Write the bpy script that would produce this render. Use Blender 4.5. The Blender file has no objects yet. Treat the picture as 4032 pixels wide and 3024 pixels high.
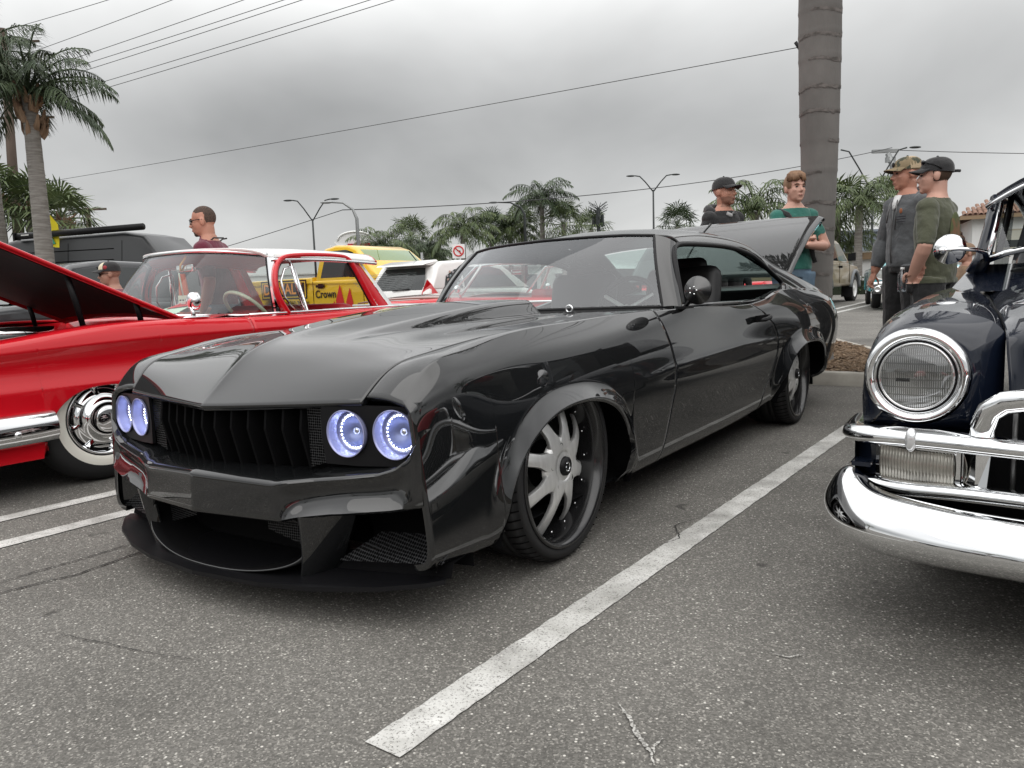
import bpy, bmesh, math, random
import numpy as np
from mathutils import Vector, Matrix
random.seed(7); np.random.seed(7)
sc = bpy.context.scene
COL = sc.collection
R_ = math.radians

# ------------------------------------------------------------------ camera
def make_camera():
    yaw, pitch, roll, f = R_(36.38), R_(6.997), R_(-1.964), 3024.67
    fw = Vector((-math.sin(yaw)*math.cos(pitch), math.cos(yaw)*math.cos(pitch), -math.sin(pitch)))
    rt = Vector((math.cos(yaw), math.sin(yaw), 0)); up = rt.cross(fw)
    r = rt*math.cos(roll)+up*math.sin(roll); u = -rt*math.sin(roll)+up*math.cos(roll)
    cd = bpy.data.cameras.new('camera'); cd.sensor_fit = 'HORIZONTAL'; cd.sensor_width = 36.0
    cd.lens = f/4032*36.0; cd.clip_start = .05; cd.clip_end = 3000
    co = bpy.data.objects.new('camera', cd); COL.objects.link(co)
    co.matrix_world = Matrix(((r.x, u.x, -fw.x, 0), (r.y, u.y, -fw.y, 0), (r.z, u.z, -fw.z, 1.0), (0, 0, 0, 1)))
    sc.camera = co
make_camera()

# ------------------------------------------------------------------ sky, sun, exposure
SUN_EL, SUN_AZ = R_(62), R_(150)
def make_world():
    w = bpy.data.worlds.new('World'); sc.world = w; w.use_nodes = True
    nt = w.node_tree; N = nt.nodes; L = nt.links; N.clear()
    def n(t, **k):
        x = N.new(t)
        for a, b in k.items(): setattr(x, a, b)
        return x
    def val(x, i, v): x.inputs[i].default_value = v
    def m(op, a, b=None, c=None):
        x = n('ShaderNodeMath', operation=op)
        for i, q in enumerate((a, b, c)):
            if q is None: continue
            if isinstance(q, (int, float)): val(x, i, q)
            else: L.new(q, x.inputs[i])
        return x.outputs[0]
    out = n('ShaderNodeOutputWorld'); bg = n('ShaderNodeBackground')
    sky = n('ShaderNodeTexSky', sky_type='NISHITA', sun_disc=False, sun_elevation=SUN_EL, sun_rotation=SUN_AZ)
    tc = n('ShaderNodeTexCoord'); sep = n('ShaderNodeSeparateXYZ'); L.new(tc.outputs['Generated'], sep.inputs[0])
    z = m('MAXIMUM', sep.outputs[2], 0.0)
    den = m('ADD', z, 0.42)
    px = m('DIVIDE', sep.outputs[0], den); py = m('DIVIDE', sep.outputs[1], den)
    cmb = n('ShaderNodeCombineXYZ'); L.new(px, cmb.inputs[0]); L.new(py, cmb.inputs[1])
    def noise(scale, detail, rough, dist, off):
        mp = n('ShaderNodeMapping'); mp.inputs['Location'].default_value = off; L.new(cmb.outputs[0], mp.inputs[0])
        x = n('ShaderNodeTexNoise'); L.new(mp.outputs[0], x.inputs['Vector'])
        x.inputs['Scale'].default_value = scale; x.inputs['Detail'].default_value = detail
        x.inputs['Roughness'].default_value = rough; x.inputs['Distortion'].default_value = dist
        return x.outputs['Fac']
    big = noise(.85, 2, .45, .2, (6.5, 6.3, 0)); med = noise(2.2, 4, .5, .3, (10.1, 6.8, 0))
    mix = m('ADD', m('MULTIPLY', big, .66), m('MULTIPLY', med, .34))
    # cloud deck: brightness by height above the horizon, mottled by the noise; brightest overhead as overcast skies are
    ramp = n('ShaderNodeValToRGB'); L.new(z, ramp.inputs[0]); el = ramp.color_ramp.elements; ramp.color_ramp.interpolation = 'B_SPLINE'
    st = [(0, .60), (.08, .54), (.17, .35), (.26, .46), (.36, .82), (.6, 1.6), (1.0, 2.6)]
    while len(el) < len(st): el.new(.5)
    for q, (p, v) in zip(el, st): q.position = p; q.color = (v, v*1.005, v*.995, 1)
    mr = n('ShaderNodeMapRange'); L.new(mix, mr.inputs[0]); val(mr, 1, .34); val(mr, 2, .64); val(mr, 3, .74); val(mr, 4, 1.32)
    vm = n('ShaderNodeVectorMath', operation='SCALE'); L.new(ramp.outputs[0], vm.inputs[0]); L.new(mr.outputs[0], vm.inputs['Scale'])
    sk = n('ShaderNodeVectorMath', operation='SCALE'); L.new(sky.outputs[0], sk.inputs[0]); val(sk, 'Scale', .05)
    fin = n('ShaderNodeMix', data_type='RGBA'); val(fin, 0, .92); L.new(sk.outputs[0], fin.inputs[6]); L.new(vm.outputs[0], fin.inputs[7])
    L.new(fin.outputs[2], bg.inputs[0]); val(bg, 1, 1.0); L.new(bg.outputs[0], out.inputs[0])
make_world()
def make_sun():
    ld = bpy.data.lights.new('sun', 'SUN'); ld.energy = 1.25; ld.angle = R_(95); ld.color = (1, .97, .93)
    lo = bpy.data.objects.new('sun', ld); COL.objects.link(lo)
    d = Vector((math.sin(SUN_AZ)*math.cos(SUN_EL), math.cos(SUN_AZ)*math.cos(SUN_EL), math.sin(SUN_EL)))
    lo.rotation_euler = d.to_track_quat('Z', 'Y').to_euler(); lo.location = d*50
make_sun()
vs = sc.view_settings
vs.view_transform = 'Standard'; vs.look = 'None'; vs.gamma = 1.0; vs.exposure = 0.38; vs.use_curve_mapping = False
sc.render.film_transparent = False
sc.cycles.max_bounces = 10; sc.cycles.transparent_max_bounces = 24; sc.cycles.use_denoising = True

# ------------------------------------------------------------------ materials
MAT = {}
def mat(name, col=(.5, .5, .5), rough=.5, metal=0.0, coat=0.0, coatr=.03, spec=.5, emit=None, es=1.0,
        noise=None, bump=None, alpha=None, sheen=0.0, aniso=0.0):
    """noise=(scale, second colour, lo, hi[, stretch]) ; bump=(scale, strength, distance[, stretch])"""
    if name in MAT: return MAT[name]
    m = bpy.data.materials.new(name); m.use_nodes = True; nt = m.node_tree; b = nt.nodes['Principled BSDF']; L = nt.links
    b.inputs['Base Color'].default_value = (*col, 1); b.inputs['Roughness'].default_value = rough
    b.inputs['Metallic'].default_value = metal; b.inputs['Coat Weight'].default_value = coat
    b.inputs['Coat Roughness'].default_value = coatr; b.inputs['Specular IOR Level'].default_value = spec
    b.inputs['Sheen Weight'].default_value = sheen
    if emit: b.inputs['Emission Color'].default_value = (*emit, 1); b.inputs['Emission Strength'].default_value = es
    def tex(scale, stretch, detail=5):
        tc = nt.nodes.new('ShaderNodeTexCoord'); mp = nt.nodes.new('ShaderNodeMapping'); L.new(tc.outputs['Object'], mp.inputs[0])
        mp.inputs['Scale'].default_value = stretch
        t = nt.nodes.new('ShaderNodeTexNoise'); t.inputs['Scale'].default_value = scale; t.inputs['Detail'].default_value = detail
        L.new(mp.outputs[0], t.inputs['Vector']); return t.outputs['Fac']
    if noise:
        fac = tex(noise[0], noise[4] if len(noise) > 4 else (1, 1, 1))
        r = nt.nodes.new('ShaderNodeValToRGB'); L.new(fac, r.inputs[0])
        r.color_ramp.elements[0].position = noise[2]; r.color_ramp.elements[0].color = (*col, 1)
        r.color_ramp.elements[1].position = noise[3]; r.color_ramp.elements[1].color = (*noise[1], 1)
        L.new(r.outputs[0], b.inputs['Base Color'])
    if bump:
        fac = tex(bump[0], bump[3] if len(bump) > 3 else (1, 1, 1))
        bp = nt.nodes.new('ShaderNodeBump'); bp.inputs['Strength'].default_value = bump[1]; bp.inputs['Distance'].default_value = bump[2]
        L.new(fac, bp.inputs['Height']); L.new(bp.outputs[0], b.inputs['Normal'])
    MAT[name] = m
    return m
def glass(name, tint=(.8, .85, .84), refl=.10, rough=.0, ior=1.5):
    """thin sheet of glass: tinted see-through plus a mirror that grows at grazing angles"""
    if name in MAT: return MAT[name]
    m = bpy.data.materials.new(name); m.use_nodes = True; nt = m.node_tree; N = nt.nodes; L = nt.links; N.clear()
    o = N.new('ShaderNodeOutputMaterial'); mx = N.new('ShaderNodeMixShader'); t = N.new('ShaderNodeBsdfTransparent'); g = N.new('ShaderNodeBsdfGlossy')
    fr = N.new('ShaderNodeFresnel'); ge = N.new('ShaderNodeNewGeometry'); io = N.new('ShaderNodeMapRange'); L.new(ge.outputs['Backfacing'], io.inputs[0]); io.inputs[3].default_value = ior; io.inputs[4].default_value = 1/ior; L.new(io.outputs[0], fr.inputs[0])
    ad = N.new('ShaderNodeMath'); ad.operation = 'ADD'; ad.inputs[1].default_value = refl*.5; ad.use_clamp = True
    t.inputs[0].default_value = (*tint, 1); g.inputs['Roughness'].default_value = rough; g.inputs['Color'].default_value = (.95, .97, 1, 1)
    L.new(fr.outputs[0], ad.inputs[0]); L.new(ad.outputs[0], mx.inputs[0]); L.new(t.outputs[0], mx.inputs[1]); L.new(g.outputs[0], mx.inputs[2]); L.new(mx.outputs[0], o.inputs[0])
    MAT[name] = m
    return m

# ------------------------------------------------------------------ objects
XF = [None]          # transform applied to the vertices of new meshes (thing-local)
def mk(name, V, F, m=None, parent=None, smooth=True, mi=None, auto=None):
    me = bpy.data.meshes.new(name)
    V = np.asarray(V, float).reshape(-1, 3)
    if XF[0] is not None: V = XF[0](V)
    me.from_pydata([tuple(p) for p in V], [], [tuple(int(i) for i in f) for f in F])
    o = bpy.data.objects.new(name, me); COL.objects.link(o)
    if m is not None:
        for x in (m if isinstance(m, (list, tuple)) else [m]): me.materials.append(x)
    if mi is not None: me.polygons.foreach_set('material_index', np.asarray(mi, np.int32))
    if smooth: me.polygons.foreach_set('use_smooth', np.ones(len(me.polygons), bool))
    if auto is not None: me.set_sharp_from_angle(angle=R_(auto))
    if parent is not None: o.parent = parent
    me.update()
    return o
def empty(name, loc=(0, 0, 0), rz=0.0, label=None, cat=None, group=None):
    o = bpy.data.objects.new(name, None); COL.objects.link(o); o.location = loc; o.rotation_euler = (0, 0, rz)
    o.empty_display_size = .2
    if label: tag(o, label, cat, group)
    return o
def tag(o, label=None, cat=None, group=None, kind=None):
    if label: o['label'] = label
    if cat: o['category'] = cat
    if group: o['group'] = group
    if kind: o['kind'] = kind
    return o
class MB:
    """collects shapes into one mesh"""
    def __init__(s): s.V = []; s.F = []; s.M = []
    def add(s, V, F, mi=0):
        b = len(s.V); s.V += [tuple(map(float, p)) for p in V]; s.F += [tuple(int(i)+b for i in f) for f in F]; s.M += [mi]*len(F); return s
    def box(s, c, d, mi=0, rz=0, M=None):
        x, y, z = (k/2 for k in d)
        V = [Vector((a, b, e)) for a in (-x, x) for b in (-y, y) for e in (-z, z)]
        if rz: V = [Matrix.Rotation(rz, 3, 'Z') @ v for v in V]
        if M is not None: V = [M @ v for v in V]
        V = [v+Vector(c) for v in V]
        return s.add(V, [(0, 1, 3, 2), (4, 6, 7, 5), (0, 4, 5, 1), (2, 3, 7, 6), (0, 2, 6, 4), (1, 5, 7, 3)], mi)
    def tube(s, pts, r, n=8, mi=0, cap=True, flat=1.0):
        V, F = tube(pts, r, n, cap, flat); return s.add(V, F, mi)
    def build(s, name, m, parent=None, smooth=True, auto=35): return mk(name, s.V, s.F, m, parent, smooth, s.M, auto)
def tube(pts, r, n=8, cap=True, flat=1.0):
    pts = [Vector(p) for p in pts]; k = len(pts); rs = r if hasattr(r, '__len__') else [r]*k
    V = []; F = []; ref = None
    for i, p in enumerate(pts):
        t = (pts[min(i+1, k-1)]-pts[max(i-1, 0)]).normalized()
        if ref is None: ref = Vector((0, 0, 1)) if abs(t.z) < .9 else Vector((1, 0, 0))
        a = (ref-t*ref.dot(t)).normalized(); ref = a; b = t.cross(a)
        for j in range(n):
            q = 2*math.pi*j/n; V.append(p+a*(math.cos(q)*rs[i])+b*(math.sin(q)*rs[i]*flat))
    for i in range(k-1):
        for j in range(n): F.append((i*n+j, i*n+(j+1) % n, (i+1)*n+(j+1) % n, (i+1)*n+j))
    if cap: F.append(tuple(range(n-1, -1, -1))); F.append(tuple((k-1)*n+j for j in range(n)))
    return V, F
def lathe(prof, n=48, axis='x', a0=0, a1=2*math.pi):
    """prof: (axial, radius) list"""
    full = abs(a1-a0-2*math.pi) < 1e-6; V = []; F = []; cols = n if full else n+1
    for (h, r) in prof:
        for j in range(cols):
            a = a0+(a1-a0)*j/n; c, s = math.cos(a)*r, math.sin(a)*r
            V.append((h, c, s) if axis == 'x' else ((c, h, s) if axis == 'y' else (c, s, h)))
    for i in range(len(prof)-1):
        for j in range(n):
            k = (j+1) % cols; F.append((i*cols+j, i*cols+k, (i+1)*cols+k, (i+1)*cols+j))
    return V, F
def gridF(n, m, closed=False):
    F = []
    for i in range(n-1):
        for j in range(m if closed else m-1):
            k = (j+1) % m; F.append((i*m+j, i*m+k, (i+1)*m+k, (i+1)*m+j))
    return F
# natural cubic spline as a linear operator
def ncs_basis(xk, x):
    xk = np.asarray(xk, float); x = np.asarray(x, float); n = len(xk)
    if n == 1: return np.ones((len(x), 1))
    if n == 2:
        t = (x-xk[0])/(xk[1]-xk[0]); return np.stack([1-t, t], 1)
    h = np.diff(xk); A = np.zeros((n, n)); B = np.zeros((n, n)); A[0, 0] = A[-1, -1] = 1
    for i in range(1, n-1):
        A[i, i-1] = h[i-1]; A[i, i] = 2*(h[i-1]+h[i]); A[i, i+1] = h[i]
        B[i, i-1] = 6/h[i-1]; B[i, i] = -6/h[i-1]-6/h[i]; B[i, i+1] = 6/h[i]
    Mm = np.linalg.solve(A, B)
    xc = np.clip(x, xk[0], xk[-1]); i = np.clip(np.searchsorted(xk, xc, 'right')-1, 0, n-2)
    hi = h[i]; a = (xk[i+1]-xc)/hi; b = (xc-xk[i])/hi; E = np.eye(n)
    r = a[:, None]*E[i]+b[:, None]*E[i+1]+(((a**3-a)*hi**2/6)[:, None])*Mm[i]+(((b**3-b)*hi**2/6)[:, None])*Mm[i+1]
    # linear extrapolation
    lo = x < xk[0]; hi_ = x > xk[-1]
    if lo.any():
        s = (E[1]-E[0])/h[0]-h[0]/6*(2*Mm[0]+Mm[1]); r[lo] += (x[lo]-xk[0])[:, None]*s
    if hi_.any():
        s = (E[-1]-E[-2])/h[-1]+h[-1]/6*(Mm[-2]+2*Mm[-1]); r[hi_] += (x[hi_]-xk[-1])[:, None]*s
    return r
def spl(pts, x):
    pts = np.asarray(pts, float); x = np.asarray(x, float); sh = x.shape
    return (ncs_basis(pts[:, 0], x.ravel()) @ pts[:, 1:]).reshape(sh+((pts.shape[1]-1,) if pts.shape[1] > 2 else ()))
def lin(pts, x):
    pts = np.asarray(pts, float); return np.interp(x, pts[:, 0], pts[:, 1])
def sstep(a, b, x):
    t = np.clip((np.asarray(x, float)-a)/(b-a), 0, 1); return t*t*(3-2*t)
class Surf:
    """tracks[k] = [(v, u, w), ...]; columns k are joined by a smooth curve; corners split it"""
    def __init__(s, tracks, corners=(), post=None):
        s.t = [np.asarray(t, float) for t in tracks]; s.n = len(tracks); s.post = post
        s.br = [0]+sorted(corners)+[s.n-1]
    def __call__(s, v, c):
        v = np.asarray(v, float); c = np.asarray(c, float); sh = np.broadcast(v, c).shape
        v = np.broadcast_to(v, sh).ravel(); c = np.broadcast_to(c, sh).ravel()
        P = np.stack([ncs_basis(t[:, 0], v) @ t[:, 1:] for t in s.t], 1)      # N,n,2
        B = np.zeros((len(v), s.n))
        for a, b in zip(s.br[:-1], s.br[1:]):
            k = (c >= a) & (c <= b) if b == s.br[-1] else (c >= a) & (c < b)
            if a == 0: k |= c < a
            if k.any(): B[np.ix_(k, range(a, b+1))] = ncs_basis(np.arange(a, b+1), c[k])
        uw = (B[:, :, None]*P).sum(1)
        r = np.stack([uw[:, 0], v, uw[:, 1]], 1)
        if s.post is not None: r = s.post(r)
        return r.reshape(sh+(3,))
def gnorm(G):
    du = np.gradient(G, axis=0); dv = np.gradient(G, axis=1); n = np.cross(du, dv)
    return n/np.maximum(np.linalg.norm(n, axis=2, keepdims=True), 1e-9)
def panel(name, G, m, parent, flip=False, fold=.012, edges='0123', mirror=False, mi=None, out=None, auto=None, thick=None):
    """grid G (n,m,3) as a sheet whose chosen edges turn inwards like pressed metal"""
    G = np.asarray(G, float)
    N = gnorm(G)*(-1 if flip else 1)
    if fold:
        def ext(G, N, side, ax):
            e = [G, N]
            if ax == 0: b, b2, nn = (G[0], G[1], N[0]) if side == 0 else (G[-1], G[-2], N[-1])
            else: b, b2, nn = (G[:, 0], G[:, 1], N[:, 0]) if side == 0 else (G[:, -1], G[:, -2], N[:, -1])
            o = b-b2; o = o/np.maximum(np.linalg.norm(o, axis=-1, keepdims=True), 1e-9)
            r1 = b+o*.0012-nn*.0016; r2 = b+o*.0016-nn*fold
            rows = [r1, r2] if side else [r2, r1]; nr = [nn, nn]
            cat = lambda A, q: np.concatenate(([np.expand_dims(x, ax) for x in q]+[A]) if side == 0 else ([A]+[np.expand_dims(x, ax) for x in q]), axis=ax)
            return cat(G, rows), cat(N, nr)
        for k in edges:
            k = int(k); G, N = ext(G, N, k % 2, k//2)
    n, mm = G.shape[:2]; F = gridF(n, mm)
    if not flip: F = [f[::-1] for f in F]
    obs = [mk(name, G.reshape(-1, 3), F, m, parent, auto=auto)]
    if mirror:
        G2 = G*np.array([-1, 1, 1]); obs.append(mk(name, G2.reshape(-1, 3), [f[::-1] for f in F], m, parent, auto=auto))
    if thick:
        for o in obs:
            md = o.modifiers.new('t', 'SOLIDIFY'); md.thickness = thick; md.offset = -1
    return obs
def ngon(pts): return list(pts), [tuple(range(len(pts)))]
def extrude_poly(pts, d, axis=1):
    """closed polygon in 3D, extruded by vector d"""
    n = len(pts); d = Vector(d); V = [Vector(p) for p in pts]+[Vector(p)+d for p in pts]
    F = [tuple(range(n-1, -1, -1)), tuple(range(n, 2*n))]+[(i, (i+1) % n, n+(i+1) % n, n+i) for i in range(n)]
    return V, F
def uvsphere(n=16, m=24):
    V = [(math.sin(math.pi*i/n)*math.cos(2*math.pi*j/m), math.sin(math.pi*i/n)*math.sin(2*math.pi*j/m), math.cos(math.pi*i/n)) for i in range(n+1) for j in range(m)]
    return np.array(V), gridF(n+1, m, True)
def text_mesh(name, s, size, m, parent, M, depth=0.0, bold=False, spacing=1.0, align='CENTER', shear=0.0):
    """flat lettering as a mesh; M places it (x right, y up, z out of the sheet)"""
    cu = bpy.data.curves.new(name, 'FONT'); cu.body = s; cu.size = size; cu.align_x = align; cu.align_y = 'CENTER'; cu.extrude = depth; cu.space_character = spacing; cu.shear = shear
    if bold: cu.offset = size*.02
    cu.resolution_u = 3
    o = bpy.data.objects.new(name, cu); COL.objects.link(o)
    dg = bpy.context.evaluated_depsgraph_get(); me = bpy.data.meshes.new_from_object(o.evaluated_get(dg))
    bpy.data.objects.remove(o)
    me.transform(M); me.materials.clear(); me.materials.append(m)
    if XF[0] is not None:
        V = XF[0](np.array([v.co[:] for v in me.vertices]))
        for v, c in zip(me.vertices, V): v.co = c
    ob = bpy.data.objects.new(name, me); COL.objects.link(ob)
    if parent is not None: ob.parent = parent
    return ob
def frame(o, x, y):
    """matrix with origin o, x axis along x, y axis near y"""
    x = Vector(x).normalized(); y = Vector(y); z = x.cross(y).normalized(); y = z.cross(x)
    return Matrix(((x.x, y.x, z.x, o[0]), (x.y, y.y, z.y, o[1]), (x.z, y.z, z.z, o[2]), (0, 0, 0, 1)))
def copy_tree(o, parent=None):
    c = o.copy(); COL.objects.link(c); c.parent = parent
    for ch in [x for x in o.children]: copy_tree(ch, c)
    return c
# ------------------------------------------------------------------ ground
def nodes(m):
    nt = m.node_tree; return nt, nt.nodes, nt.links, nt.nodes['Principled BSDF']
def asphalt_color(nt, N, L, dark=1.0):
    tc = N.new('ShaderNodeTexCoord')
    def noise(s, d=4, st=(1, 1, 1), r=.55):
        mp = N.new('ShaderNodeMapping'); mp.inputs['Scale'].default_value = st; L.new(tc.outputs['Object'], mp.inputs[0])
        t = N.new('ShaderNodeTexNoise'); t.inputs['Scale'].default_value = s; t.inputs['Detail'].default_value = d; t.inputs['Roughness'].default_value = r
        L.new(mp.outputs[0], t.inputs['Vector']); return t.outputs['Fac']
    def ramp(f, stops):
        r = N.new('ShaderNodeValToRGB'); L.new(f, r.inputs[0]); e = r.color_ramp.elements
        while len(e) < len(stops): e.new(.5)
        for k, (p, c) in zip(e, stops): k.position = p; k.color = (c[0], c[1], c[2], 1) if hasattr(c, '__len__') else (c, c, c, 1)
        return r.outputs[0]
    def mixc(mode, f, a, b):
        x = N.new('ShaderNodeMix'); x.data_type = 'RGBA'; x.blend_type = mode
        if isinstance(f, (int, float)): x.inputs[0].default_value = f
        else: L.new(f, x.inputs[0])
        L.new(a, x.inputs[6])
        if isinstance(b, tuple): x.inputs[7].default_value = (*b, 1)
        else: L.new(b, x.inputs[7])
        return x.outputs[2]
    base = ramp(noise(1.3, 6), [(.3, (.135*dark, .129*dark, .117*dark)), (.7, (.190*dark, .182*dark, .166*dark))])
    vor = N.new('ShaderNodeTexVoronoi'); vor.inputs['Scale'].default_value = 210; L.new(tc.outputs['Object'], vor.inputs['Vector'])
    sepc = N.new('ShaderNodeSeparateColor'); L.new(vor.outputs['Color'], sepc.inputs[0])
    grain = ramp(sepc.outputs[0], [(0, .60), (.55, .90), (.86, 1.20), (.97, 1.95)])
    c = mixc('MULTIPLY', 1.0, base, grain)
    v2 = N.new('ShaderNodeTexVoronoi'); v2.inputs['Scale'].default_value = 105; L.new(tc.outputs['Object'], v2.inputs['Vector'])
    s2 = N.new('ShaderNodeSeparateColor'); L.new(v2.outputs['Color'], s2.inputs[0])
    spk = ramp(s2.outputs[1], [(.93, 0), (.95, 1)])
    near = ramp(v2.outputs['Distance'], [(.25, 1), (.42, 0)])
    mm = N.new('ShaderNodeMath'); mm.operation = 'MULTIPLY'; L.new(spk, mm.inputs[0]); L.new(near, mm.inputs[1])
    c = mixc('MIX', mm.outputs[0], c, (.62, .60, .55))
    # oil drips and tyre dirt
    st = ramp(noise(.55, 4), [(.30, .60), (.48, 1.0)])
    c = mixc('MULTIPLY', .8, c, st)
    drip = ramp(noise(5.5, 2), [(.245, .45), (.30, 1.0)])
    c = mixc('MULTIPLY', 1.0, c, drip)
    return c, noise, ramp, mixc
def asphalt_mat():
    m = bpy.data.materials.new('asphalt'); m.use_nodes = True; nt, N, L, b = nodes(m)
    c, noise, ramp, mixc = asphalt_color(nt, N, L)
    L.new(c, b.inputs['Base Color']); b.inputs['Roughness'].default_value = .86; b.inputs['Specular IOR Level'].default_value = .35
    bp = N.new('ShaderNodeBump'); bp.inputs['Strength'].default_value = .9; bp.inputs['Distance'].default_value = .004
    L.new(noise(160, 4), bp.inputs['Height']); L.new(bp.outputs[0], b.inputs['Normal'])
    return m
def paint_mat():
    m = bpy.data.materials.new('road_paint'); m.use_nodes = True; nt, N, L, b = nodes(m)
    c, noise, ramp, mixc = asphalt_color(nt, N, L, .9)
    w = ramp(noise(150, 5, r=.7), [(.36, 0), (.47, 1)])
    w2 = ramp(noise(3.5, 4), [(.30, .35), (.52, 1)])
    tone = ramp(noise(9, 5), [(.3, (.44, .435, .41)), (.7, (.66, .655, .63))])
    mm = N.new('ShaderNodeMath'); mm.operation = 'MULTIPLY'; L.new(w, mm.inputs[0]); L.new(w2, mm.inputs[1])
    x = N.new('ShaderNodeMix'); x.data_type = 'RGBA'; L.new(mm.outputs[0], x.inputs[0]); L.new(c, x.inputs[6]); L.new(tone, x.inputs[7])
    L.new(x.outputs[2], b.inputs['Base Color']); b.inputs['Roughness'].default_value = .8
    bp = N.new('ShaderNodeBump'); bp.inputs['Strength'].default_value = .6; bp.inputs['Distance'].default_value = .003
    L.new(noise(160, 4), bp.inputs['Height']); L.new(bp.outputs[0], b.inputs['Normal'])
    return m
def mulch_mat():
    m = bpy.data.materials.new('mulch'); m.use_nodes = True; nt, N, L, b = nodes(m)
    c, noise, ramp, mixc = asphalt_color(nt, N, L)
    k = ramp(noise(28, 8, r=.7), [(.30, (.05, .032, .02)), (.5, (.19, .125, .075)), (.68, (.36, .27, .18))])
    k2 = mixc('MULTIPLY', .7, k, ramp(noise(2.2, 4), [(.3, .55), (.65, 1.1)]))
    L.new(k2, b.inputs['Base Color']); b.inputs['Roughness'].default_value = .95
    bp = N.new('ShaderNodeBump'); bp.inputs['Strength'].default_value = 1; bp.inputs['Distance'].default_value = .04
    L.new(noise(30, 6), bp.inputs['Height']); L.new(bp.outputs[0], b.inputs['Normal'])
    return m
M_ASPH = asphalt_mat(); M_PAINT = paint_mat(); M_MULCH = mulch_mat()
M_CONC = mat('concrete', (.30, .285, .25), .85, noise=(6, (.42, .40, .355), .35, .7), bump=(60, .4, .003))
def gz(y): return .0122*(min(max(y, 12), 30)-12)          # the lot rises a little towards the street
gy = (-1500, 12, 30, 1500); g = mk('ground', [(x, y, gz(y)) for y in gy for x in (-1500, 1500)], [(2*i, 2*i+1, 2*i+3, 2*i+2) for i in range(3)], M_ASPH, smooth=False); tag(g, kind='structure')
def strip(name, a, b, w, z=.004, m=None, jag=0.0, seg=40):
    a = np.array(a, float); b = np.array(b, float); d = (b-a)/np.linalg.norm(b-a); nrm = np.array([-d[1], d[0]])
    V = []; rng = np.random.RandomState(int(abs(a[0]*97+b[1]*13)) % 1000)
    for i in range(seg+1):
        p = a+(b-a)*i/seg
        for s in (-1, 1):
            q = p+nrm*s*(w/2+rng.uniform(-jag, jag)); V.append((q[0], q[1], z+gz(q[1])))
    o = mk(name, V, [(2*i, 2*i+1, 2*i+3, 2*i+2) for i in range(seg)], m or M_PAINT, smooth=False)
    if o.data.polygons[0].normal.z < 0: o.data.flip_normals()
    return tag(o, kind='structure')
strip('parking_line', (-1.194, 1.09), (-1.196, 7.5), .107, jag=.0025, seg=220)
strip('parking_line', (-4.075, .30), (-4.075, 7.5), .104, jag=.002, seg=120)
strip('parking_line', (-3.631, .30), (-3.631, 7.5), .105, jag=.002, seg=120)
strip('parking_line', (-5.08, 21.14), (-5.11, 26.53), .16)
strip('parking_line', (-5.55, 23.05), (-5.75, 29.50), .16)
M_CRACK = mat('crack_dark', (.022, .021, .02), .95)
M_CHALK = mat('scuff_white', (.50, .49, .46), .9, noise=(160, (.14, .135, .125), .40, .60))
def wiggle(name, pts, w, m, amp=.012, n=40, z=.005, taper=True):
    P = np.array(pts, float); t = np.linspace(0, len(P)-1, n); c = np.stack([np.interp(t, range(len(P)), P[:, k]) for k in (0, 1)], 1)
    rng = np.random.RandomState(len(pts)*31+n); c += np.cumsum(rng.normal(0, amp*.3, c.shape), 0)*.5
    d = np.gradient(c, axis=0); d /= np.linalg.norm(d, axis=1, keepdims=True); nr = np.stack([-d[:, 1], d[:, 0]], 1)
    ww = w*rng.uniform(.3, 1, n)*(np.sin(np.linspace(.15, math.pi-.15, n)) if taper else 1)
    V = []
    for i in range(n):
        for s in (-1, 1): q = c[i]+nr[i]*s*ww[i]/2; V.append((q[0], q[1], z))
    o = mk(name, V, [(2*i, 2*i+2, 2*i+3, 2*i+1) for i in range(n-1)], m, smooth=False)
    if o.data.polygons[0].normal.z < 0: o.data.flip_normals()
    return tag(o, kind='structure')
wiggle('pavement_crack', [(-2.99, .75), (-2.99, 1.0), (-2.937, 1.26), (-2.977, 1.57), (-2.96, 1.9)], .013, M_CRACK, n=90)
wiggle('pavement_crack', [(-3.10, .85), (-3.118, 1.05), (-3.12, 1.25), (-3.133, 1.5), (-3.1, 1.75)], .010, M_CRACK, n=80)
wiggle('pavement_crack', [(-2.547, .946), (-2.2, 1.02), (-1.879, 1.11)], .005, M_CRACK, n=60)
wiggle('pavement_crack', [(-1.28, 2.6), (-1.22, 2.75), (-1.3, 2.9), (-1.24, 3.1)], .007, M_CRACK, n=50)
wiggle('chalk_scuff', [(-.85, 1.54), (-.80, 1.50), (-.745, 1.44), (-.70, 1.40), (-.675, 1.36)], .016, M_CHALK, amp=.006, n=40)
wiggle('chalk_scuff', [(-.695, 1.46), (-.70, 1.42), (-.69, 1.395)], .009, M_CHALK, amp=.006, n=16)
wiggle('chalk_scuff', [(-.63, 1.98), (-.58, 1.98), (-.55, 2.02)], .008, M_CHALK, amp=.006, n=16)
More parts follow.
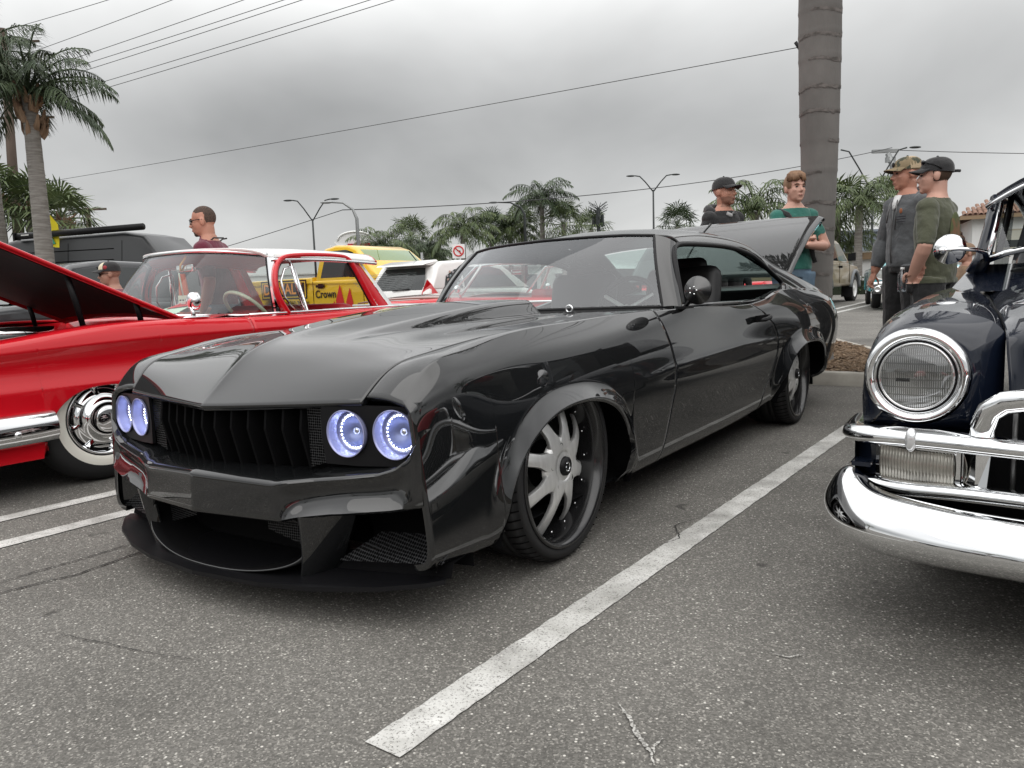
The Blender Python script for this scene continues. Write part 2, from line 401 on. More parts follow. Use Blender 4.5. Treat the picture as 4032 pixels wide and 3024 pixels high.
# planter island with its kerb
isl = [(-3.7, 7.57), (-1.2, 7.57), (-.75, 7.75), (-.62, 8.1), (-.9, 8.75), (-2.2, 10.85), (-2.85, 12.1), (-3.7, 12.1)]
def kerb_island():
    P = [Vector((x, y, 0)) for x, y in isl]; n = len(P); inner = []
    for i in range(n):
        a = (P[i]-P[i-1]).normalized(); b = (P[(i+1) % n]-P[i]).normalized()
        na = Vector((-a.y, a.x, 0)); nb = Vector((-b.y, b.x, 0)); q = (na+nb).normalized(); inner.append(P[i]+q*(.15/max(.4, q.dot(na))))
    prof = [(0, 0.0), (.012, .095), (.03, .118), (.15, .122), (.155, .06)]
    V = []
    for i in range(n):
        dr = (inner[i]-P[i])/.15
        for o, z in prof: p = P[i]+dr*o; V.append((p.x, p.y, z))
    m = len(prof); F = []
    for i in range(n):
        k = (i+1) % n
        for j in range(m-1): F.append((i*m+j, k*m+j, k*m+j+1, i*m+j+1))
    tag(mk('kerb', V, F, M_CONC, auto=40), kind='structure')
    # bark mulch, uneven
    xs = np.linspace(-7.4, -.6, 90); ys = np.linspace(7.6, 20, 110); ip = np.array([(p.x, p.y) for p in inner])
    def inside(x, y):
        c = False
        for i in range(len(ip)):
            x1, y1 = ip[i-1]; x2, y2 = ip[i]
            if (y1 > y) != (y2 > y) and x < (x2-x1)*(y-y1)/(y2-y1)+x1: c = not c
        return c
    tri = [(p.x, p.y, .105) for p in inner]
    o = mk('planter_bed', tri, [tuple(range(n))], M_MULCH, smooth=False); tag(o, kind='structure')
    # loose bark chips
    rng = np.random.RandomState(3); V = []; F = []; c = 0
    while c < 2600:
        x, y = rng.uniform(-3.4, -.7), rng.uniform(7.7, 12)
        if not inside(x, y): continue
        c += 1; a = rng.uniform(0, 6.3); l = rng.uniform(.015, .06); w = rng.uniform(.006, .018); t = rng.uniform(-.4, .4)
        dx, dy = math.cos(a)*l, math.sin(a)*l; ex, ey = -math.sin(a)*w, math.cos(a)*w; b = len(V); z = .112+rng.uniform(0, .018); dz = l*t
        V += [(x-dx-ex, y-dy-ey, z-dz), (x+dx-ex, y+dy-ey, z+dz), (x+dx+ex, y+dy+ey, z+dz+.004), (x-dx+ex, y-dy+ey, z-dz+.004), (x, y, z+.016)]
        F += [(b, b+1, b+4), (b+1, b+2, b+4), (b+2, b+3, b+4), (b+3, b, b+4)]
    tag(mk('bark_chips', V, F, M_MULCH, smooth=False), 'brown bark chips scattered over the planter bed', 'mulch', kind='stuff')
kerb_island()
# ------------------------------------------------------------------ the charcoal coupe
def car_paint():
    m = mat('charcoal_paint', (.016, .017, .018), .55, .0, 1.0, .006, .08)
    nt, N, L, b = nodes(m); tc = N.new('ShaderNodeTexCoord'); v = N.new('ShaderNodeTexVoronoi'); v.inputs['Scale'].default_value = 900; L.new(tc.outputs['Object'], v.inputs[0])
    r = N.new('ShaderNodeValToRGB'); s = N.new('ShaderNodeSeparateColor'); L.new(v.outputs['Color'], s.inputs[0]); L.new(s.outputs[0], r.inputs[0])
    r.color_ramp.elements[0].color = (.0022, .0026, .003, 1); r.color_ramp.elements[1].color = (.0065, .0072, .0078, 1); L.new(r.outputs[0], b.inputs['Base Color'])
    b.inputs['Coat IOR'].default_value = 1.75
    return m
M_PT = car_paint()
M_BLK = mat('satin_black', (.005, .005, .006), .42, spec=.25)
M_MATT = mat('matt_black', (.004, .004, .0045), .85, spec=.08)
M_RUB = mat('tyre_rubber', (.011, .011, .012), .62, bump=(90, .25, .002))
M_CHR = mat('chrome', (.86, .87, .88), .045, 1.0)
M_ALU = mat('brushed_aluminium', (.70, .70, .69), .42, .65, noise=(60, (.82, .82, .81), .3, .7, (1, 1, .06)))
M_GLS = glass('windscreen_glass', (.62, .68, .67), .12)
M_GLC = glass('clear_lens', (.93, .95, .98), .03)
M_SEAT = mat('seat_vinyl', (.012, .012, .013), .5)
CO = (-2.366, 2.30, 0.0)
car = empty('custom_coupe', CO, R_(2.0), 'glossy charcoal custom muscle coupe with glowing round headlights and raised boot lid', 'car')
_ti = .02; _ct, _st = math.cos(_ti), math.sin(_ti)
def tiltf(V):
    V = np.array(V, float); u, w = V[:, 0].copy(), V[:, 2]-.35
    V[:, 0] = u*_ct-w*_st; V[:, 2] = u*_st+w*_ct+.35; return V
XF[0] = tiltf
# hood as a height field behind a V-shaped front edge
def vfront(u): return -.874+.19*np.abs(u)
W0 = [(0, .651), (.075, .712), (.19, .797), (.30, .839), (.364, .852), (.6, .876), (1.0, .896), (1.5, .905), (2.0, .905)]
WE = [(0, .667), (.07, .742), (.2, .792), (.43, .826), (.86, .848), (1.4, .862), (2.0, .864)]
US = [(-.80, .615), (-.754, .63), (-.70, .648), (-.5, .700), (-.2, .752), (.3, .785), (.7, .80), (1.2, .81)]
def seam_u(v): return spl(US, v)
def hood_w(u, v):
    a = np.abs(u); t = v-vfront(u); us = seam_u(v)
    w0 = spl(W0, t); we = spl(WE, t); k = np.clip(a/us, 0, 1.1)
    w = we+(w0-we)*(1-k**1.7)
    dip = -.010*np.exp(-((a-.52)/.10)**2)*sstep(.2, .6, t)
    ub = spl([(.25, .24), (.6, .30), (1.0, .345), (1.5, .375), (2.0, .39)], t)
    bl = .050*sstep(.22, 1.35, t)**1.1
    side = sstep(-.055, .035, ub-a)
    hollow = -.016*np.exp(-((a-ub-.055)/.032)**2)*sstep(.28, .7, t)
    crease = .006*np.exp(-a/.03)*sstep(0, .1, t)*(1-sstep(.5, 1.1, t))
    return w+dip+bl*side+hollow+crease
def hood_pt(u, v): return np.stack([u, v, hood_w(u, v)], -1)
# body side
c0 = [(-.74, .79, .165), (-.5, .82, .165), (0, .84, .165), (1, .84, .165), (2, .84, .17), (2.6, .84, .19), (3.13, .86, .22), (3.6, .88, .25), (4.2, .85, .30), (4.70, .72, .33)]
c1 = [(-.74, .852, .20), (-.5, .885, .20), (0, .90, .21), (1, .895, .22), (2, .895, .22), (2.6, .905, .24), (3.13, .93, .28), (3.6, .945, .30), (4.2, .925, .36), (4.70, .80, .40)]
c2 = [(-.74, .850, .34), (-.5, .895, .36), (0, .912, .37), (1, .903, .37), (2, .903, .37), (2.6, .92, .38), (3.13, .96, .42), (3.6, .975, .43), (4.2, .955, .46), (4.70, .84, .48)]
c3 = [(-.74, .826, .52), (-.5, .888, .53), (0, .922, .54), (1, .915, .53), (2, .915, .53), (2.6, .938, .54), (3.13, .985, .57), (3.6, .998, .57), (4.2, .975, .58), (4.70, .86, .58)]
c4 = [(-.74, .812, .62), (-.62, .850, .655), (-.5, .870, .662), (0, .901, .675), (1, .898, .675), (2, .899, .665), (2.6, .935, .69), (3.13, .98, .715), (3.6, .99, .715), (4.2, .97, .695), (4.70, .86, .67)]
c5 = [(-.74, .804, .648), (-.65, .826, .71), (-.5, .845, .750), (0, .866, .782), (1, .874, .794), (2, .878, .780), (2.6, .918, .805), (3.13, .95, .835), (3.6, .957, .825), (4.2, .94, .785), (4.70, .85, .735)]
c6 = [(-.74, .785, .664), (-.66, .795, .748), (-.5, .808, .797), (-.29, .818, .829), (.14, .824, .851), (.7, .836, .865), (1.05, .848, .864), (1.6, .862, .860), (2.2, .864, .848), (2.55, .878, .872), (2.85, .89, .915), (3.4, .905, .908), (4.1, .905, .856), (4.45, .885, .80), (4.70, .83, .755)]
AF = dict(c=0.025, w=.165, a=.475, b=.412); AR = dict(c=3.15, w=.20, a=.50, b=.37)
def arch_w(A, v):
    x = np.clip(np.abs((np.asarray(v, float)-A['c'])/A['a']), 0, 1); return A['w']+A['b']*(1-x**2.35)**(1/2.35)
def flare(P):
    P = P.copy()
    for A, h, wd in ((AF, .034, .068), (AR, .056, .11)):
        x = (P[:, 1]-A['c'])/A['a']; z = (P[:, 2]-A['w'])/A['b']
        rr = (np.abs(x)**2.35+np.maximum(z, 0)**2.35)**(1/2.35)
        d = (rr-1)*.44
        k = np.clip(1-d/wd, 0, 1); k = np.where(rr < 1, 1, k)
        low = sstep(-.05, .35, z)
        P[:, 0] += h*k**1.6*low
    wc = np.interp(P[:, 1], [.5, 1.0, 2.0, 3.0], [.575, .60, .622, .60])
    P[:, 0] += .0055*np.exp(-np.abs(P[:, 2]-wc)/.014)*sstep(.50, .75, P[:, 1])*(1-sstep(2.6, 3.0, P[:, 1]))
    return P
SIDE = Surf([c0, c1, c2, c3, c4, c5, c6], post=flare)
def c_at_w(v, w, lo=0.0, hi=6.0):
    """column of the body side at height w for each v"""
    cs = np.linspace(lo, hi, 120); v = np.atleast_1d(v); w = np.broadcast_to(w, v.shape); r = np.zeros(len(v))
    for i, (a, b) in enumerate(zip(v, w)):
        ww = SIDE(np.full(120, a), cs)[:, 2]; r[i] = np.interp(b, np.maximum.accumulate(ww), cs)
    return r
GFD = [(.10, .80), (.20, .81), (.29, .871), (.383, .925), (.51, .972), (.61, .992), (.697, .982), (.764, .953), (.86, .912), (.90, .90)]
GDQ = [(.10, 2.28), (.22, 2.33), (.322, 2.40), (.373, 2.50), (.463, 2.565), (.533, 2.60), (.644, 2.60), (.711, 2.55), (.789, 2.42), (.838, 2.30), (.90, 2.2)]
def gap_v(G, c, n=3):
    v = np.full(len(c), 1.0 if G is GFD else 2.4)
    for _ in range(n): v = lin(G, SIDE(v, c)[:, 2])
    return v
g_ = .0028
def side_panel(name, vf, vr, nv, nc, arch=None, dens=None, ctop=6.0):
    """vf, vr: functions of the column; arch cuts the lower edge"""
    s = np.linspace(0, 1, nv)
    if arch is not None:
        # crowd the stations where the arch meets the sill
        k0, k1 = dens; base = np.linspace(0, 1, 400); dn = 1+6*np.exp(-((base-k0)/.02)**2)+6*np.exp(-((base-k1)/.02)**2)
        cum = np.cumsum(dn); s = np.interp(np.linspace(0, 1, nv), (cum-cum[0])/(cum[-1]-cum[0]), base)
    cc = np.linspace(0, 1, nc); lo = np.zeros(nv)
    vmid = vf(np.array([2.0]))[0]+(vr(np.array([2.0]))[0]-vf(np.array([2.0]))[0])*s
    if arch is not None:
        inn = np.abs(vmid-arch['c']) < arch['a']
        lo = np.where(inn, c_at_w(vmid, arch_w(arch, vmid)), 0)
    C = lo[:, None]+(ctop-lo[:, None])*cc[None, :]
    V = np.zeros_like(C)
    a = vf(C.ravel()).reshape(C.shape); b = vr(C.ravel()).reshape(C.shape)
    V = a+(b-a)*s[:, None]
    if arch is not None:      # keep the arch columns straight
        V0 = np.broadcast_to(vmid[:, None], C.shape); wgt = np.exp(-((V0-arch['c'])/(arch['a']*1.05))**8); V = V*(1-wgt)+V0*wgt
    return SIDE(V, C)
cst = lambda x: (lambda c: np.full(len(c), float(x)))
gF = lambda d: (lambda c: gap_v(GFD, c)+d)
gQ = lambda d: (lambda c: gap_v(GDQ, c)+d)
fr_ = lambda x: (x-(-.74))/(.95+.74)
# front fender (from the headlamp corner to the door gap, with its inner top up to the hood seam)
Gf = side_panel('front_fender', cst(-.74), gF(-g_), 190, 90, AF, (fr_(AF['c']-AF['a']), fr_(AF['c']+AF['a'])))
top = Gf[:, -1]          # ridge line; bridge to the hood seam
nb = 14; su = seam_u(top[:, 1])+.003; sv = np.maximum(top[:, 1], vfront(su)+.001)
sw = np.where(top[:, 1] < 1.2, hood_w(su, sv), top[:, 2])
T = np.linspace(0, 1, nb)[1:]
br = np.stack([top+(np.stack([su, sv, sw], 1)-top)*t+np.array([0, 0, 1])*(.006*math.sin(math.pi*t)) for t in T], 1)
panel('front_fender', np.concatenate([Gf, br], 1), M_PT, car, mirror=True, fold=.02)
panel('door', side_panel('door', gF(g_), gQ(-g_), 110, 80), M_PT, car, mirror=True, fold=.02)
fq = lambda x: (x-2.5)/(4.70-2.5)
Gq = side_panel('quarter_panel', gQ(g_), cst(4.70), 190, 90, AR, (fq(AR['c']-AR['a']), fq(AR['c']+AR['a'])))
panel('quarter_panel', Gq, M_PT, car, mirror=True, fold=.02)
# dark inner shell behind the gaps
sv_ = np.linspace(.55, 2.60, 60); sc_ = np.linspace(.2, 6, 30); Gi = SIDE(sv_[:, None], sc_[None, :])-np.array([.022, 0, .006])
panel('inner_shell', Gi, M_MATT, car, mirror=True, fold=0)
# wheel arch returns and wells
def arch_return(A):
    th = np.linspace(0, math.pi, 60); v = A['c']-A['a']*np.cos(th)*.999; w = arch_w(A, v); cc = c_at_w(v, w); P = SIDE(v, cc)
    P[0, 2] = P[-1, 2] = A['w']
    rows = [P, P+np.array([-.004, 0, -.004]), P+np.array([-.03, 0, -.002])]; ctr = np.array([0, A['c'], A['w']])
    q = P.copy(); q[:, 0] = .62; q[:, 2] += .16; q[:, 1] = A['c']+(P[:, 1]-A['c'])*1.06
    r2 = P+np.array([-.05, 0, .02]); r2[:, 1] = A['c']+(P[:, 1]-A['c'])*1.04
    q2 = q.copy(); q2[:, 0] = .50
    rows += [r2, q, q2]
    panel('wheel_well', np.stack(rows, 0), M_MATT, car, mirror=True, fold=0)
    mk('well_wall', [(s*.50, A['c']-A['a']*1.06, .12) for s in (1,)]+[(.50, A['c']+A['a']*1.06, .12), (.50, A['c']+A['a']*1.06, .75), (.50, A['c']-A['a']*1.06, .75)], [(0, 1, 2, 3)], M_MATT, car)
    mk('well_wall', [(-.50, A['c']-A['a']*1.06, .12), (-.50, A['c']+A['a']*1.06, .12), (-.50, A['c']+A['a']*1.06, .75), (-.50, A['c']-A['a']*1.06, .75)], [(0, 1, 2, 3)], M_MATT, car)
arch_return(AF); arch_return(AR)
# floor pan and rear face
mk('floor_pan', [(-.82, -.62, .17), (.82, -.62, .17), (.84, 1, .17), (.84, 2.6, .19), (.70, 4.66, .33), (-.70, 4.66, .33), (-.84, 2.6, .19), (-.84, 1, .17)], [tuple(range(8))], M_MATT, car, False)
rr = SIDE(np.full(40, 4.70), np.linspace(0, 6, 40)); rl = rr*np.array([-1, 1, 1])
panel('tail_panel', np.stack([rr+(rl-rr)*t+np.array([0, .10*math.sin(math.pi*t), 0]) for t in np.linspace(0, 1, 24)], 0), M_PT, car, fold=0)
# hood
tt = np.concatenate([np.linspace(0, .45, 46)[:-1], np.linspace(.45, 1.40, 70)])
cu = np.linspace(-1, 1, 161)
Uh = np.zeros((len(tt), len(cu))); Vh = np.zeros_like(Uh)
for i, t in enumerate(tt):
    for _ in range(1):
        us = .63+np.zeros_like(cu)
        for _k in range(4): us = seam_u(vfront(us)+t)-.003
        Uh[i] = cu*us; Vh[i] = vfront(Uh[i])+t
# hood rear edge: scoop ends earlier in the middle than the corners
ve = .60+.20*np.clip(np.abs(Uh)-.40, 0, 1)/.4
sc2 = (tt/tt[-1])[:, None]; v_end = .62+.12*sstep(.36, .80, np.abs(Uh[-1]))
v_st = Vh[0]; Vh = v_st[None, :]+(v_end-v_st)[None, :]*sc2
Uh = cu[None, :]*(seam_u(Vh)-.003)
panel('hood', hood_pt(Uh, Vh), M_PT, car, fold=.022, flip=True)
hl = hood_pt(Uh[0], Vh[0]+.0005)          # rolled lip under the hood's front edge
lip = np.stack([hl, hl+np.array([0, .004, -.012]), hl+np.array([0, .030, -.016]), hl+np.array([0, .10, -.004])], 0)
panel('hood_lip', lip[::-1], M_PT, car, fold=0)
# scoop mouth and cowl
cw = np.linspace(-.79, .79, 60)
back = hood_pt(cw, .60+.12*sstep(.36, .80, np.abs(cw))); k = sstep(.33, .45, np.abs(cw))
drop = back.copy(); drop[:, 2] = np.minimum(drop[:, 2], .872)-.004
wsb_v = lambda u: 1.00+.24*(np.abs(u)/.74)**2
c_a = drop.copy(); c_a[:, 1] -= .03; c_a[:, 2] -= .0
base = np.stack([cw*.985, wsb_v(cw)-.012, .884-.012*(np.abs(cw)/.75)**2], 1)
mid = (c_a+base)/2+np.array([0, .05, -.004])
panel('cowl', np.stack([c_a+np.array([0, -.05, -.03]), c_a, mid, base], 0), M_PT, car, fold=0)
# ------------- nose: bumper band, openings
def kline(u): return -.874+.19*np.abs(u)
def vrow(us, v, w): us = np.asarray(us, float); z = np.zeros_like(us); return np.stack([us, v+z, w+z], -1)
uu = np.linspace(-.836, .836, 161); au = np.abs(uu)
# top ledge under the grille, then the band's face, then its lower edge
led_w = lin([(0, .452), (.42, .448), (.50, .476), (.70, .474), (.76, .484), (.80, .512), (.825, .56), (.85, .62)], au)
face_t = lin([(0, .437), (.34, .420), (.46, .432), (.60, .446), (.70, .458), (.76, .476), (.80, .505), (.825, .553), (.85, .61)], au)
face_b = lin([(0, .308), (.36, .300), (.42, .314), (.55, .334), (.75, .354), (.85, .368)], au)
pv = lin([(0, -.935), (.38, -.878), (.48, -.840), (.60, -.812), (.75, -.775), (.81, -.752), (.84, -.735), (.86, -.70)], au)
pvb = lin([(0, -.942), (.38, -.880), (.46, -.862), (.60, -.838), (.75, -.792), (.81, -.762), (.84, -.738), (.86, -.70)], au)
hol = -.026*sstep(.34, .44, au)*(1-sstep(.74, .82, au))
pin = np.minimum(np.maximum(kline(uu)+.055, pv+.04), -.66)
rows = [np.stack([uu, pin+.10, led_w-.03], 1), np.stack([uu, pin, led_w], 1), np.stack([uu, pv+.030, face_t+.010], 1), np.stack([uu, pv+.004, face_t+.003], 1), np.stack([uu, pv, face_t-.004], 1)]
for t in np.linspace(.15, .85, 8):
    rows.append(np.stack([uu, pv+(pvb-pv)*t-hol*math.sin(math.pi*t)*1.0, face_t+(face_b-face_t)*t], 1))
rows += [np.stack([uu, pvb, face_b+.004], 1), np.stack([uu, pvb+.006, face_b-.003], 1), np.stack([uu, pvb+.12, face_b-.006], 1)]
panel('bumper_beam', np.stack(rows, 0)[::-1], M_PT, car, fold=0, auto=50)
# upper opening: black frame, grille slats, lamp bezels
def plate(name, pts, m, d=(0, .02, 0), par=car): V, F = extrude_poly(pts, d); return mk(name, V, F, m, par, False)
bk = [(u, kline(np.array(u))+.22, w) for u, w in ((-.83, .46), (0, .42), (.83, .46), (.83, .67), (0, .66), (-.83, .67))]
plate('grille_backing', [tuple(map(float, p)) for p in bk], M_MATT)
for wz_ in (.662, .425): mk('grille_box', [(-.47, -.72, wz_), (0, -.83, wz_), (.47, -.72, wz_), (.47, -.5, wz_), (-.47, -.5, wz_)], [(0, 1, 2, 3, 4)], M_MATT, car, False)
def bezel(s):
    # plate with two round holes carrying the lamps
    holes = ((.565, .073), (.732, .075)); wz = .571
    out = [(.475, .655), (.60, .656), (.72, .656), (.800, .650), (.815, .60), (.814, .53), (.795, .492), (.74, .474), (.60, .470), (.48, .474), (.470, .56)]
    bm = bmesh.new(); vs_ = [bm.verts.new((s*u, float(kline(np.array(u)))+.006, w)) for u, w in out]; ed = [bm.edges.new((vs_[i], vs_[(i+1) % len(vs_)])) for i in range(len(vs_))]
    for hu, hr in holes:
        hv = [bm.verts.new((s*(hu+hr*math.cos(a)), float(kline(np.array(hu+hr*math.cos(a))))+.006, wz+hr*math.sin(a)*.98)) for a in np.linspace(0, 2*math.pi, 41)[:-1]]
        ed += [bm.edges.new((hv[i], hv[(i+1) % 40])) for i in range(40)]
    bmesh.ops.triangle_fill(bm, use_beauty=True, edges=ed)
    bmesh.ops.recalc_face_normals(bm, faces=bm.faces)
    if sum(f.normal.y for f in bm.faces) > 0: bmesh.ops.reverse_faces(bm, faces=bm.faces)
    V = [v.co[:] for v in bm.verts]; bm.verts.index_update(); F = [[v.index for v in f.verts] for f in bm.faces]; bm.free()
    o = mk('lamp_bezel', V, F, M_BLK, car, False); md = o.modifiers.new('t', 'SOLIDIFY'); md.thickness = .012
    for hu, hr in holes: headlight(s*hu, float(kline(np.array(hu)))+.006, wz, hr, s)
M_HALO = mat('halo_led', (.8, .85, 1), .4, emit=(.70, .77, 1.0), es=10.0)
M_HOUSE = mat('lamp_housing', (.40, .42, .68), .30, .4)
M_LENSB = mat('lamp_reflector', (.26, .29, .46), .30, .8, bump=(30, .25, .01))
def place(V, o, rz): c, s = math.cos(rz), math.sin(rz); V = np.array(V, float); return np.stack([V[:, 0]*c-V[:, 1]*s+o[0], V[:, 0]*s+V[:, 1]*c+o[1], V[:, 2]+o[2]], 1)
def headlight(u, v, w, r, s):
    rz = s*math.atan(.19)*.6
    V, F = lathe([(-.010, r*1.005), (-.012, r*.965), (.0, r*.955), (.035, r*.90), (.042, r*.84)], 48, 'y')
    ho = mk('headlight', place(V, (u, v, w), rz), [f[::-1] for f in F], M_HOUSE, car)
    V, F = lathe([(.040, r*.86), (.030, r*.80), (.034, r*.74)], 48, 'y'); mk('rim', place(V, (u, v, w), rz), [f[::-1] for f in F], M_CHR, ho)
    V, F = lathe([(.036, r*.78), (.060, r*.60), (.075, r*.30), (.078, r*.02)], 40, 'y'); mk('reflector', place(V, (u, v, w), rz), [f[::-1] for f in F], M_LENSB, ho)
    V, F = lathe([(.045, r*.16), (.040, r*.12), (.040, .0005)], 20, 'y'); mk('bulb_shield', place(V, (u, v, w), rz), [f[::-1] for f in F], M_CHR, ho)
    mb = MB(); n = 28          # ring of LED dots
    for i in range(n):
        a = 2*math.pi*i/n; S_, SF = uvsphere(5, 8); mb.add(S_*.0026+np.array([math.cos(a)*r*.70, .033, math.sin(a)*r*.70]), SF)
    mk('halo_ring', place(mb.V, (u, v, w), rz), mb.F, M_HALO, ho)
    V, F = lathe([(.020, r*.90), (.012, r*.6), (.009, r*.3), (.008, .001)], 40, 'y'); mk('lens', place(V, (u, v, w), rz), [f[::-1] for f in F], M_GLC, ho)
bezel(1); bezel(-1)
def mesh_mat(name='perforated_mesh', sc3=(1, 0, 1)):
    m = bpy.data.materials.new(name); m.use_nodes = True; nt, N, L, b = nodes(m)
    tc = N.new('ShaderNodeTexCoord'); mp = N.new('ShaderNodeMapping'); mp.inputs['Scale'].default_value = sc3; L.new(tc.outputs['Object'], mp.inputs[0])
    v = N.new('ShaderNodeTexVoronoi'); v.voronoi_dimensions = '3D'; v.inputs['Scale'].default_value = 115; v.inputs['Randomness'].default_value = .12; L.new(mp.outputs[0], v.inputs['Vector'])
    r = N.new('ShaderNodeValToRGB'); L.new(v.outputs['Distance'], r.inputs[0]); r.color_ramp.elements[0].position = .40; r.color_ramp.elements[1].position = .46
    L.new(r.outputs[0], b.inputs['Alpha']); b.inputs['Base Color'].default_value = (.03, .031, .033, 1); b.inputs['Roughness'].default_value = .4; b.inputs['Metallic'].default_value = .3
    return m
M_MESH = mesh_mat(); M_MESHF = mesh_mat('perforated_floor_mesh', (1, 1, 0))
for s in (-1, 1):
    mk('side_mesh', [(s*.40, float(kline(np.array(.4)))+.03, .455), (s*.475, float(kline(np.array(.475)))+.022, .475), (s*.475, float(kline(np.array(.475)))+.022, .652), (s*.40, float(kline(np.array(.4)))+.03, .65)], [(0, 1, 2, 3)], M_MESH, car, False)
# vertical grille fins
for i, x in enumerate(np.linspace(-.385, .385, 12)):
    v0 = float(kline(np.array(x)))+.022; pts = [(x-.004, v0, .640), (x+.004, v0, .640), (x+.004, v0-.006, .56), (x+.004, v0+.012, .455), (x-.004, v0+.012, .455), (x-.004, v0-.006, .56)]
    mb = MB(); P = [(x, v0, .640), (x, v0-.010, .575), (x, v0+.02, .448), (x, v0+.09, .448), (x, v0+.09, .640)]
    V, F = extrude_poly([(a-.005, b, c) for a, b, c in P], (.010, 0, 0)); mk('grille_fin', V, F, M_MATT, car, False)
# lower centre intake: a smooth duct lip
def intake():
    th = np.linspace(0, 2*math.pi, 73)[:-1]
    def ring(a, wt, wb, off, dv):
        P = []
        for t in th:
            c, s = math.cos(t), math.sin(t); u = a*np.sign(c)*abs(c)**.7; wm = (wt+wb)/2; w = wm+(wt-wb)/2*np.sign(s)*abs(s)**.6
            w += .02*(abs(u)/a)**2*(1 if s < 0 else .2)
            P.append((u, -.925+.26*u*u+dv+.05*(w-wb)/(wt-wb), w))
        return P
    R = [ring(.445, .322, .108, 0, .035), ring(.438, .318, .113, 0, .010), ring(.430, .314, .118, 0, .012), ring(.432, .318, .114, 0, .05), ring(.43, .322, .110, 0, .22)]
    FF = [f[::-1] for f in gridF(len(R), 72, True)]; mk('centre_intake', np.array(R).reshape(-1, 3), FF, [M_PT, M_MATT], car, mi=[0 if i < 144 else 1 for i in range(len(FF))])
    mk('intake_backing', [(-.45, -.68, .10), (.45, -.68, .10), (.45, -.68, .32), (-.45, -.68, .32)], [(0, 1, 2, 3)], M_MATT, car, False)
    for s in (-1, 1): mk('intake_mesh', [(s*.20, -.80, .235), (s*.40, -.775, .18), (s*.42, -.77, .295), (s*.20, -.80, .305)], [(0, 1, 2, 3)], M_MESH, car, False)
intake()
# pillars between centre and side intakes
for s in (-1, 1):
    a = np.linspace(0, 1, 14); G = []
    for t in np.linspace(0, 1, 16):
        w = .322-(.322-.118)*t
        ui = .425-.03*t**3; uo = .575-.11*t
        row = [(s*(ui+(uo-ui)*x), -.872+.02*t+(.115)*x-.030*math.sin(math.pi*x)*(1-.3*t)+(.05 if x == 0 else 0), w) for x in a]; G.append(row)
    panel('intake_pillar', np.array(G), M_PT, car, fold=0, flip=(s < 0))
    # side intake: dark box, floor mesh, top mesh
    mk('side_intake', [(s*.50, -.60, .13), (s*.86, -.55, .13), (s*.86, -.55, .37), (s*.45, -.60, .37)], [(0, 1, 2, 3)], M_MATT, car, False)
    mk('side_intake_roof', [(s*.45, -.80, .335), (s*.86, -.70, .36), (s*.86, -.55, .36), (s*.45, -.60, .335)], [(0, 1, 2, 3)], M_MATT, car, False)
    mk('side_intake_mesh', [(s*.50, -.775, .165), (s*.868, -.705, .185), (s*.862, -.63, .252), (s*.60, -.68, .245)], [(0, 1, 2, 3)], M_MESHF, car, False)
    # outer post: closes the corner between side intake and wheel arch
    G = []
    for t in np.linspace(0, 1, 12):
        w = .372-.207*t; G.append([(s*(.800+.01*math.sin(3*t)), -.655, w), (s*(.838+.012*t), -.714, w), (s*(.853), -.722, w), (s*SIDE(np.array([-.7]), c_at_w(np.array([-.7]), w))[0, 0], -.70, w)])
    panel('corner_post', np.array(G), M_PT, car, fold=0, flip=(s < 0))
    # strip beside the lamps from the fender to the bezel
    G = []
    for w in np.linspace(.46, .668, 14):
        e = SIDE(np.array([-.735]), c_at_w(np.array([-.735]), w))[0]; G.append([(s*.818, -.665, w), (s*.822, -.712, w), (s*(e[0]-.004), -.732, w), (s*e[0], -.735, w)])
    panel('lamp_surround', np.array(G), M_PT, car, fold=0, flip=(s > 0))
# splitter
sp = [(0, -.965), (.30, -.935), (.50, -.890), (.70, -.815), (.82, -.735), (.858, -.690), (.80, -.60)]
P = [(u, v, .098-.03*abs(u)*0+.0) for u, v in sp]+[(-u, v, .098) for u, v in reversed(sp[1:])]
def spl_z(p): return (p[0], p[1], .100+.045*max(0, abs(p[0])-.45))
V, F = extrude_poly([spl_z(p) for p in P], (0, 0, .014)); mk('splitter', V, F, M_BLK, car, False)
# lower valance between splitter and intakes
for s in (1, -1):
    uu2 = np.linspace(.42, .865, 30); k2 = .045*np.clip(uu2-.45, 0, 1)
    panel('valance', np.stack([np.stack([s*uu2, -.86+.22*uu2, .112+k2], 1), np.stack([s*uu2, -.845+.22*uu2, .138+.06*(uu2-.3)], 1), np.stack([s*uu2, -.76+.22*uu2, .150+.06*(uu2-.3)], 1)], 0), M_MATT, car, fold=0)
# ------------------------------------------------------------------ coupe: roof, glass, cabin
g0 = [(1.3, .70, 1.185), (1.5, .70, 1.205), (1.9, .70, 1.216), (2.4, .70, 1.212), (2.73, .706, 1.190), (3.0, .738, 1.125), (3.25, .80, .968), (3.5, .868, .922), (4.1, .872, .868), (4.45, .86, .80)]
g1 = [(1.3, .665, 1.215), (1.5, .668, 1.235), (1.9, .672, 1.258), (2.4, .672, 1.256), (2.73, .68, 1.235), (3.0, .705, 1.178), (3.25, .765, 1.06), (3.5, .815, .995), (4.1, .855, .895), (4.45, .85, .82)]
g2 = [(1.3, .60, 1.232), (1.5, .60, 1.252), (1.9, .605, 1.285), (2.4, .605, 1.290), (2.73, .615, 1.268), (3.0, .64, 1.218), (3.25, .685, 1.138), (3.5, .735, 1.068), (4.1, .82, .925), (4.45, .835, .84)]
g3 = [(1.3, .45, 1.248), (1.5, .45, 1.270), (1.9, .45, 1.312), (2.4, .45, 1.322), (2.73, .46, 1.305), (3.0, .48, 1.258), (3.25, .53, 1.185), (3.5, .575, 1.108), (4.0, .64, .975), (4.45, .66, .86)]
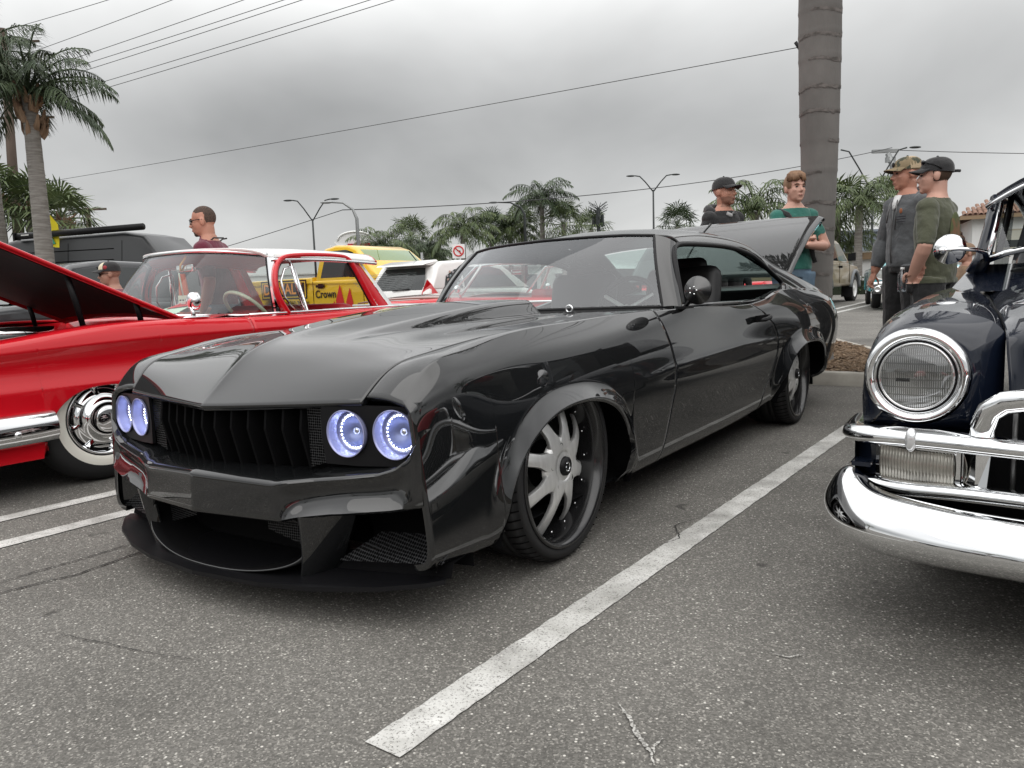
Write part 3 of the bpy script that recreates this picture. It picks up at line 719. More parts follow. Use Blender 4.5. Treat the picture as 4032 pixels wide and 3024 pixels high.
g4 = [(1.3, .22, 1.258), (1.5, .22, 1.283), (1.9, .22, 1.330), (2.4, .22, 1.342), (2.73, .22, 1.325), (3.0, .24, 1.278), (3.25, .27, 1.205), (3.5, .29, 1.125), (4.0, .32, .988), (4.45, .33, .87)]
g5 = [(1.3, 0, 1.262), (1.5, 0, 1.288), (1.9, 0, 1.337), (2.4, 0, 1.348), (2.73, 0, 1.330), (3.0, 0, 1.284), (3.25, 0, 1.210), (3.5, 0, 1.130), (4.0, 0, .992), (4.45, 0, .872)]
TOP = Surf([g0, g1, g2, g3, g4, g5])
def wst_v(u): return 1.37+.15*(np.abs(u)/.60)**2
cc = np.linspace(0, 5, 70); vst = np.full(70, 1.45)
for _ in range(4): vst = wst_v(TOP(vst, cc)[:, 0])+.01
sv = np.linspace(0, 1, 90)
def both(G): return np.concatenate([G, (G[:, -2::-1])*np.array([-1, 1, 1])], 1)
vr = lin([(0, 3.02), (2.9, 3.02), (3.2, 3.02), (5, 3.02)], cc)
panel('roof', both(TOP(vst[None, :]+(vr-vst)[None, :]*sv[:, None], np.broadcast_to(cc, (90, 70)))), M_PT, car, fold=.02, edges='023', flip=True if False else False)
ca = np.linspace(0, 3, 40); va = np.linspace(3.02, 4.42, 60)
panel('sail_panel', TOP(va[:, None]+0*ca[None, :], np.broadcast_to(ca, (60, 40))), M_PT, car, mirror=True, fold=.015, edges='13')
cb = np.linspace(3, 5, 20); vb = np.linspace(3.02, 3.95, 40)
panel('rear_window', both(TOP(vb[:, None]+0*cb[None, :], np.broadcast_to(cb, (40, 20))))-np.array([0, 0, .008]), glass('green_glass', (.62, .76, .72), .10), car, fold=0)
vd = np.linspace(3.95, 4.42, 20); Gd = both(TOP(vd[:, None]+0*cb[None, :], np.broadcast_to(cb, (20, 20))))
mk('boot_opening', (Gd-np.array([0, 0, .10])).reshape(-1, 3), gridF(20, 39), M_MATT, car)
# windscreen
uw = np.linspace(-1, 1, 60); hh = np.linspace(0, 1, 24)
def ws(k, t):
    ub, ut = .745*k, .592*k; vb_ = wsb_v(ub); vt = wst_v(ut); wb = .886-.012*k*k; wt = TOP(vt, np.interp(np.abs(ut), [0, .22, .45, .60], [5, 4, 3, 2.0]))[..., 2]-.004
    b = np.sin(math.pi*t)*.028
    return np.stack([ub+(ut-ub)*t, vb_+(vt-vb_)*t-b*.75, wb+(wt-wb)*t+b*.65], -1)
Gw = np.stack([ws(uw, t) for t in hh], 0)
panel('windscreen', Gw, M_GLS, car, fold=0)
# black band round the glass, A pillars
mk('glass_seal', *(lambda V: (V[0], V[1]))(tube([tuple(p) for p in Gw[0]]+[tuple(p) for p in Gw[1:-1, -1]]+[tuple(p) for p in Gw[-1, ::-1]]+[tuple(p) for p in Gw[-2:0:-1, 0]]+[tuple(Gw[0, 0])], .009, 6)), M_BLK, car)
for s in (-1, 1):
    n = 14; G = []
    for t in np.linspace(0, 1, n):
        b = ws(np.array([1.0]), t)[0]; o = np.array([.826-.126*t, 1.30+.20*t+.04*t*t, .866+.338*t])       # glass edge, door edge
        nn = np.array([.75, -.55, .35]); nn /= np.linalg.norm(nn)
        G.append([b+(o-b)*x+nn*.020*math.sin(math.pi*(.08+.84*x)) for x in np.linspace(0, 1, 10)]+[o+np.array([-.05, .0, 0])])
    G = np.array(G)*np.array([s, 1, 1]); panel('a_pillar', G, M_PT, car, fold=0, flip=(s > 0))
    # cowl corner filler
    q = [np.array([.745, 1.235, .872]), np.array([.826, 1.30, .864]), np.array([.838, .93, .862]), np.array([.79, .80, .862])]
    mk('cowl_corner', np.array(q)*np.array([s, 1, 1]), [(0, 1, 2, 3)], M_PT, car)
    # window frame: black rubber round the side opening
    wl = [(.815, 1.33, .872), (.775, 1.38, 1.0), (.725, 1.46, 1.13), (.700, 1.54, 1.185), (.694, 1.70, 1.203), (.694, 2.1, 1.208), (.695, 2.45, 1.202), (.702, 2.70, 1.180), (.722, 2.90, 1.135), (.765, 3.10, 1.04), (.80, 3.22, .968), (.822, 3.10, .925), (.838, 2.85, .882), (.836, 2.5, .858)]
    P = spl([(i,)+p for i, p in enumerate(wl)], np.linspace(0, len(wl)-1, 90))*np.array([s, 1, 1])
    V, F = tube([tuple(p) for p in P], .016, 8); mk('window_seal', V, F, M_BLK, car)
    V, F = tube([(x*s, y, z) for x, y, z in [(.828, 1.30, .868), (.836, 1.7, .868), (.84, 2.1, .862), (.838, 2.5, .862)]], .013, 8); mk('belt_moulding', V, F, M_PT, car)
    # body between belt and cabin (door tops, inner panels)
    v_ = np.linspace(1.20, 2.62, 40); c6p = SIDE(v_, np.full(40, 6.0)); A = c6p*np.array([s, 1, 1]); B = A.copy(); B[:, 0] = s*(.80); B[:, 2] -= .004; Cc = B.copy(); Cc[:, 2] -= .35; Cc[:, 0] -= s*.03
    panel('door_top', np.stack([A, B, Cc], 0), M_BLK, car, fold=0, flip=(s < 0))
    v2 = np.linspace(2.56, 3.5, 30); A = SIDE(v2, np.full(30, 6.0)); B = A.copy(); lowg = TOP(np.maximum(v2, 3.22), np.zeros(30)); k = sstep(2.9, 3.25, v2)[:, None]
    B = (np.stack([A[:, 0]-.055, v2, A[:, 2]+.004], 1))*(1-k)+lowg*k
    panel('quarter_top', np.stack([A, (A+B)/2+np.array([0, 0, .004]), B], 0)*np.array([s, 1, 1]), M_PT, car, fold=0, flip=(s < 0))
    v3 = np.linspace(3.5, 4.45, 30); A = SIDE(v3, np.full(30, 6.0)); B = TOP(v3, np.zeros(30)); panel('quarter_top', np.stack([A, (A+B)/2+np.array([.004, 0, .003]), B], 0)*np.array([s, 1, 1]), M_PT, car, fold=0, flip=(s < 0))
# deck fillers at the tail
v4 = np.linspace(4.42, 4.72, 8); e = SIDE(np.minimum(v4, 4.70), np.full(8, 6.0)); panel('tail_deck', np.stack([e+(e*np.array([-1, 1, 1])-e)*t+np.array([0, .08*math.sin(math.pi*t), .02*math.sin(math.pi*t)]) for t in np.linspace(0, 1, 20)], 1), M_PT, car, fold=0, flip=True)
# cabin
def rbox(name, c, d, m, par, r=.03, M=None, seg=3):
    bm = bmesh.new(); bmesh.ops.create_cube(bm, size=1.0)
    for v in bm.verts: v.co = Vector((v.co.x*d[0], v.co.y*d[1], v.co.z*d[2]))
    bmesh.ops.bevel(bm, geom=list(bm.edges), offset=r, segments=seg, affect='EDGES', profile=.5)
    V = [(M @ v.co if M is not None else v.co)+Vector(c) for v in bm.verts]; bm.verts.index_update(); F = [[v.index for v in f.verts] for f in bm.faces]; bm.free()
    return mk(name, [tuple(v) for v in V], F, m, par, auto=40)
rbox('dashboard', (0, 1.36, .80), (1.50, .42, .14), M_BLK, car, .05)
rbox('cabin_floor', (0, 2.2, .24), (1.56, 2.4, .08), M_MATT, car, .02)
rbox('rear_bulkhead', (0, 3.32, .62), (1.50, .06, .62), M_MATT, car, .02)
for s in (-1, 1):
    seat = rbox('seat', (s*.37, 2.12, .46), (.50, .56, .18), M_SEAT, car, .07)
    M = Matrix.Rotation(R_(-14), 3, 'X'); rbox('seat_back', (s*.37, 2.42, .78), (.50, .16, .66), M_SEAT, seat, .07, M); rbox('headrest', (s*.37, 2.50, 1.08), (.30, .11, .16), M_SEAT, seat, .05, M)
# steering wheel on the left side
th = np.linspace(0, 2*math.pi, 41); c_ = Vector((.37, 1.62, .86)); ax = Vector((0, -.86, .30)).normalized(); e1 = Vector((1, 0, 0)); e2 = ax.cross(e1)
sw_ = mk('steering_wheel', *tube([tuple(c_+e1*math.cos(t)*.185+e2*math.sin(t)*.185) for t in th], .015, 8, False), M_BLK, car)
mb = MB()
for a in (.5, math.pi-.5, math.pi*1.5): mb.tube([tuple(c_), tuple(c_+e1*math.cos(a)*.18+e2*math.sin(a)*.18)], .012, 6)
mb.tube([tuple(c_), tuple(c_+Vector((0, -.30, -.10)))], .03, 8); mb.build('spokes', M_ALU, sw_)
V, F = lathe([(-.01, .0), (-.01, .12), (.02, .13)], 8, 'y'); rbox('rear_view_mirror', (.0, 1.47, 1.17), (.22, .03, .06), M_BLK, car, .012)
# sound-deadening sheet with printed ovals on the far inner panel, seen through the side window
M_FOIL = mat('deadener_sheet', (.006, .006, .007), .5, spec=.15, bump=(14, .5, .02)); M_PRN = mat('deadener_print', (.80, .82, .82), .45)
mk('inner_side_sheet', [(-.775, 2.50, .50), (-.775, 3.40, .50), (-.79, 3.40, .92), (-.79, 2.50, .86)], [(0, 1, 2, 3)], M_FOIL, car, False)
mk('parcel_sheet', [(.76, 3.28, .66), (-.76, 3.28, .66), (-.70, 3.62, .90), (.70, 3.62, .90)], [(0, 1, 2, 3)], M_FOIL, car, False)
mk('rear_shelf', [(.72, 3.62, .90), (-.72, 3.62, .90), (-.66, 3.98, .965), (.66, 3.98, .965)], [(0, 1, 2, 3)], mat('shelf_grey', (.10, .11, .11), .5), car, False)
fx = Vector((-1, 0, 0)); fy = Vector((0, .34, .24))
for i, (a, h, rot) in enumerate(((.60, .30, .5), (.38, .62, -.7), (.16, .30, -.5), (-.06, .62, .4), (-.28, .32, -.7), (-.5, .62, .6), (.62, .80, -.4))):
    o = Vector((.0, 3.28, .66))+Vector((a, 0, 0))+fy*h; o += Vector((0, -.004, .006)); zz = (fy.normalized()).cross(Vector((1, 0, 0)))
    ux = (Vector((1, 0, 0))*math.cos(rot)+fy.normalized()*math.sin(rot)); uy = (-Vector((1, 0, 0))*math.sin(rot)+fy.normalized()*math.cos(rot))
    t = text_mesh('printed_mark', 'Dynamat', .058, M_PRN, car, frame(o, ux, uy), bold=True)
    mb = MB(); pts = [tuple(o+ux*math.cos(q)*.135+uy*math.sin(q)*.052) for q in np.linspace(0, 2*math.pi, 33)]; V, F = tube(pts, .0045, 4, False); mk('printed_oval', V, F, M_PRN, car)
# raised boot lid
def lid():
    n, m = 30, 40; G = []
    for t in np.linspace(0, 1, n):
        row = []
        for x in np.linspace(-1, 1, m):
            hw = .70+.06*t; ed = abs(x)
            v = 3.86+.92*t+.05*math.sin(math.pi*t)*0; w = 1.06+.50*t+.045*math.sin(math.pi*t)-.020*ed**2.5
            if t > .97: w -= .012
            if ed > .97: w -= .018
            row.append((hw*x, v-.03*ed*ed*t, w))
        G.append(row)
    G = np.array(G)
    o = panel('boot_lid', G, M_PT, car, flip=True, fold=.04)[0]
    crease = G[:, 10:12].copy()
    md = o.modifiers.new('t', 'SOLIDIFY'); md.thickness = .012; md.offset = -1
    V, F = tube([tuple(p+np.array([0, -.004, .006])) for p in G[:, 13]], .006, 6); mk('lid_rib', V, F, M_PT, o)
    V, F = tube([tuple(p+np.array([0, 0, -.02])) for p in G[-1]], .014, 6); mk('lid_edge', V, F, M_BLK, o)
    for s in (-1, 1):
        V, F = tube([(s*.62, 3.95, .86), (s*.62, 3.95, 1.05), (s*.63, 4.15, 1.18)], .014, 6); mk('lid_hinge', V, F, M_BLK, o)
lid()
# door furniture
for s in (1, -1):
    mb = MB(); mb.tube([(s*.915, 2.235, .748), (s*.955, 2.29, .752), (s*.96, 2.37, .762), (s*.925, 2.42, .764)], [.010, .013, .013, .010], 8); h_ = mb.build('door_handle', M_BLK, car)
    mb = MB(); mb.box((s*.925, 2.33, .760), (.03, .20, .035)); mb.build('handle_cup', M_MATT, h_)
    # round racing mirror on a drilled arm
    if s < 0: continue
    base = np.array([s*.866, 1.235, .868]); head = np.array([s*1.0, 1.06, .948])
    V, F = lathe([(-.040, .003), (-.034, .016), (-.006, .062), (.0, .066), (.006, .064), (.006, .0)], 40, 'y'); mr = mk('wing_mirror', np.array(V)+head, F, mat('mirror_housing', (.10, .10, .10), .22, .9), car)
    V, F = lathe([(.0065, .060), (.0067, .0)], 32, 'y'); mk('mirror_glass', np.array(V)+head, F, M_CHR, mr)
    mb = MB(); mb.tube([tuple(base), tuple(base+(head-base)*.8), tuple(head+np.array([0, -.045, 0]))], [.011, .009, .008], 6)
    mb.box(tuple(base), (.05, .11, .012)); mb.build('mirror_arm', M_BLK, mr)
    mb = MB(); S_, SF = uvsphere(6, 8)
    for t in np.linspace(.1, .9, 6): mb.add(S_*.0042+base+(head-base)*t+np.array([s*.006, -.009, 0]), SF)
    for q in np.linspace(0, 2*math.pi, 6)[:-1]: mb.add(S_*.0042+head+np.array([math.cos(q)*.017, -.062, math.sin(q)*.017]), SF)
    tag(mb.build('rivets', M_CHR, mr), kind='stuff')
for s in (1, -1):
    hp = np.array([s*.52, .70, hood_w(np.array([.52]), np.array([.70]))[0]]); V, F = lathe([(.0, .030), (.006, .028), (.006, .012)], 20, 'z'); pn = mk('hood_pin', np.array(V)+hp, F, M_BLK, car)
    V, F = tube([tuple(hp+np.array([math.cos(q)*.016, 0, .018+math.sin(q)*.016])) for q in np.linspace(0, 2*math.pi, 21)], .0045, 6, False); mk('pin_loop', V, F, M_CHR, pn)
    # tail lamp and side reflector
    rbox('tail_lamp', (s*.52, 4.79, .62), (.50, .03, .10), mat('tail_red', (.35, .012, .012), .15, coat=1), car, .012)
XF[0] = None
# ------------------------------------------------------------------ coupe wheels
def make_wheel(name, r=.352, rim=.300, wd=.27, dish=.050, par=None):
    """outer face at x=0, inboard towards -x; centre at the origin"""
    o = bpy.data.objects.new(name, None); COL.objects.link(o); o.parent = par
    sh = [(-.012, rim-.006), (-.002, rim+.004), (.0, rim+.016), (-.004, (r+rim)/2+.008), (-.016, r-.018), (-.032, r-.005)]
    for k in range(7):
        x0 = -.032-(wd-.064)*k/7; x1 = -.032-(wd-.064)*(k+1)/7; mid = (x0+x1)/2
        sh += [(x0-.003, r), (x1+.007, r), (x1+.006, r-.008), (x1+.001, r-.008)] if k in (1, 2, 4, 5) else [(x0-.003, r), (x1+.001, r)]
    sh += [(-wd+.030, r-.005), (-wd+.014, r-.02), (-wd, (r+rim)/2), (-wd+.004, rim+.01), (-wd+.01, rim-.006)]
    V, F = lathe(sh, 96, 'x'); ty = mk('tyre', V, F, M_RUB, o)
    # cross grooves on the shoulder
    mb = MB()
    for i in range(64):
        a = 2*math.pi*i/64
        for (x0, x1, sk) in ((-.004, -.075, .05), (-wd+.02, -wd+.08, -.05)):
            pts = []
            for t in np.linspace(0, 1, 5):
                x = x0+(x1-x0)*t; b = a+sk*t; rr = (r+.0012 if abs(x+wd/2) < wd/2-.03 else r-.010*max(0, 1-abs(x)/.034) if x > -.034 else r-.004); w = .0022
                pts.append((x, b, rr))
            for (p, q) in zip(pts[:-1], pts[1:]):
                dq = .0030/r; VV = [(p[0], math.cos(p[1]-dq)*p[2], math.sin(p[1]-dq)*p[2]), (p[0], math.cos(p[1]+dq)*p[2], math.sin(p[1]+dq)*p[2]), (q[0], math.cos(q[1]+dq)*q[2], math.sin(q[1]+dq)*q[2]), (q[0], math.cos(q[1]-dq)*q[2], math.sin(q[1]-dq)*q[2])]; mb.add(VV, [(0, 1, 2, 3)])
    g = mb.build('tread_groove', M_MATT, ty, smooth=False, auto=None); tag(g, kind='stuff')
    V, F = lathe([(-.012, rim-.004), (-.002, rim+.002), (.004, rim-.004), (.004, rim-.012), (-.006, rim-.018), (-.012, rim-.024), (-.05, rim-.030), (-dish-.06, rim-.036), (-dish-.09, rim-.04), (-wd+.01, rim-.03)], 96, 'x')
    M_RIM = mat('rim_black', (.016, .016, .017), .24, .3, .5, .1); mk('rim', V, F, M_RIM, o)
    V, F = lathe([(-dish-.085, rim-.03), (-dish-.09, .02)], 40, 'x'); mk('brake_shade', V, F, M_MATT, o)
    V, F = lathe([(-dish-.075, .17), (-dish-.070, .175), (-dish-.070, .09)], 48, 'x'); mk('brake_disc', V, F, mat('disc_steel', (.10, .10, .10), .4, 1.0), o)
    # spokes: eight swept blades growing out of the hub
    ns = 8
    hub_r = .108; tip = rim-.028
    for i in range(ns):
        a0 = 2*math.pi*(i+.42)/ns; G = []
        for t in np.linspace(0, 1, 14):
            rr = .055+(tip-.055)*t; a = a0+.05*t*t; hwid = lin([(0, .036), (.22, .031), (.40, .0185), (.6, .0185), (.8, .0215), (1, .0275)], t); xx = -dish+.026-.080*t**2.1
            if t > .9: xx -= .0
            row = []
            for q in (-1, -.92, -.5, 0, .5, .92, 1):
                aa = a+q*hwid/rr; row.append((xx-(.010 if abs(q) == 1 else .0)-(.002 if abs(q) == .92 else 0), math.cos(aa)*rr, math.sin(aa)*rr))
            G.append(row)
        # end face drops to the barrel
        last = [(p[0]-.03, p[1]*1.01, p[2]*1.01) for p in G[-1]]; G.append(last)
        sp = mk('spoke', np.array(G).reshape(-1, 3), gridF(len(G), 7), M_ALU, o, auto=40); md = sp.modifiers.new('t', 'SOLIDIFY'); md.thickness = .014; md.offset = 0
    V, F = lathe([(-dish+.004, .112), (-dish+.026, .104), (-dish+.030, .060), (-dish+.034, .040), (-dish+.034, .001)], 48, 'x'); hb = mk('hub', V, F, M_ALU, o)
    V, F = lathe([(-dish+.030, .0365), (-dish+.046, .034), (-dish+.048, .001)], 32, 'x'); mk('centre_cap', V, F, M_BLK, hb)
    text_mesh('cap_mark', 'XXR', .018, M_CHR, hb, frame((-dish+.0485, 0, 0), (0, 1, 0), (0, 0, 1))) if False else None
    mb = MB()
    for q in range(7):
        a = q*.9; mb.tube([(-dish+.0485, math.cos(a)*.012, math.sin(a)*.016-.002), (-dish+.0485, math.cos(a+.5)*.014, math.sin(a+.5)*.018)], .0018, 4)
    mb.build('cap_emblem', M_CHR, hb)
    for q in range(5):
        a = 2*math.pi*q/5+.35; V, F = lathe([(-dish+.030, .0125), (-dish+.031, .0115), (-dish+.010, .0110), (-dish+.010, .0005)], 20, 'x'); V = np.array(V)+np.array([.0015, math.cos(a)*.077, math.sin(a)*.077])
        V[:, 0] -= .001; mk('lug_hole', V, F, M_MATT, hb)
    for q in range(16):
        a = 2*math.pi*(q+.5)/16; S_, SF = uvsphere(5, 8); mk('rim_bolt', S_*np.array([.004, .005, .005])+np.array([-dish-.020, math.cos(a)*(rim-.045), math.sin(a)*(rim-.045)]), SF, M_CHR, hb)
    return o
wh = make_wheel('wheel', par=car); wh.location = (.892, 0.0, .352); wh.rotation_euler = (R_(8), 0, R_(1.0))
def wheel_copy(loc, rot, scale=(1, 1, 1)):
    c = copy_tree(wh, car); c.location = loc; c.rotation_euler = rot; c.scale = scale; return c
wheel_copy((-.892, 0, .352), (0, 0, math.pi)); wheel_copy((.936, 3.13, .352), (R_(-20), 0, 0), (1.15, 1, 1)); wheel_copy((-.936, 3.13, .352), (0, 0, math.pi), (1.15, 1, 1))
# raised lettering on the front tyre's side wall is too small to read
# ------------------------------------------------------------------ red car pickup with its hood up
M_RED = mat('red_paint', (.56, .004, .012), .5, 0, 1.0, .010, .1)
M_WHT = mat('white_paint', (.78, .78, .76), .3, 0, 1.0, .03)
M_WW = mat('whitewall_rubber', (.72, .70, .63), .55)
M_STEEL = mat('engine_steel', (.12, .12, .12), .45, .8)
M_RVIN = mat('red_vinyl', (.36, .012, .02), .5)
M_CLR = glass('car_glass', (.86, .90, .88), .05)
RO = (-5.35, 2.10, 0)
red = empty('red_pickup_car', RO, 0, 'bright red vintage car pickup with white roof, whitewall tyre and hood propped open', 'car')
r0 = [(-1.1, .88, .20), (-.5, .92, .20), (0, .93, .20), (1, .93, .20), (3.4, .93, .22)]
r1 = [(-1.1, .93, .27), (-.5, .965, .27), (0, .975, .27), (1, .975, .27), (3.4, .975, .28)]
r2 = [(-1.1, .95, .42), (-.5, .98, .42), (0, .988, .43), (1, .985, .43), (3.4, .985, .43)]
r3 = [(-1.1, .965, .560), (-.5, .99, .562), (0, .995, .565), (1, .99, .565), (3.4, .99, .58)]
r4 = [(-1.1, .925, .66), (-.5, .955, .665), (0, .962, .672), (1, .962, .69), (3.4, .962, .70)]
r5 = [(-1.1, .96, .745), (-.5, .985, .762), (0, .992, .785), (1, .99, .80), (3.4, .99, .82)]
r6 = [(-1.1, .93, .785), (-.5, .955, .815), (-.1, .955, .858), (.5, .95, .878), (1, .945, .868), (2.2, .94, .885), (3.4, .94, .88)]
r7 = [(-1.1, .84, .80), (-.5, .86, .828), (-.1, .865, .876), (.5, .865, .893), (1, .87, .882), (2.2, .87, .895), (3.4, .87, .89)]
RA = dict(c=.0, w=.20, a=.335, b=.350)
RS = Surf([r0, r1, r2, r3, r4, r5, r6, r7], corners=(3, 5))
def red_side(v0, v1, n, m, arch=None):
    v = np.linspace(v0, v1, n)
    if arch: v = np.unique(np.concatenate([v, arch['c']+arch['a']*np.cos(np.linspace(0, math.pi, 60))]))
    lo = np.zeros(len(v))
    if arch:
        cs = np.linspace(0, 6, 200)
        for i, a in enumerate(v):
            if abs(a-arch['c']) < arch['a']: lo[i] = np.interp(arch_w(arch, a), np.maximum.accumulate(RS(np.full(200, a), cs)[:, 2]), cs)
    C = lo[:, None]+(7-lo[:, None])*np.linspace(0, 1, m)[None, :]
    return RS(np.broadcast_to(v[:, None], C.shape), C)
panel('front_fender', red_side(-1.1, .985, 70, 70, RA), M_RED, red, mirror=True, fold=.015)
panel('door', red_side(.991, 2.10, 40, 60), M_RED, red, mirror=True, fold=.015)
panel('bed_side', red_side(2.106, 3.4, 30, 60), M_RED, red, mirror=True, fold=.015)
# wheel well
th = np.linspace(0, math.pi, 40); vv = RA['c']-RA['a']*np.cos(th); ww = arch_w(RA, vv)
for s in (1, -1):
    rows = np.stack([np.stack([np.full(40, s*.972), vv, ww], 1), np.stack([np.full(40, s*.93), vv, ww+.004], 1), np.stack([np.full(40, s*.60), vv*1.1, ww+.12], 1)], 0)
    panel('wheel_well', rows, M_MATT, red, fold=0)
    mk('well_wall', [(s*.60, -.42, .15), (s*.60, .42, .15), (s*.60, .42, .80), (s*.60, -.42, .80)], [(0, 1, 2, 3)], M_MATT, red, False)
mk('floor_pan', [(-.92, -1.0, .2), (.92, -1.0, .2), (.92, 3.4, .22), (-.92, 3.4, .22)], [(0, 1, 2, 3)], M_MATT, red, False)
# front face and bumper (mostly outside the picture)
fr = RS(np.full(40, -1.1), np.linspace(0, 7, 40)); panel('front_panel', np.stack([fr+(fr*np.array([-1, 1, 1])-fr)*t-np.array([0, .12*math.sin(math.pi*t), 0]) for t in np.linspace(0, 1, 20)], 0), M_RED, red, fold=0)
def bumper(path, prof, m, par, name='bumper', auto=40):
    """path: (x, y) list; prof: (out, z) list"""
    P = np.array(path, float); d = np.gradient(P, axis=0); d /= np.linalg.norm(d, axis=1, keepdims=True); nr = np.stack([d[:, 1], -d[:, 0]], 1)
    G = np.array([[(P[i, 0]+nr[i, 0]*o, P[i, 1]+nr[i, 1]*o, z) for o, z in prof] for i in range(len(P))])
    return panel(name, G, m, par, fold=0, auto=auto)[0]
bp = [(-.985, -.30), (-1.02, -.5), (-1.02, -.9), (-.97, -1.12), (-.80, -1.22), (0, -1.26), (.80, -1.22), (.97, -1.12), (1.02, -.9), (1.02, -.5), (.995, -.30)]
bp = spl([(i,)+p for i, p in enumerate(bp)], np.linspace(0, 10, 80))
bumper(bp, [(-.04, .29), (.0, .285), (.030, .30), (.045, .33), (.048, .37), (.040, .41), (.020, .442), (-.01, .452), (-.05, .45)], M_CHR, red)
S_, SF = uvsphere(8, 14); mk('bumper_bolt', S_*np.array([.012, .018, .018])+np.array([1.066, -.50, .355]), SF, M_CHR, red)
V, F = extrude_poly([(.985, -.95, .20), (.985, -.36, .20), (.985, -.345, .30), (.985, -.95, .30)], (-.02, 0, 0)); mk('lower_valance', V, F, M_RED, red, False)
# engine bay
mk('bay_floor', [(-.78, -.95, .55), (.78, -.95, .55), (.78, .68, .55), (-.78, .68, .55)], [(0, 1, 2, 3)], M_MATT, red, False)
for s in (-1, 1): mk('bay_wall', [(s*.80, -.95, .55), (s*.80, .70, .55), (s*.865, .70, .875), (s*.86, -.5, .815), (s*.84, -.95, .79)], [(0, 1, 2, 3, 4)], M_RED, red, False)
cwv = np.linspace(-.865, .865, 30); panel('cowl_panel', np.stack([np.stack([cwv, .64-.02*cwv**2, np.full(30, .55)], 1), np.stack([cwv, .64-.02*cwv**2, np.full(30, .872)], 1), np.stack([cwv, .66+.30*cwv**2, np.full(30, .90)], 1), np.stack([cwv, .78+.40*cwv**2, np.full(30, .905)], 1)], 0), M_RED, red, fold=0, flip=True)
eng = MB(); eng.box((0, .0, .68), (.52, .8, .24)); eng.tube([(-.30, -.4, .74), (-.30, .35, .74)], .06, 12); eng.tube([(.30, -.4, .74), (.30, .35, .74)], .06, 12); eng.build('engine', M_STEEL, red)
V, F = lathe([(0, .0), (0, .2), (.07, .21), (.075, .0)], 32, 'z'); mk('air_cleaner', np.array(V)+np.array([0, -.05, .80]), F, M_CHR, red)
mb = MB(); mb.box((.62, .10, .76), (.22, .30, .17)); mb.box((-.62, .1, .76), (.2, .3, .17)); mb.build('battery', M_BLK, red)
mb = MB(); mb.box((0, -.86, .80), (1.5, .08, .05)); mb.box((0, -.80, .70), (1.1, .05, .25)); mb.build('radiator', M_BLK, red)
# raised hood: hinge at the cowl
def rhood():
    a = R_(24.5); G = []; n, m = 26, 40
    for t in np.linspace(0, 1, n):
        row = []
        for x in np.linspace(-1, 1, m):
            e = abs(x); l = 1.75*t; dz = -.020*e**3-.02*math.sin(math.pi*t)*0+.030*(1-e*e)
            if t > .93: dz -= .03*((t-.93)/.07)**2
            row.append((x*(.81-.02*t), .62-l*math.cos(a)+dz*math.sin(a), .905+l*math.sin(a)+dz*math.cos(a)))
        G.append(row)
    G = np.array(G); h = panel('hood', G, M_RED, red, fold=.03, flip=False)[0]
    U = G[1:-1, 2:-2]*np.array([1, 1, 1])+np.array([0, -.010, -.028]); mk('hood_liner', U.reshape(-1, 3), gridF(n-2, m-4), mat('hood_underside', (.012, .011, .011), .6, noise=(7, (.05, .012, .012), .5, .75)), h)
    V, F = tube([tuple(p+np.array([.004, -.004, -.010])) for p in G[:, -1]], .012, 6); mk('hood_edge', V, F, M_RED, h)
    for (x, y0, y1) in ((.72, .40, .52), (.72, .12, .22)):
        pass
    for s in (1, -1):
        for (v0, w0, tt_) in ((.42, .86, .18), (.08, .84, .42)):
            l = 1.75*tt_; top_ = (s*.74, .62-l*math.cos(a), .885+l*math.sin(a)); V, F = tube([(s*.74, v0-.05, w0-.03), ((s*.74), (v0-.05+top_[1])/2, (w0+top_[2])/2), top_], .017, 8); mk('hood_strut', V, F, M_BLK, h)
rhood()
# cab: windscreen, roof, pillars
def rws(k, t):
    ub, ut = .865*k, .765*k; e = np.abs(k)
    vb_ = .70+.56*e**3; vt = 1.02+.28*e**3; wb = .905-.03*e**3; wt = 1.345-.045*e**2.5
    b = np.sin(math.pi*t)*.035
    return np.stack([ub+(ut-ub)*t+np.sign(k)*b*.8*e, vb_+(vt-vb_)*t-b*(1-.2*e), wb+(wt-wb)*t], -1)
kk = np.linspace(-1, 1, 70); GW = np.stack([rws(kk, t) for t in np.linspace(0, 1, 20)], 0)
panel('windscreen', GW, M_CLR, red, fold=0, flip=False)
V, F = tube([tuple(p) for p in GW[0]], .013, 8); mk('windscreen_base_trim', V, F, M_CHR, red)
V, F = tube([tuple(p+np.array([0, -.004, .004])) for p in GW[-1]], .013, 8); mk('windscreen_header_trim', V, F, M_CHR, red)
V, F = tube([tuple(p+np.array([0, -.002, -.012])) for p in GW[-1]], .010, 6); mk('windscreen_seal', V, F, M_BLK, red)
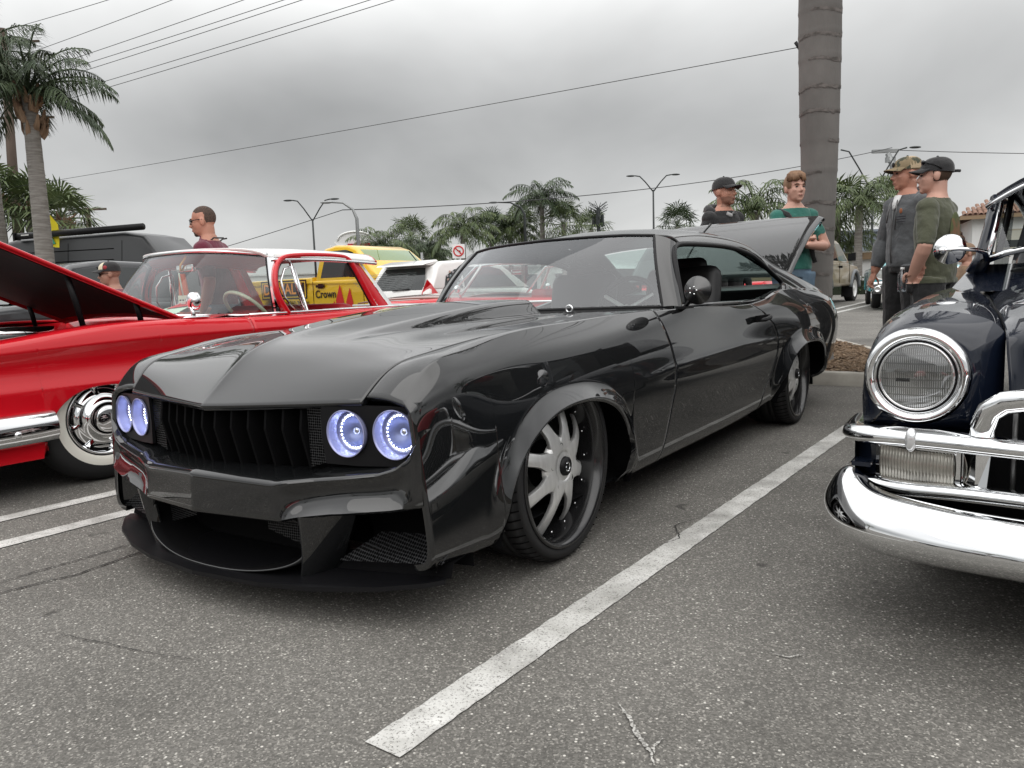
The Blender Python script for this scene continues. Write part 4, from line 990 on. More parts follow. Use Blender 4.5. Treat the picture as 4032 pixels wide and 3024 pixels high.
for s in (1, -1):
    P = GW[:, -1 if s > 0 else 0]; G = []
    for i, p in enumerate(P):
        t = i/19; w = .030+.020*(1-t)+.02*t*t
        G.append([p+np.array([-s*.004, -.012, 0]), p+np.array([s*.012, -.008, 0]), p+np.array([s*.016, w*.5, 0]), p+np.array([s*.010, w, 0]), p+np.array([-s*.02, w+.01, 0])])
    panel('pillar_trim', np.array(G), M_CHR, red, fold=0, flip=(s > 0), auto=50)
    V, F = tube([tuple(p+np.array([-s*.012, -.010, 0])) for p in P], .009, 6); mk('pillar_seal', V, F, M_BLK, red)
    # red frame round the side window
    fo = [(.885, 1.345, .885), (.872, 1.275, 1.02), (.842, 1.285, 1.16), (.80, 1.36, 1.255), (.775, 1.50, 1.292), (.765, 1.75, 1.300), (.765, 1.95, 1.293), (.78, 2.04, 1.25), (.815, 2.11, 1.10), (.85, 2.20, .905)]
    P = spl([(i,)+p for i, p in enumerate(fo)], np.linspace(0, len(fo)-1, 80))*np.array([s, 1, 1])
    V, F = tube([tuple(p) for p in P], .020, 8, True, 1.4); mk('window_frame', V, F, M_RED, red)
    P2 = P+np.array([-s*.004, 0, 0]); cen = P2.mean(0); P2 = P2+(cen-P2)/np.linalg.norm(cen-P2, axis=1, keepdims=True)*.028
    V, F = tube([tuple(p) for p in P2], .007, 6); mk('window_rubber', V, F, M_BLK, red)
    # vent window
    vw = [(.862, 1.43, .892), (.845, 1.355, 1.0), (.82, 1.35, 1.12), (.80, 1.40, 1.20), (.79, 1.475, 1.222), (.795, 1.49, 1.21), (.865, 1.535, .892)]
    vo = mk('vent_window', *tube([(x*s, y, z) for x, y, z in vw]+[(vw[0][0]*s, vw[0][1], vw[0][2])], .008, 6), M_CHR, red)
    V, F = ngon([(x*s, y, z) for x, y, z in vw]); mk('pane', V, F, M_CLR, vo, False)
    V, F = tube([(s*.867, 1.50, .892), (s*.785, 1.46, 1.275)], .012, 6); mk('vent_post', V, F, M_CHR, red)
    V, F = tube([(s*.895, y, .893+.002*i) for i, y in enumerate((1.02, 1.3, 1.6, 2.0, 2.35, 2.9))], .010, 6); mk('belt_trim', V, F, M_CHR, red)
    # rear pillar: red inside, bright outer trim
    G = []
    for t in np.linspace(0, 1, 10):
        a = np.array([s*(.868-.098*t), 2.24-.20*t, .895+.365*t]); b = np.array([s*(.845-.095*t), 2.42-.25*t, .895+.365*t]); G.append([a+(b-a)*x+np.array([s*.018*math.sin(math.pi*x), 0, 0]) for x in np.linspace(0, 1, 6)])
    G = np.array(G); panel('rear_pillar', G[:, :4], M_RED, red, fold=0, flip=(s > 0)); panel('rear_pillar_trim', G[:, 3:]+np.array([s*.004, .002, 0]), mat('ribbed_alloy', (.72, .72, .70), .3, .8), red, fold=0, flip=(s > 0))
    # door glass down; inner door panel
    mk('inner_door', [(s*.86, 1.0, .30), (s*.86, 2.1, .30), (s*.86, 2.2, .885), (s*.86, 1.0, .885)], [(0, 1, 2, 3)], M_RVIN, red, False)
# roof: thin white slab that overhangs at the back
G = []; n = 30
for t in np.linspace(0, 1, n):
    row = []
    for x in np.linspace(-1, 1, 41):
        e = abs(x); v0 = 1.015+.28*e**3; v1 = 2.30+.02*(1-e*e); hw = .79+.0*t; v = v0+(v1-v0)*t
        w = 1.352+.030*math.sin(math.pi*min(1, t*.9+.12))*(1-.5*e*e)-.022*e**4-.05*e**14-.012*t
        row.append((x*hw, v, w))
    G.append(row)
G = np.array(G); ro = panel('roof', G, M_WHT, red, fold=.022, flip=True)[0]
md = ro.modifiers.new('t', 'SOLIDIFY'); md.thickness = .018; md.offset = -1
mk('headliner', (G[1:-1, 1:-1]-np.array([0, 0, .045])).reshape(-1, 3), gridF(n-2, 39), M_RVIN, red)
for s in (1, -1):
    V, F = tube([tuple(p+np.array([s*.006, 0, -.022])) for p in G[:, -1 if s > 0 else 0]], .013, 6); mk('drip_rail', V, F, M_CHR, red)
V, F = tube([tuple(p+np.array([0, .004, -.010])) for p in G[-1]], .010, 6); mk('roof_rear_trim', V, F, M_RED, red)
# rear cab window
mk('rear_window', [(-.80, 2.34, .92), (.80, 2.34, .92), (.74, 2.08, 1.30), (-.74, 2.08, 1.30)], [(0, 1, 2, 3)], M_CLR, red, False)
mk('bed_floor', [(-.86, 2.36, .60), (.86, 2.36, .60), (.86, 3.4, .60), (-.86, 3.4, .60)], [(0, 1, 2, 3)], M_RED, red, False)
# cabin
rbox('dashboard', (0, .98, .83), (1.66, .36, .12), M_RVIN, red, .04); rbox('bench_seat', (0, 1.75, .52), (1.5, .5, .2), M_RVIN, red, .06)
rbox('bench_back', (0, 2.02, .72), (1.5, .16, .44), M_RVIN, red, .06)
M_CRM = mat('cream_plastic', (.50, .56, .42), .4)
c_ = Vector((.40, 1.36, .90)); ax = Vector((0, .62, .55)).normalized(); e1 = Vector((1, 0, 0)); e2 = ax.cross(e1)
st = mk('steering_wheel', *tube([tuple(c_+e1*math.cos(t)*.20+e2*math.sin(t)*.20) for t in np.linspace(0, 2*math.pi, 41)], .014, 8, False), M_CRM, red)
mb = MB(); mb.tube([tuple(c_-e1*.2), tuple(c_), tuple(c_+e1*.2)], .012, 6); mb.tube([tuple(c_), tuple(c_+Vector((0, -.35, -.2)))], .022, 8); mb.build('steering_column', M_RVIN, st)
rbox('rear_view_mirror', (.02, 1.12, 1.24), (.22, .03, .06), M_CHR, red, .01)
# fender mirror
b_ = np.array([.90, .615, .893]); V, F = lathe([(-.03, .001), (-.028, .03), (-.012, .052), (.022, .056), (.024, .050), (.014, .046), (.012, .0)], 32, 'y'); fm = mk('fender_mirror', np.array(V)+b_+np.array([0, 0, .105]), F, M_CHR, red)
V, F = tube([tuple(b_), tuple(b_+np.array([0, -.004, .03])), tuple(b_+np.array([0, -.01, .07]))], [.022, .010, .014], 10); mk('mirror_stem', V, F, M_CHR, fm)
S_, SF = uvsphere(8, 20); mk('mirror_foot', S_*np.array([.03, .095, .012])+b_+np.array([0, .02, .004]), SF, M_CHR, fm)
# whitewall wheel
def ww_wheel(par, loc, rot):
    o = bpy.data.objects.new('wheel', None); COL.objects.link(o); o.parent = par; o.location = loc; o.rotation_euler = rot
    r = .360
    V, F = lathe([(-.02, .205), (-.004, .215), (.004, .235), (.006, .268), (-.002, .310), (-.018, .335), (-.045, .352), (-.07, .360), (-.15, .360), (-.18, .345), (-.20, .30), (-.19, .20)], 72, 'x')
    mi = [0]*len(F)
    for k in range(len(F)):
        if 1 <= k//72 <= 2: mi[k] = 1
    mk('tyre', V, F, [M_RUB, M_WW], o, mi=mi)
    V, F = lathe([(-.02, .21), (-.004, .207), (.0, .200), (-.012, .192), (-.03, .186), (-.036, .172), (-.020, .150), (-.008, .135), (-.012, .120), (.018, .108), (.030, .085), (.026, .080), (.036, .066), (.042, .05), (.046, .001)], 60, 'x')
    hc = mk('hubcap', V, F, M_CHR, o)
    for i in range(8):
        a = 2*math.pi*i/8+.2; M = Matrix.Rotation(a, 3, 'X'); V = [M @ Vector((x, z, y)) for x, y, z in ((-.028, -.012, .185), (-.028, .012, .185), (-.006, .010, .140), (-.006, -.010, .140), (-.010, 0, .178), (.006, 0, .142))]; mk('hubcap_fin', [tuple(v) for v in V], [(0, 1, 4), (1, 2, 5, 4), (2, 3, 5), (3, 0, 4, 5)], M_CHR, hc, False)
        M2 = Matrix.Rotation(a+math.pi/8, 3, 'X'); pts = [M2 @ Vector((-.0335, math.cos(q)*.179, math.sin(q)*.179)) for q in np.linspace(-.26, .26, 7)]; V, F = tube([tuple(p) for p in pts], .008, 6); mk('hubcap_slot', V, F, M_MATT, hc)
    mb = MB(); mb.tube([(.047, -.03, 0), (.050, 0, .004), (.047, .03, 0)], .004, 5); mb.tube([(.047, -.024, .012), (.047, .024, .012)], .003, 5); mb.build('hub_emblem', M_BLK, hc)
for s in (1, -1):
    for y in (0, 3.0): ww_wheel(red, (s*.938, y, .358), (0, 0, 0 if s > 0 else math.pi))
# things on the dash: sale card, hanging cloth and ribbon, fly swatter
def world(p): return (p[0]+RO[0], p[1]+RO[1], p[2])
M_CARD = mat('card_mint', (.55, .75, .62), .6); M_CARDR = mat('card_red', (.62, .03, .04), .6)
sc_o = empty('sale_card', world((.10, .86, .905)), 0, 'mint and red sale card lying on the red car dashboard', 'sign')
mk('card', [(-.24, -.02, 0), (.22, -.02, .012), (.26, .16, .10), (-.10, .15, .06)], [(0, 1, 2, 3)], M_CARD, sc_o, False); mk('card_band', [(-.02, .045, .042), (.235, .06, .062), (.262, .162, .103), (-.02, .155, .078)], [(0, 1, 2, 3)], M_CARDR, sc_o, False)
text_mesh('lettering', 'SALE', .085, M_WHT, sc_o, frame((.115, .105, .085), (1, .02, .05), (0, 1, .5)), bold=True)
hc_o = empty('hanging_cloth', world((-.02, 1.10, 1.22)), 0, 'orange cloth on a yellow ribbon hanging behind the red car windscreen', 'cloth')
G = np.array([[(.05*math.sin(a*2)*(.4+t)+.035*math.cos(a)*(.7+.5*math.sin(3*t)), .02*math.sin(a), -.02-.36*t) for a in np.linspace(0, 2*math.pi, 14)] for t in np.linspace(0, 1, 12)]); mk('cloth', G.reshape(-1, 3), gridF(12, 14), mat('orange_cloth', (.55, .14, .07), .8), hc_o)
V, F = tube([(0, 0, 0), (.02, -.01, .04), (.10, -.02, .085), (.13, -.02, .11)], .008, 5); mk('ribbon', V, F, mat('yellow_ribbon', (.75, .62, .10), .6), hc_o)
fs = empty('perforated_tag', world((.12, 1.02, .98)), 0, 'pale green perforated plastic tag hanging behind the red car windscreen', 'tag')
bm = MB(); bm.box((0, 0, 0), (.13, .004, .12)); bm.build('paddle', mat('pale_green', (.55, .66, .55), .5), fs); bmh = MB()
for i in range(3):
    for j in range(3): bmh.box((-.035+.035*i, -.003, -.035+.03*j), (.02, .002, .010))
tag(bmh.build('slots', M_BLK, fs, False), kind='stuff'); V, F = tube([(0, 0, .06), (-.03, 0, .22)], .006, 5); mk('handle', V, F, mat('pale_green', (.55, .66, .55), .5), fs)
# ------------------------------------------------------------------ midnight-blue vintage sedan on the right
M_NAVY = mat('midnight_paint', (.004, .007, .016), .5, 0, 1.0, .008, .1)
KO = (.5, 2.4, 0)
cad = empty('vintage_sedan', KO, 0, 'midnight blue vintage sedan with round headlight, chrome grille and heavy chrome bumper', 'car')
K = lambda x, y, z: (x-KO[0], y-KO[1], z)
HC = np.array([-.35, .724])           # lamp centre (x, z)
def k_arr(A): return np.asarray(A, float)-np.array([KO[0], KO[1], 0])
# fender sections as splines (x, z) from outer bottom over the crown to the seam
ys = [2.46, 2.6, 2.85, 3.2, 3.7, 4.3, 4.9]
secs = {
 2.46: [(-.500, .545), (-.507, .64), (-.500, .74), (-.466, .835), (-.400, .885), (-.325, .900), (-.250, .893), (-.185, .872), (-.150, .835)],
 2.60: [(-.520, .53), (-.528, .64), (-.520, .745), (-.485, .845), (-.415, .898), (-.335, .914), (-.260, .910), (-.205, .895), (-.172, .868)],
 2.85: [(-.534, .50), (-.543, .63), (-.535, .75), (-.500, .857), (-.430, .912), (-.352, .930), (-.285, .925), (-.238, .910), (-.206, .890)],
 3.20: [(-.545, .48), (-.555, .62), (-.547, .75), (-.512, .865), (-.445, .925), (-.375, .942), (-.315, .937), (-.275, .922), (-.245, .905)],
 3.70: [(-.552, .46), (-.565, .61), (-.557, .75), (-.522, .87), (-.460, .932), (-.405, .948), (-.360, .944), (-.330, .932), (-.31, .920)],
 4.30: [(-.555, .45), (-.57, .61), (-.563, .75), (-.53, .87), (-.48, .935), (-.44, .950), (-.41, .950), (-.395, .946), (-.385, .94)],
 4.90: [(-.555, .45), (-.57, .61), (-.563, .75), (-.53, .87), (-.48, .935), (-.44, .950), (-.41, .950), (-.395, .946), (-.385, .94)]}
KT = [[(y,)+secs[y][k] for y in ys] for k in range(9)]
KS = Surf(KT)
yy = np.linspace(2.46, 4.9, 90); ck = np.linspace(0, 8, 70)
panel('front_fender', k_arr(KS(yy[:, None], ck[None, :])), M_NAVY, cad, fold=.012, edges='23', flip=True)
# rounded nose of the fender, from the first section in to the lamp bezel
edge = KS(np.full(90, 2.46), np.linspace(0, 8, 90)); ex, ez = edge[:, 0], edge[:, 2]
low = [(-.150, z) for z in np.linspace(.81, .58, 10)]+[(x, .548) for x in np.linspace(-.16, -.49, 16)]
loop = np.concatenate([np.stack([ex, ez], 1), np.array(low)], 0); d = loop-HC; ang = np.arctan2(d[:, 1], d[:, 0]); rad = np.hypot(d[:, 0], d[:, 1])
rows = []
for t in np.linspace(0, 1, 14):
    q = 1-t; r = .128+(rad-.128)*(1-t**1.0); y = 2.46-.092*math.sin(t*math.pi/2)**1.0
    rows.append(np.stack([HC[0]+np.cos(ang)*r, np.full(len(loop), y), HC[1]+np.sin(ang)*r], 1))
panel('fender_nose', k_arr(np.array(rows)), M_NAVY, cad, fold=0, flip=True)
mk('fender_side', [K(-.500, 2.47, .55), K(-.500, 2.34, .54), K(-.497, 2.33, .42), K(-.50, 2.5, .30), K(-.53, 3.1, .28), K(-.545, 3.2, .50), K(-.535, 2.85, .51), K(-.52, 2.6, .54)], [(0, 1, 2, 3, 4, 5, 6, 7)], M_NAVY, cad, False)
# headlight
def cl(prof, n=56): V, F = lathe(prof, n, 'y'); return k_arr(np.array(V)+np.array([HC[0], 0, HC[1]])), [f[::-1] for f in F]
hl = mk('headlight', *cl([(2.40, .134), (2.372, .136), (2.352, .131), (2.342, .122), (2.344, .112), (2.356, .101), (2.37, .100)]), M_CHR, cad)
mk('lamp_seal', *cl([(2.368, .103), (2.362, .0985), (2.362, .096), (2.37, .094)]), M_BLK, hl)
mk('lamp_ring', *cl([(2.366, .096), (2.355, .0945), (2.352, .0905), (2.36, .0885)]), M_CHR, hl)
mk('reflector', *cl([(2.362, .089), (2.392, .070), (2.415, .04), (2.424, .001)]), mat('lamp_silver', (.85, .85, .84), .38, .55), hl)
def flute_mat():
    m = glass('fluted_glass', (.96, .96, .95), .10, .02); nt = m.node_tree; N = nt.nodes; L = nt.links
    tc = N.new('ShaderNodeTexCoord'); w = N.new('ShaderNodeTexBrick'); mp = N.new('ShaderNodeMapping'); mp.inputs['Rotation'].default_value = (R_(90), 0, 0); L.new(tc.outputs['Object'], mp.inputs[0]); L.new(mp.outputs[0], w.inputs['Vector'])
    w.inputs['Scale'].default_value = 46; w.inputs['Mortar Size'].default_value = .10; w.inputs['Brick Width'].default_value = .24; w.inputs['Row Height'].default_value = 1.0; w.offset = .0
    bp = N.new('ShaderNodeBump'); bp.inputs['Strength'].default_value = 1.0; bp.inputs['Distance'].default_value = .004; L.new(w.outputs['Fac'], bp.inputs['Height'])
    g_ = [x for x in N if x.type == 'BSDF_GLOSSY'][0]; L.new(bp.outputs[0], g_.inputs['Normal'])
    fr = [x for x in N if x.type == 'FRESNEL'][0]; L.new(bp.outputs[0], fr.inputs['Normal'])
    mx = [x for x in N if x.type == 'MIX_SHADER'][0]; tr = [x for x in N if x.type == 'BSDF_TRANSPARENT'][0]
    r = N.new('ShaderNodeValToRGB'); L.new(w.outputs['Fac'], r.inputs[0]); r.color_ramp.elements[0].color = (.95, .95, .94, 1); r.color_ramp.elements[1].color = (.30, .30, .29, 1); L.new(r.outputs[0], tr.inputs[0])
    return m
M_FLU = flute_mat()
mk('lens', *cl([(2.355, .0885), (2.346, .075), (2.338, .05), (2.334, .02), (2.333, .001)]), M_FLU, hl)
S_, SF = uvsphere(8, 12); mk('bulb', k_arr(S_*np.array([.016, .02, .012])+np.array([-.345, 2.385, .722])), SF, M_WHT, hl)
mb = MB(); mb.box(K(-.385, 2.372, .712), (.035, .004, .010)); mb.build('bulb_bar', M_BLK, hl)
# hood: rows from the nose up and back, columns from the seam to the far seam
hx = np.linspace(0, 1, 41); rowsH = []
for (y, z, sx, sy_, sz) in ((2.30, .690, -.130, 2.40, .64), (2.295, .76, -.133, 2.41, .72), (2.31, .86, -.142, 2.43, .80), (2.36, .935, -.148, 2.46, .838), (2.46, .975, -.170, 2.60, .870), (2.70, 1.005, -.204, 2.85, .892), (3.1, 1.02, -.243, 3.2, .907), (3.5, 1.02, -.308, 3.7, .922), (3.72, 1.015, -.33, 3.78, .945)):
    row = []
    for t in hx:
        x = sx+.004+(1.0-2*sx)*t; e = abs(2*t-1); k = 1-e**3.2; row.append((x, sy_+(y-sy_)*k, sz-.004+(z-sz)*(1-e**2.6)))
    rowsH.append(row)
H0 = np.array(rowsH); tb = ncs_basis(np.arange(len(H0)), np.linspace(0, len(H0)-1, 60)); H1 = np.einsum('ij,jkl->ikl', tb, H0)
panel('hood', k_arr(H1), M_NAVY, cad, fold=.012)
seam = KS(np.linspace(2.46, 3.78, 40), np.full(40, 8.0)); V, F = tube([tuple(p) for p in k_arr(seam-np.array([0, 0, .008]))]+[], .009, 6); mk('seam_welt', V, F, M_BLK, cad)
mk('cowl_top', [K(-.42, 3.55, .93), K(1.42, 3.55, .93), K(1.4, 4.1, 1.04), K(-.39, 4.1, 1.04)], [(0, 1, 2, 3)], M_NAVY, cad, False)
# scuttle side between fender and pillar
G = []
for t in np.linspace(0, 1, 14):
    G.append([(-.32-.02*t, 3.60+.5*t, .93+.0*t), (-.345-.02*t, 3.66+.5*t, .965), (-.352-.01*t, 3.74+.5*t, 1.02), (-.335, 3.85+.5*t, 1.062), (-.26, 3.88+.5*t, 1.075)])
panel('scuttle', k_arr(np.array(G)), M_NAVY, cad, fold=0, flip=True)
# windscreen frame, pillar, glass, roof with sun visor
V, F = tube([K(-.365, 3.93, 1.0), K(-.338, 3.92, 1.06), K(-.318, 4.0, 1.20), K(-.302, 4.08, 1.33)], [.040, .032, .028, .030], 8); mk('a_pillar', V, F, M_NAVY, cad)
V, F = tube([K(-.318, 3.90, 1.062), K(-.296, 3.975, 1.20), K(-.282, 4.045, 1.325)], [.016, .013, .012], 8, True, .8); mk('pillar_trim', V, F, M_CHR, cad)
V, F = tube([K(-.285, 3.93, 1.064), K(-.262, 3.99, 1.20), K(-.25, 4.05, 1.325)], .013, 6); mk('glass_rubber', V, F, M_BLK, cad)
V, F = tube([K(-.312, 3.88, 1.058), K(-.25, 3.86, 1.082), K(-.17, 3.85, 1.098), (0, 3.82-2.4, 1.112), K(1.3, 3.88, 1.07)], .014, 8); mk('windscreen_base_trim', V, F, M_CHR, cad)
Gg = np.array([[K(-.29+.02*t+(1.56-.04*t)*x, 3.90-.10*math.sin(math.pi*x)+.16*t, 1.07+.03*math.sin(math.pi*x)+.26*t) for x in np.linspace(0, 1, 20)] for t in np.linspace(0, 1, 8)]); panel('windscreen', Gg, M_CLR, cad, fold=0, flip=True)
G = []
for t in np.linspace(0, 1, 20):
    row = []
    for x in np.linspace(-1, 1, 41):
        e = abs(x); hw = .80-.02*t; row.append(K(.5+hw*x, 3.98+1.9*t-.16*(1-e*e)*(1-t), 1.345+.16*(1-e**2.2)+.05*math.sin(math.pi*min(1, t+.1))-.02*e**10))
    G.append(row)
r_ = panel('roof', np.array(G), M_NAVY, cad, fold=.03, flip=True)[0]; md = r_.modifiers.new('t', 'SOLIDIFY'); md.thickness = .02; md.offset = -1
G2 = []
for t in np.linspace(0, 1, 8): G2.append([K(.5+(.82)*x, 3.80+.20*t-.16*(1-x*x), 1.315+.035*t+.155*(1-abs(x)**2.2)-.03*abs(x)**8) for x in np.linspace(-1, 1, 41)])
vz = panel('sun_visor', np.array(G2), M_NAVY, cad, fold=.02, flip=True)[0]; md = vz.modifiers.new('t', 'SOLIDIFY'); md.thickness = .012; md.offset = -1
V, F = tube([tuple(np.array(p)+np.array([0, -.004, -.014])) for p in G2[0]], .010, 6); mk('visor_trim', V, F, M_CHR, cad)
G3 = np.array([[K(-.31+.02*t, 4.05+.9*x, .96+.37*t) for x in np.linspace(0, 1, 6)] for t in np.linspace(0, 1, 5)]); panel('side_glass', G3, M_CLR, cad, fold=0)
rbox('seat', K(.5, 4.75, .90), (1.3, .2, .5), mat('grey_cloth', (.05, .05, .055), .8), cad, .06); rbox('dashboard', K(.5, 4.05, .96), (1.5, .3, .12), M_BLK, cad, .04)
mk('cabin_back', [K(-.28, 5.4, .8), K(1.28, 5.4, .8), K(1.2, 5.4, 1.45), K(-.2, 5.4, 1.45)], [(0, 1, 2, 3)], M_MATT, cad, False)
# side mirror
mc = np.array([-.438, 3.70, 1.105]); V, F = lathe([(-.034, .001), (-.032, .014), (-.020, .040), (-.004, .058), (.004, .062), (.008, .060), (.008, .0)], 40, 'y'); mo = mk('side_mirror', k_arr(np.array(V)+mc), F, M_CHR, cad)
V, F = tube([K(-.462, 3.665, 1.100), K(-.40, 3.67, 1.104), K(-.345, 3.72, 1.098), K(-.318, 3.78, 1.088), K(-.314, 3.83, 1.06)], [.008, .0075, .009, .012, .014], 8); mk('mirror_arm', V, F, M_CHR, mo)
S_, SF = uvsphere(8, 12); mk('mirror_ball', k_arr(S_*.014+np.array([-.460, 3.664, 1.101])), SF, M_CHR, mo)
# grille: upper bar wraps the corner, arched moulding, parking lamp, post, lower bar
def sweep(name, path, prof, m, par, n=70):
    P = spl([(i,)+tuple(p) for i, p in enumerate(path)], np.linspace(0, len(path)-1, n)); d = np.gradient(P, axis=0); d[:, 2] = 0; d /= np.linalg.norm(d, axis=1, keepdims=True); nr = np.stack([d[:, 1], -d[:, 0], 0*d[:, 0]], 1)
    G = np.array([[P[i]+nr[i]*o+np.array([0, 0, z]) for o, z in prof] for i in range(n)]); return panel(name, k_arr(G), m, par, fold=0, auto=60)[0]
bar = [(-.535, 2.58, .553), (-.520, 2.42, .555), (-.492, 2.32, .562), (-.42, 2.255, .570), (-.30, 2.225, .573), (-.15, 2.205, .572), (.1, 2.185, .570), (.5, 2.175, .570)]
pr = [(-.03, -.020), (.004, -.024), (.022, -.018), (.030, -.004), (.026, .012), (.010, .022), (-.03, .024)]
sweep('upper_bar', bar, pr, M_CHR, cad)
S_, SF = uvsphere(8, 12); mk('bar_rib', k_arr(S_*np.array([.016, .016, .032])+np.array([-.335, 2.21, .573])), SF, mat('bar_white', (.75, .76, .77), .15, .6), cad)
lo = [(-.50, 2.36, .425), (-.46, 2.30, .430), (-.36, 2.25, .432), (-.22, 2.225, .440), (.1, 2.19, .446), (.5, 2.18, .446)]
sweep('lower_bar', lo, [(-.03, -.022), (.006, -.024), (.022, -.012), (.022, .008), (.006, .020), (-.03, .020)], M_CHR, cad)
V, F = tube([K(-.178, 2.235, .585), K(-.176, 2.225, .62), K(-.160, 2.215, .662), (-.13-.5, 2.205-2.4, .685), K(-.08, 2.20, .694), K(.1, 2.19, .70), K(.5, 2.185, .70)], .030, 12, True, .8); mk('grille_moulding', V, F, M_CHR, cad)
plate2 = lambda name, pts, m, dd, par=cad: mk(name, *extrude_poly([K(*p) for p in pts], dd), m, par, False)
plate2('grille_void', [(-.16, 2.33, .43), (.5, 2.28, .43), (.5, 2.28, .69), (-.13, 2.33, .67), (-.17, 2.33, .60)], M_MATT, (0, .02, 0))
for i, x in enumerate(np.linspace(-.11, .5, 12)): mk('grille_bar', *tube([K(x, 2.26, .44), K(x, 2.26, .69)], .006, 6), M_STEEL, cad)
plate2('chrome_post', [(-.222, 2.262, .44), (-.190, 2.235, .44), (-.165, 2.225, .437), (-.158, 2.25, .437), (-.158, 2.25, .55), (-.165, 2.222, .552), (-.190, 2.24, .553), (-.222, 2.262, .553)], M_CHR, (0, .04, 0))
pl = plate2('parking_lamp', [(-.440, 2.325, .435), (-.34, 2.275, .433), (-.225, 2.258, .436), (-.225, 2.258, .545), (-.34, 2.275, .546), (-.440, 2.325, .541)], M_CHR, (0, .03, 0))
def pk(): 
    G = []
    for w in np.linspace(.450, .534, 8): G.append([(x, lin([(-.44, 2.325), (-.34, 2.275), (-.225, 2.258)], x)-.004-.010*math.sin(math.pi*(w-.45)/.084)-.0035*abs(math.sin(math.pi*i/6)), w) for i, x in enumerate(np.linspace(-.428, -.240, 139))])
    return np.array(G)
M_PARK = mat('parking_lens', (.20, .19, .165), .12, .35, 1.0, .03, noise=(9, (.50, .48, .42), .35, .7, (1, 1, 1.6)))
panel('lens', k_arr(pk()), M_PARK, pl, fold=0, flip=True)
for x, z in ((-.430, .532), (-.238, .537), (-.430, .444), (-.238, .445)): mk('screw', k_arr(uvsphere(5, 8)[0]*.005+np.array([x, lin([(-.44, 2.325), (-.34, 2.275), (-.225, 2.258)], x)-.002, z])), uvsphere(5, 8)[1], M_CHR, pl)
mb = MB()
for w in (.36, .42, .48): mb.box(K(-.470, 2.33, w), (.05, .10, .012))
mb.build('corner_ribs', M_NAVY, cad); plate2('corner_plate', [(-.44, 2.33, .42), (-.495, 2.37, .42), (-.495, 2.37, .55), (-.44, 2.33, .55)], M_NAVY, (.0, .05, 0))
# bumper: thick chrome blade curving round the corner
bpath = [(-.560, 2.66), (-.548, 2.48), (-.522, 2.33), (-.470, 2.225), (-.38, 2.160), (-.25, 2.118), (-.10, 2.092), (.10, 2.075), (.5, 2.065), (.9, 2.075)]
P = spl([(i,)+p for i, p in enumerate(bpath)], np.linspace(0, len(bpath)-1, 110)); d = np.gradient(P, axis=0); d /= np.linalg.norm(d, axis=1, keepdims=True); nr = np.stack([d[:, 1], -d[:, 0]], 1)
G = []
for i in range(110):
    s_ = i/109*9; lift = .035*math.exp(-((s_-2.2)/.9)**2); tp = .432+lift*.9-.012*min(1, max(0, s_-3.2)/2); bt = .262+.012*min(1, max(0, s_-4)/2); tpr = min(1, .35+s_/2.2)
    row = []
    for q in np.linspace(0, 1, 26):
        a = math.pi*(q-.5)*1.12; z = (tp+bt)/2+(tp-bt)/2*math.sin(max(-math.pi/2, min(math.pi/2, a)))*1.0; o = .062*math.cos(a)-.02+(.016*math.exp(-((q-.45)/.16)**2)); row.append((P[i, 0]+nr[i, 0]*o*tpr, P[i, 1]+nr[i, 1]*o*tpr, z))
    G.append(row)
panel('bumper', k_arr(np.array(G)), M_CHR, cad, fold=0)
mk('underside', [K(-.50, 2.25, .28), K(1.5, 2.2, .28), K(1.5, 5.5, .25), K(-.5, 5.5, .25)], [(0, 1, 2, 3)], M_MATT, cad, False)
mk('far_side', [K(1.52, 2.5, .25), K(1.52, 5.5, .25), K(1.52, 5.5, .95), K(1.5, 2.5, .9)], [(0, 1, 2, 3)], M_NAVY, cad, False)
ww_wheel(cad, (-.565+.5-.5-.43, .75, .358), (0, 0, math.pi)); ww_wheel(cad, (1.0-.02, .75, .358), (0, 0, 0))
# the rest of the body, hidden from here but mirrored in the coupe's flank
sx = [(-.50, .28), (-.555, .5), (-.565, .65), (-.55, .80), (-.51, .895), (-.45, .935), (-.36, .955), (.5, .96)]
G = np.array([[K(x, y, z-(.06*max(0, y-7.2))) for x, z in sx] for y in (4.6, 5.5, 6.5, 7.2, 7.8, 8.1)]); panel('rear_body', G, M_NAVY, cad, fold=0)
G = np.array([[K(1-x, y, z-(.06*max(0, y-7.2))) for x, z in sx] for y in (2.6, 4.0, 5.5, 6.5, 7.2, 7.8, 8.1)]); panel('far_body', G, M_NAVY, cad, fold=0)
G = []
for x in (-.36, -.28, 0, 1.0, 1.28, 1.36):
    z1 = 1.0 if x in (-.36, 1.36) else (1.34 if x in (-.28, 1.28) else 1.46); G.append([K(x, 5.85, z1), K(x, 6.3, 1.0+(z1-1)*.72), K(x, 6.8, 1.0+(z1-1)*.2), K(x, 7.0, .99)])
panel('rear_roof', np.array(G), M_NAVY, cad, fold=0)
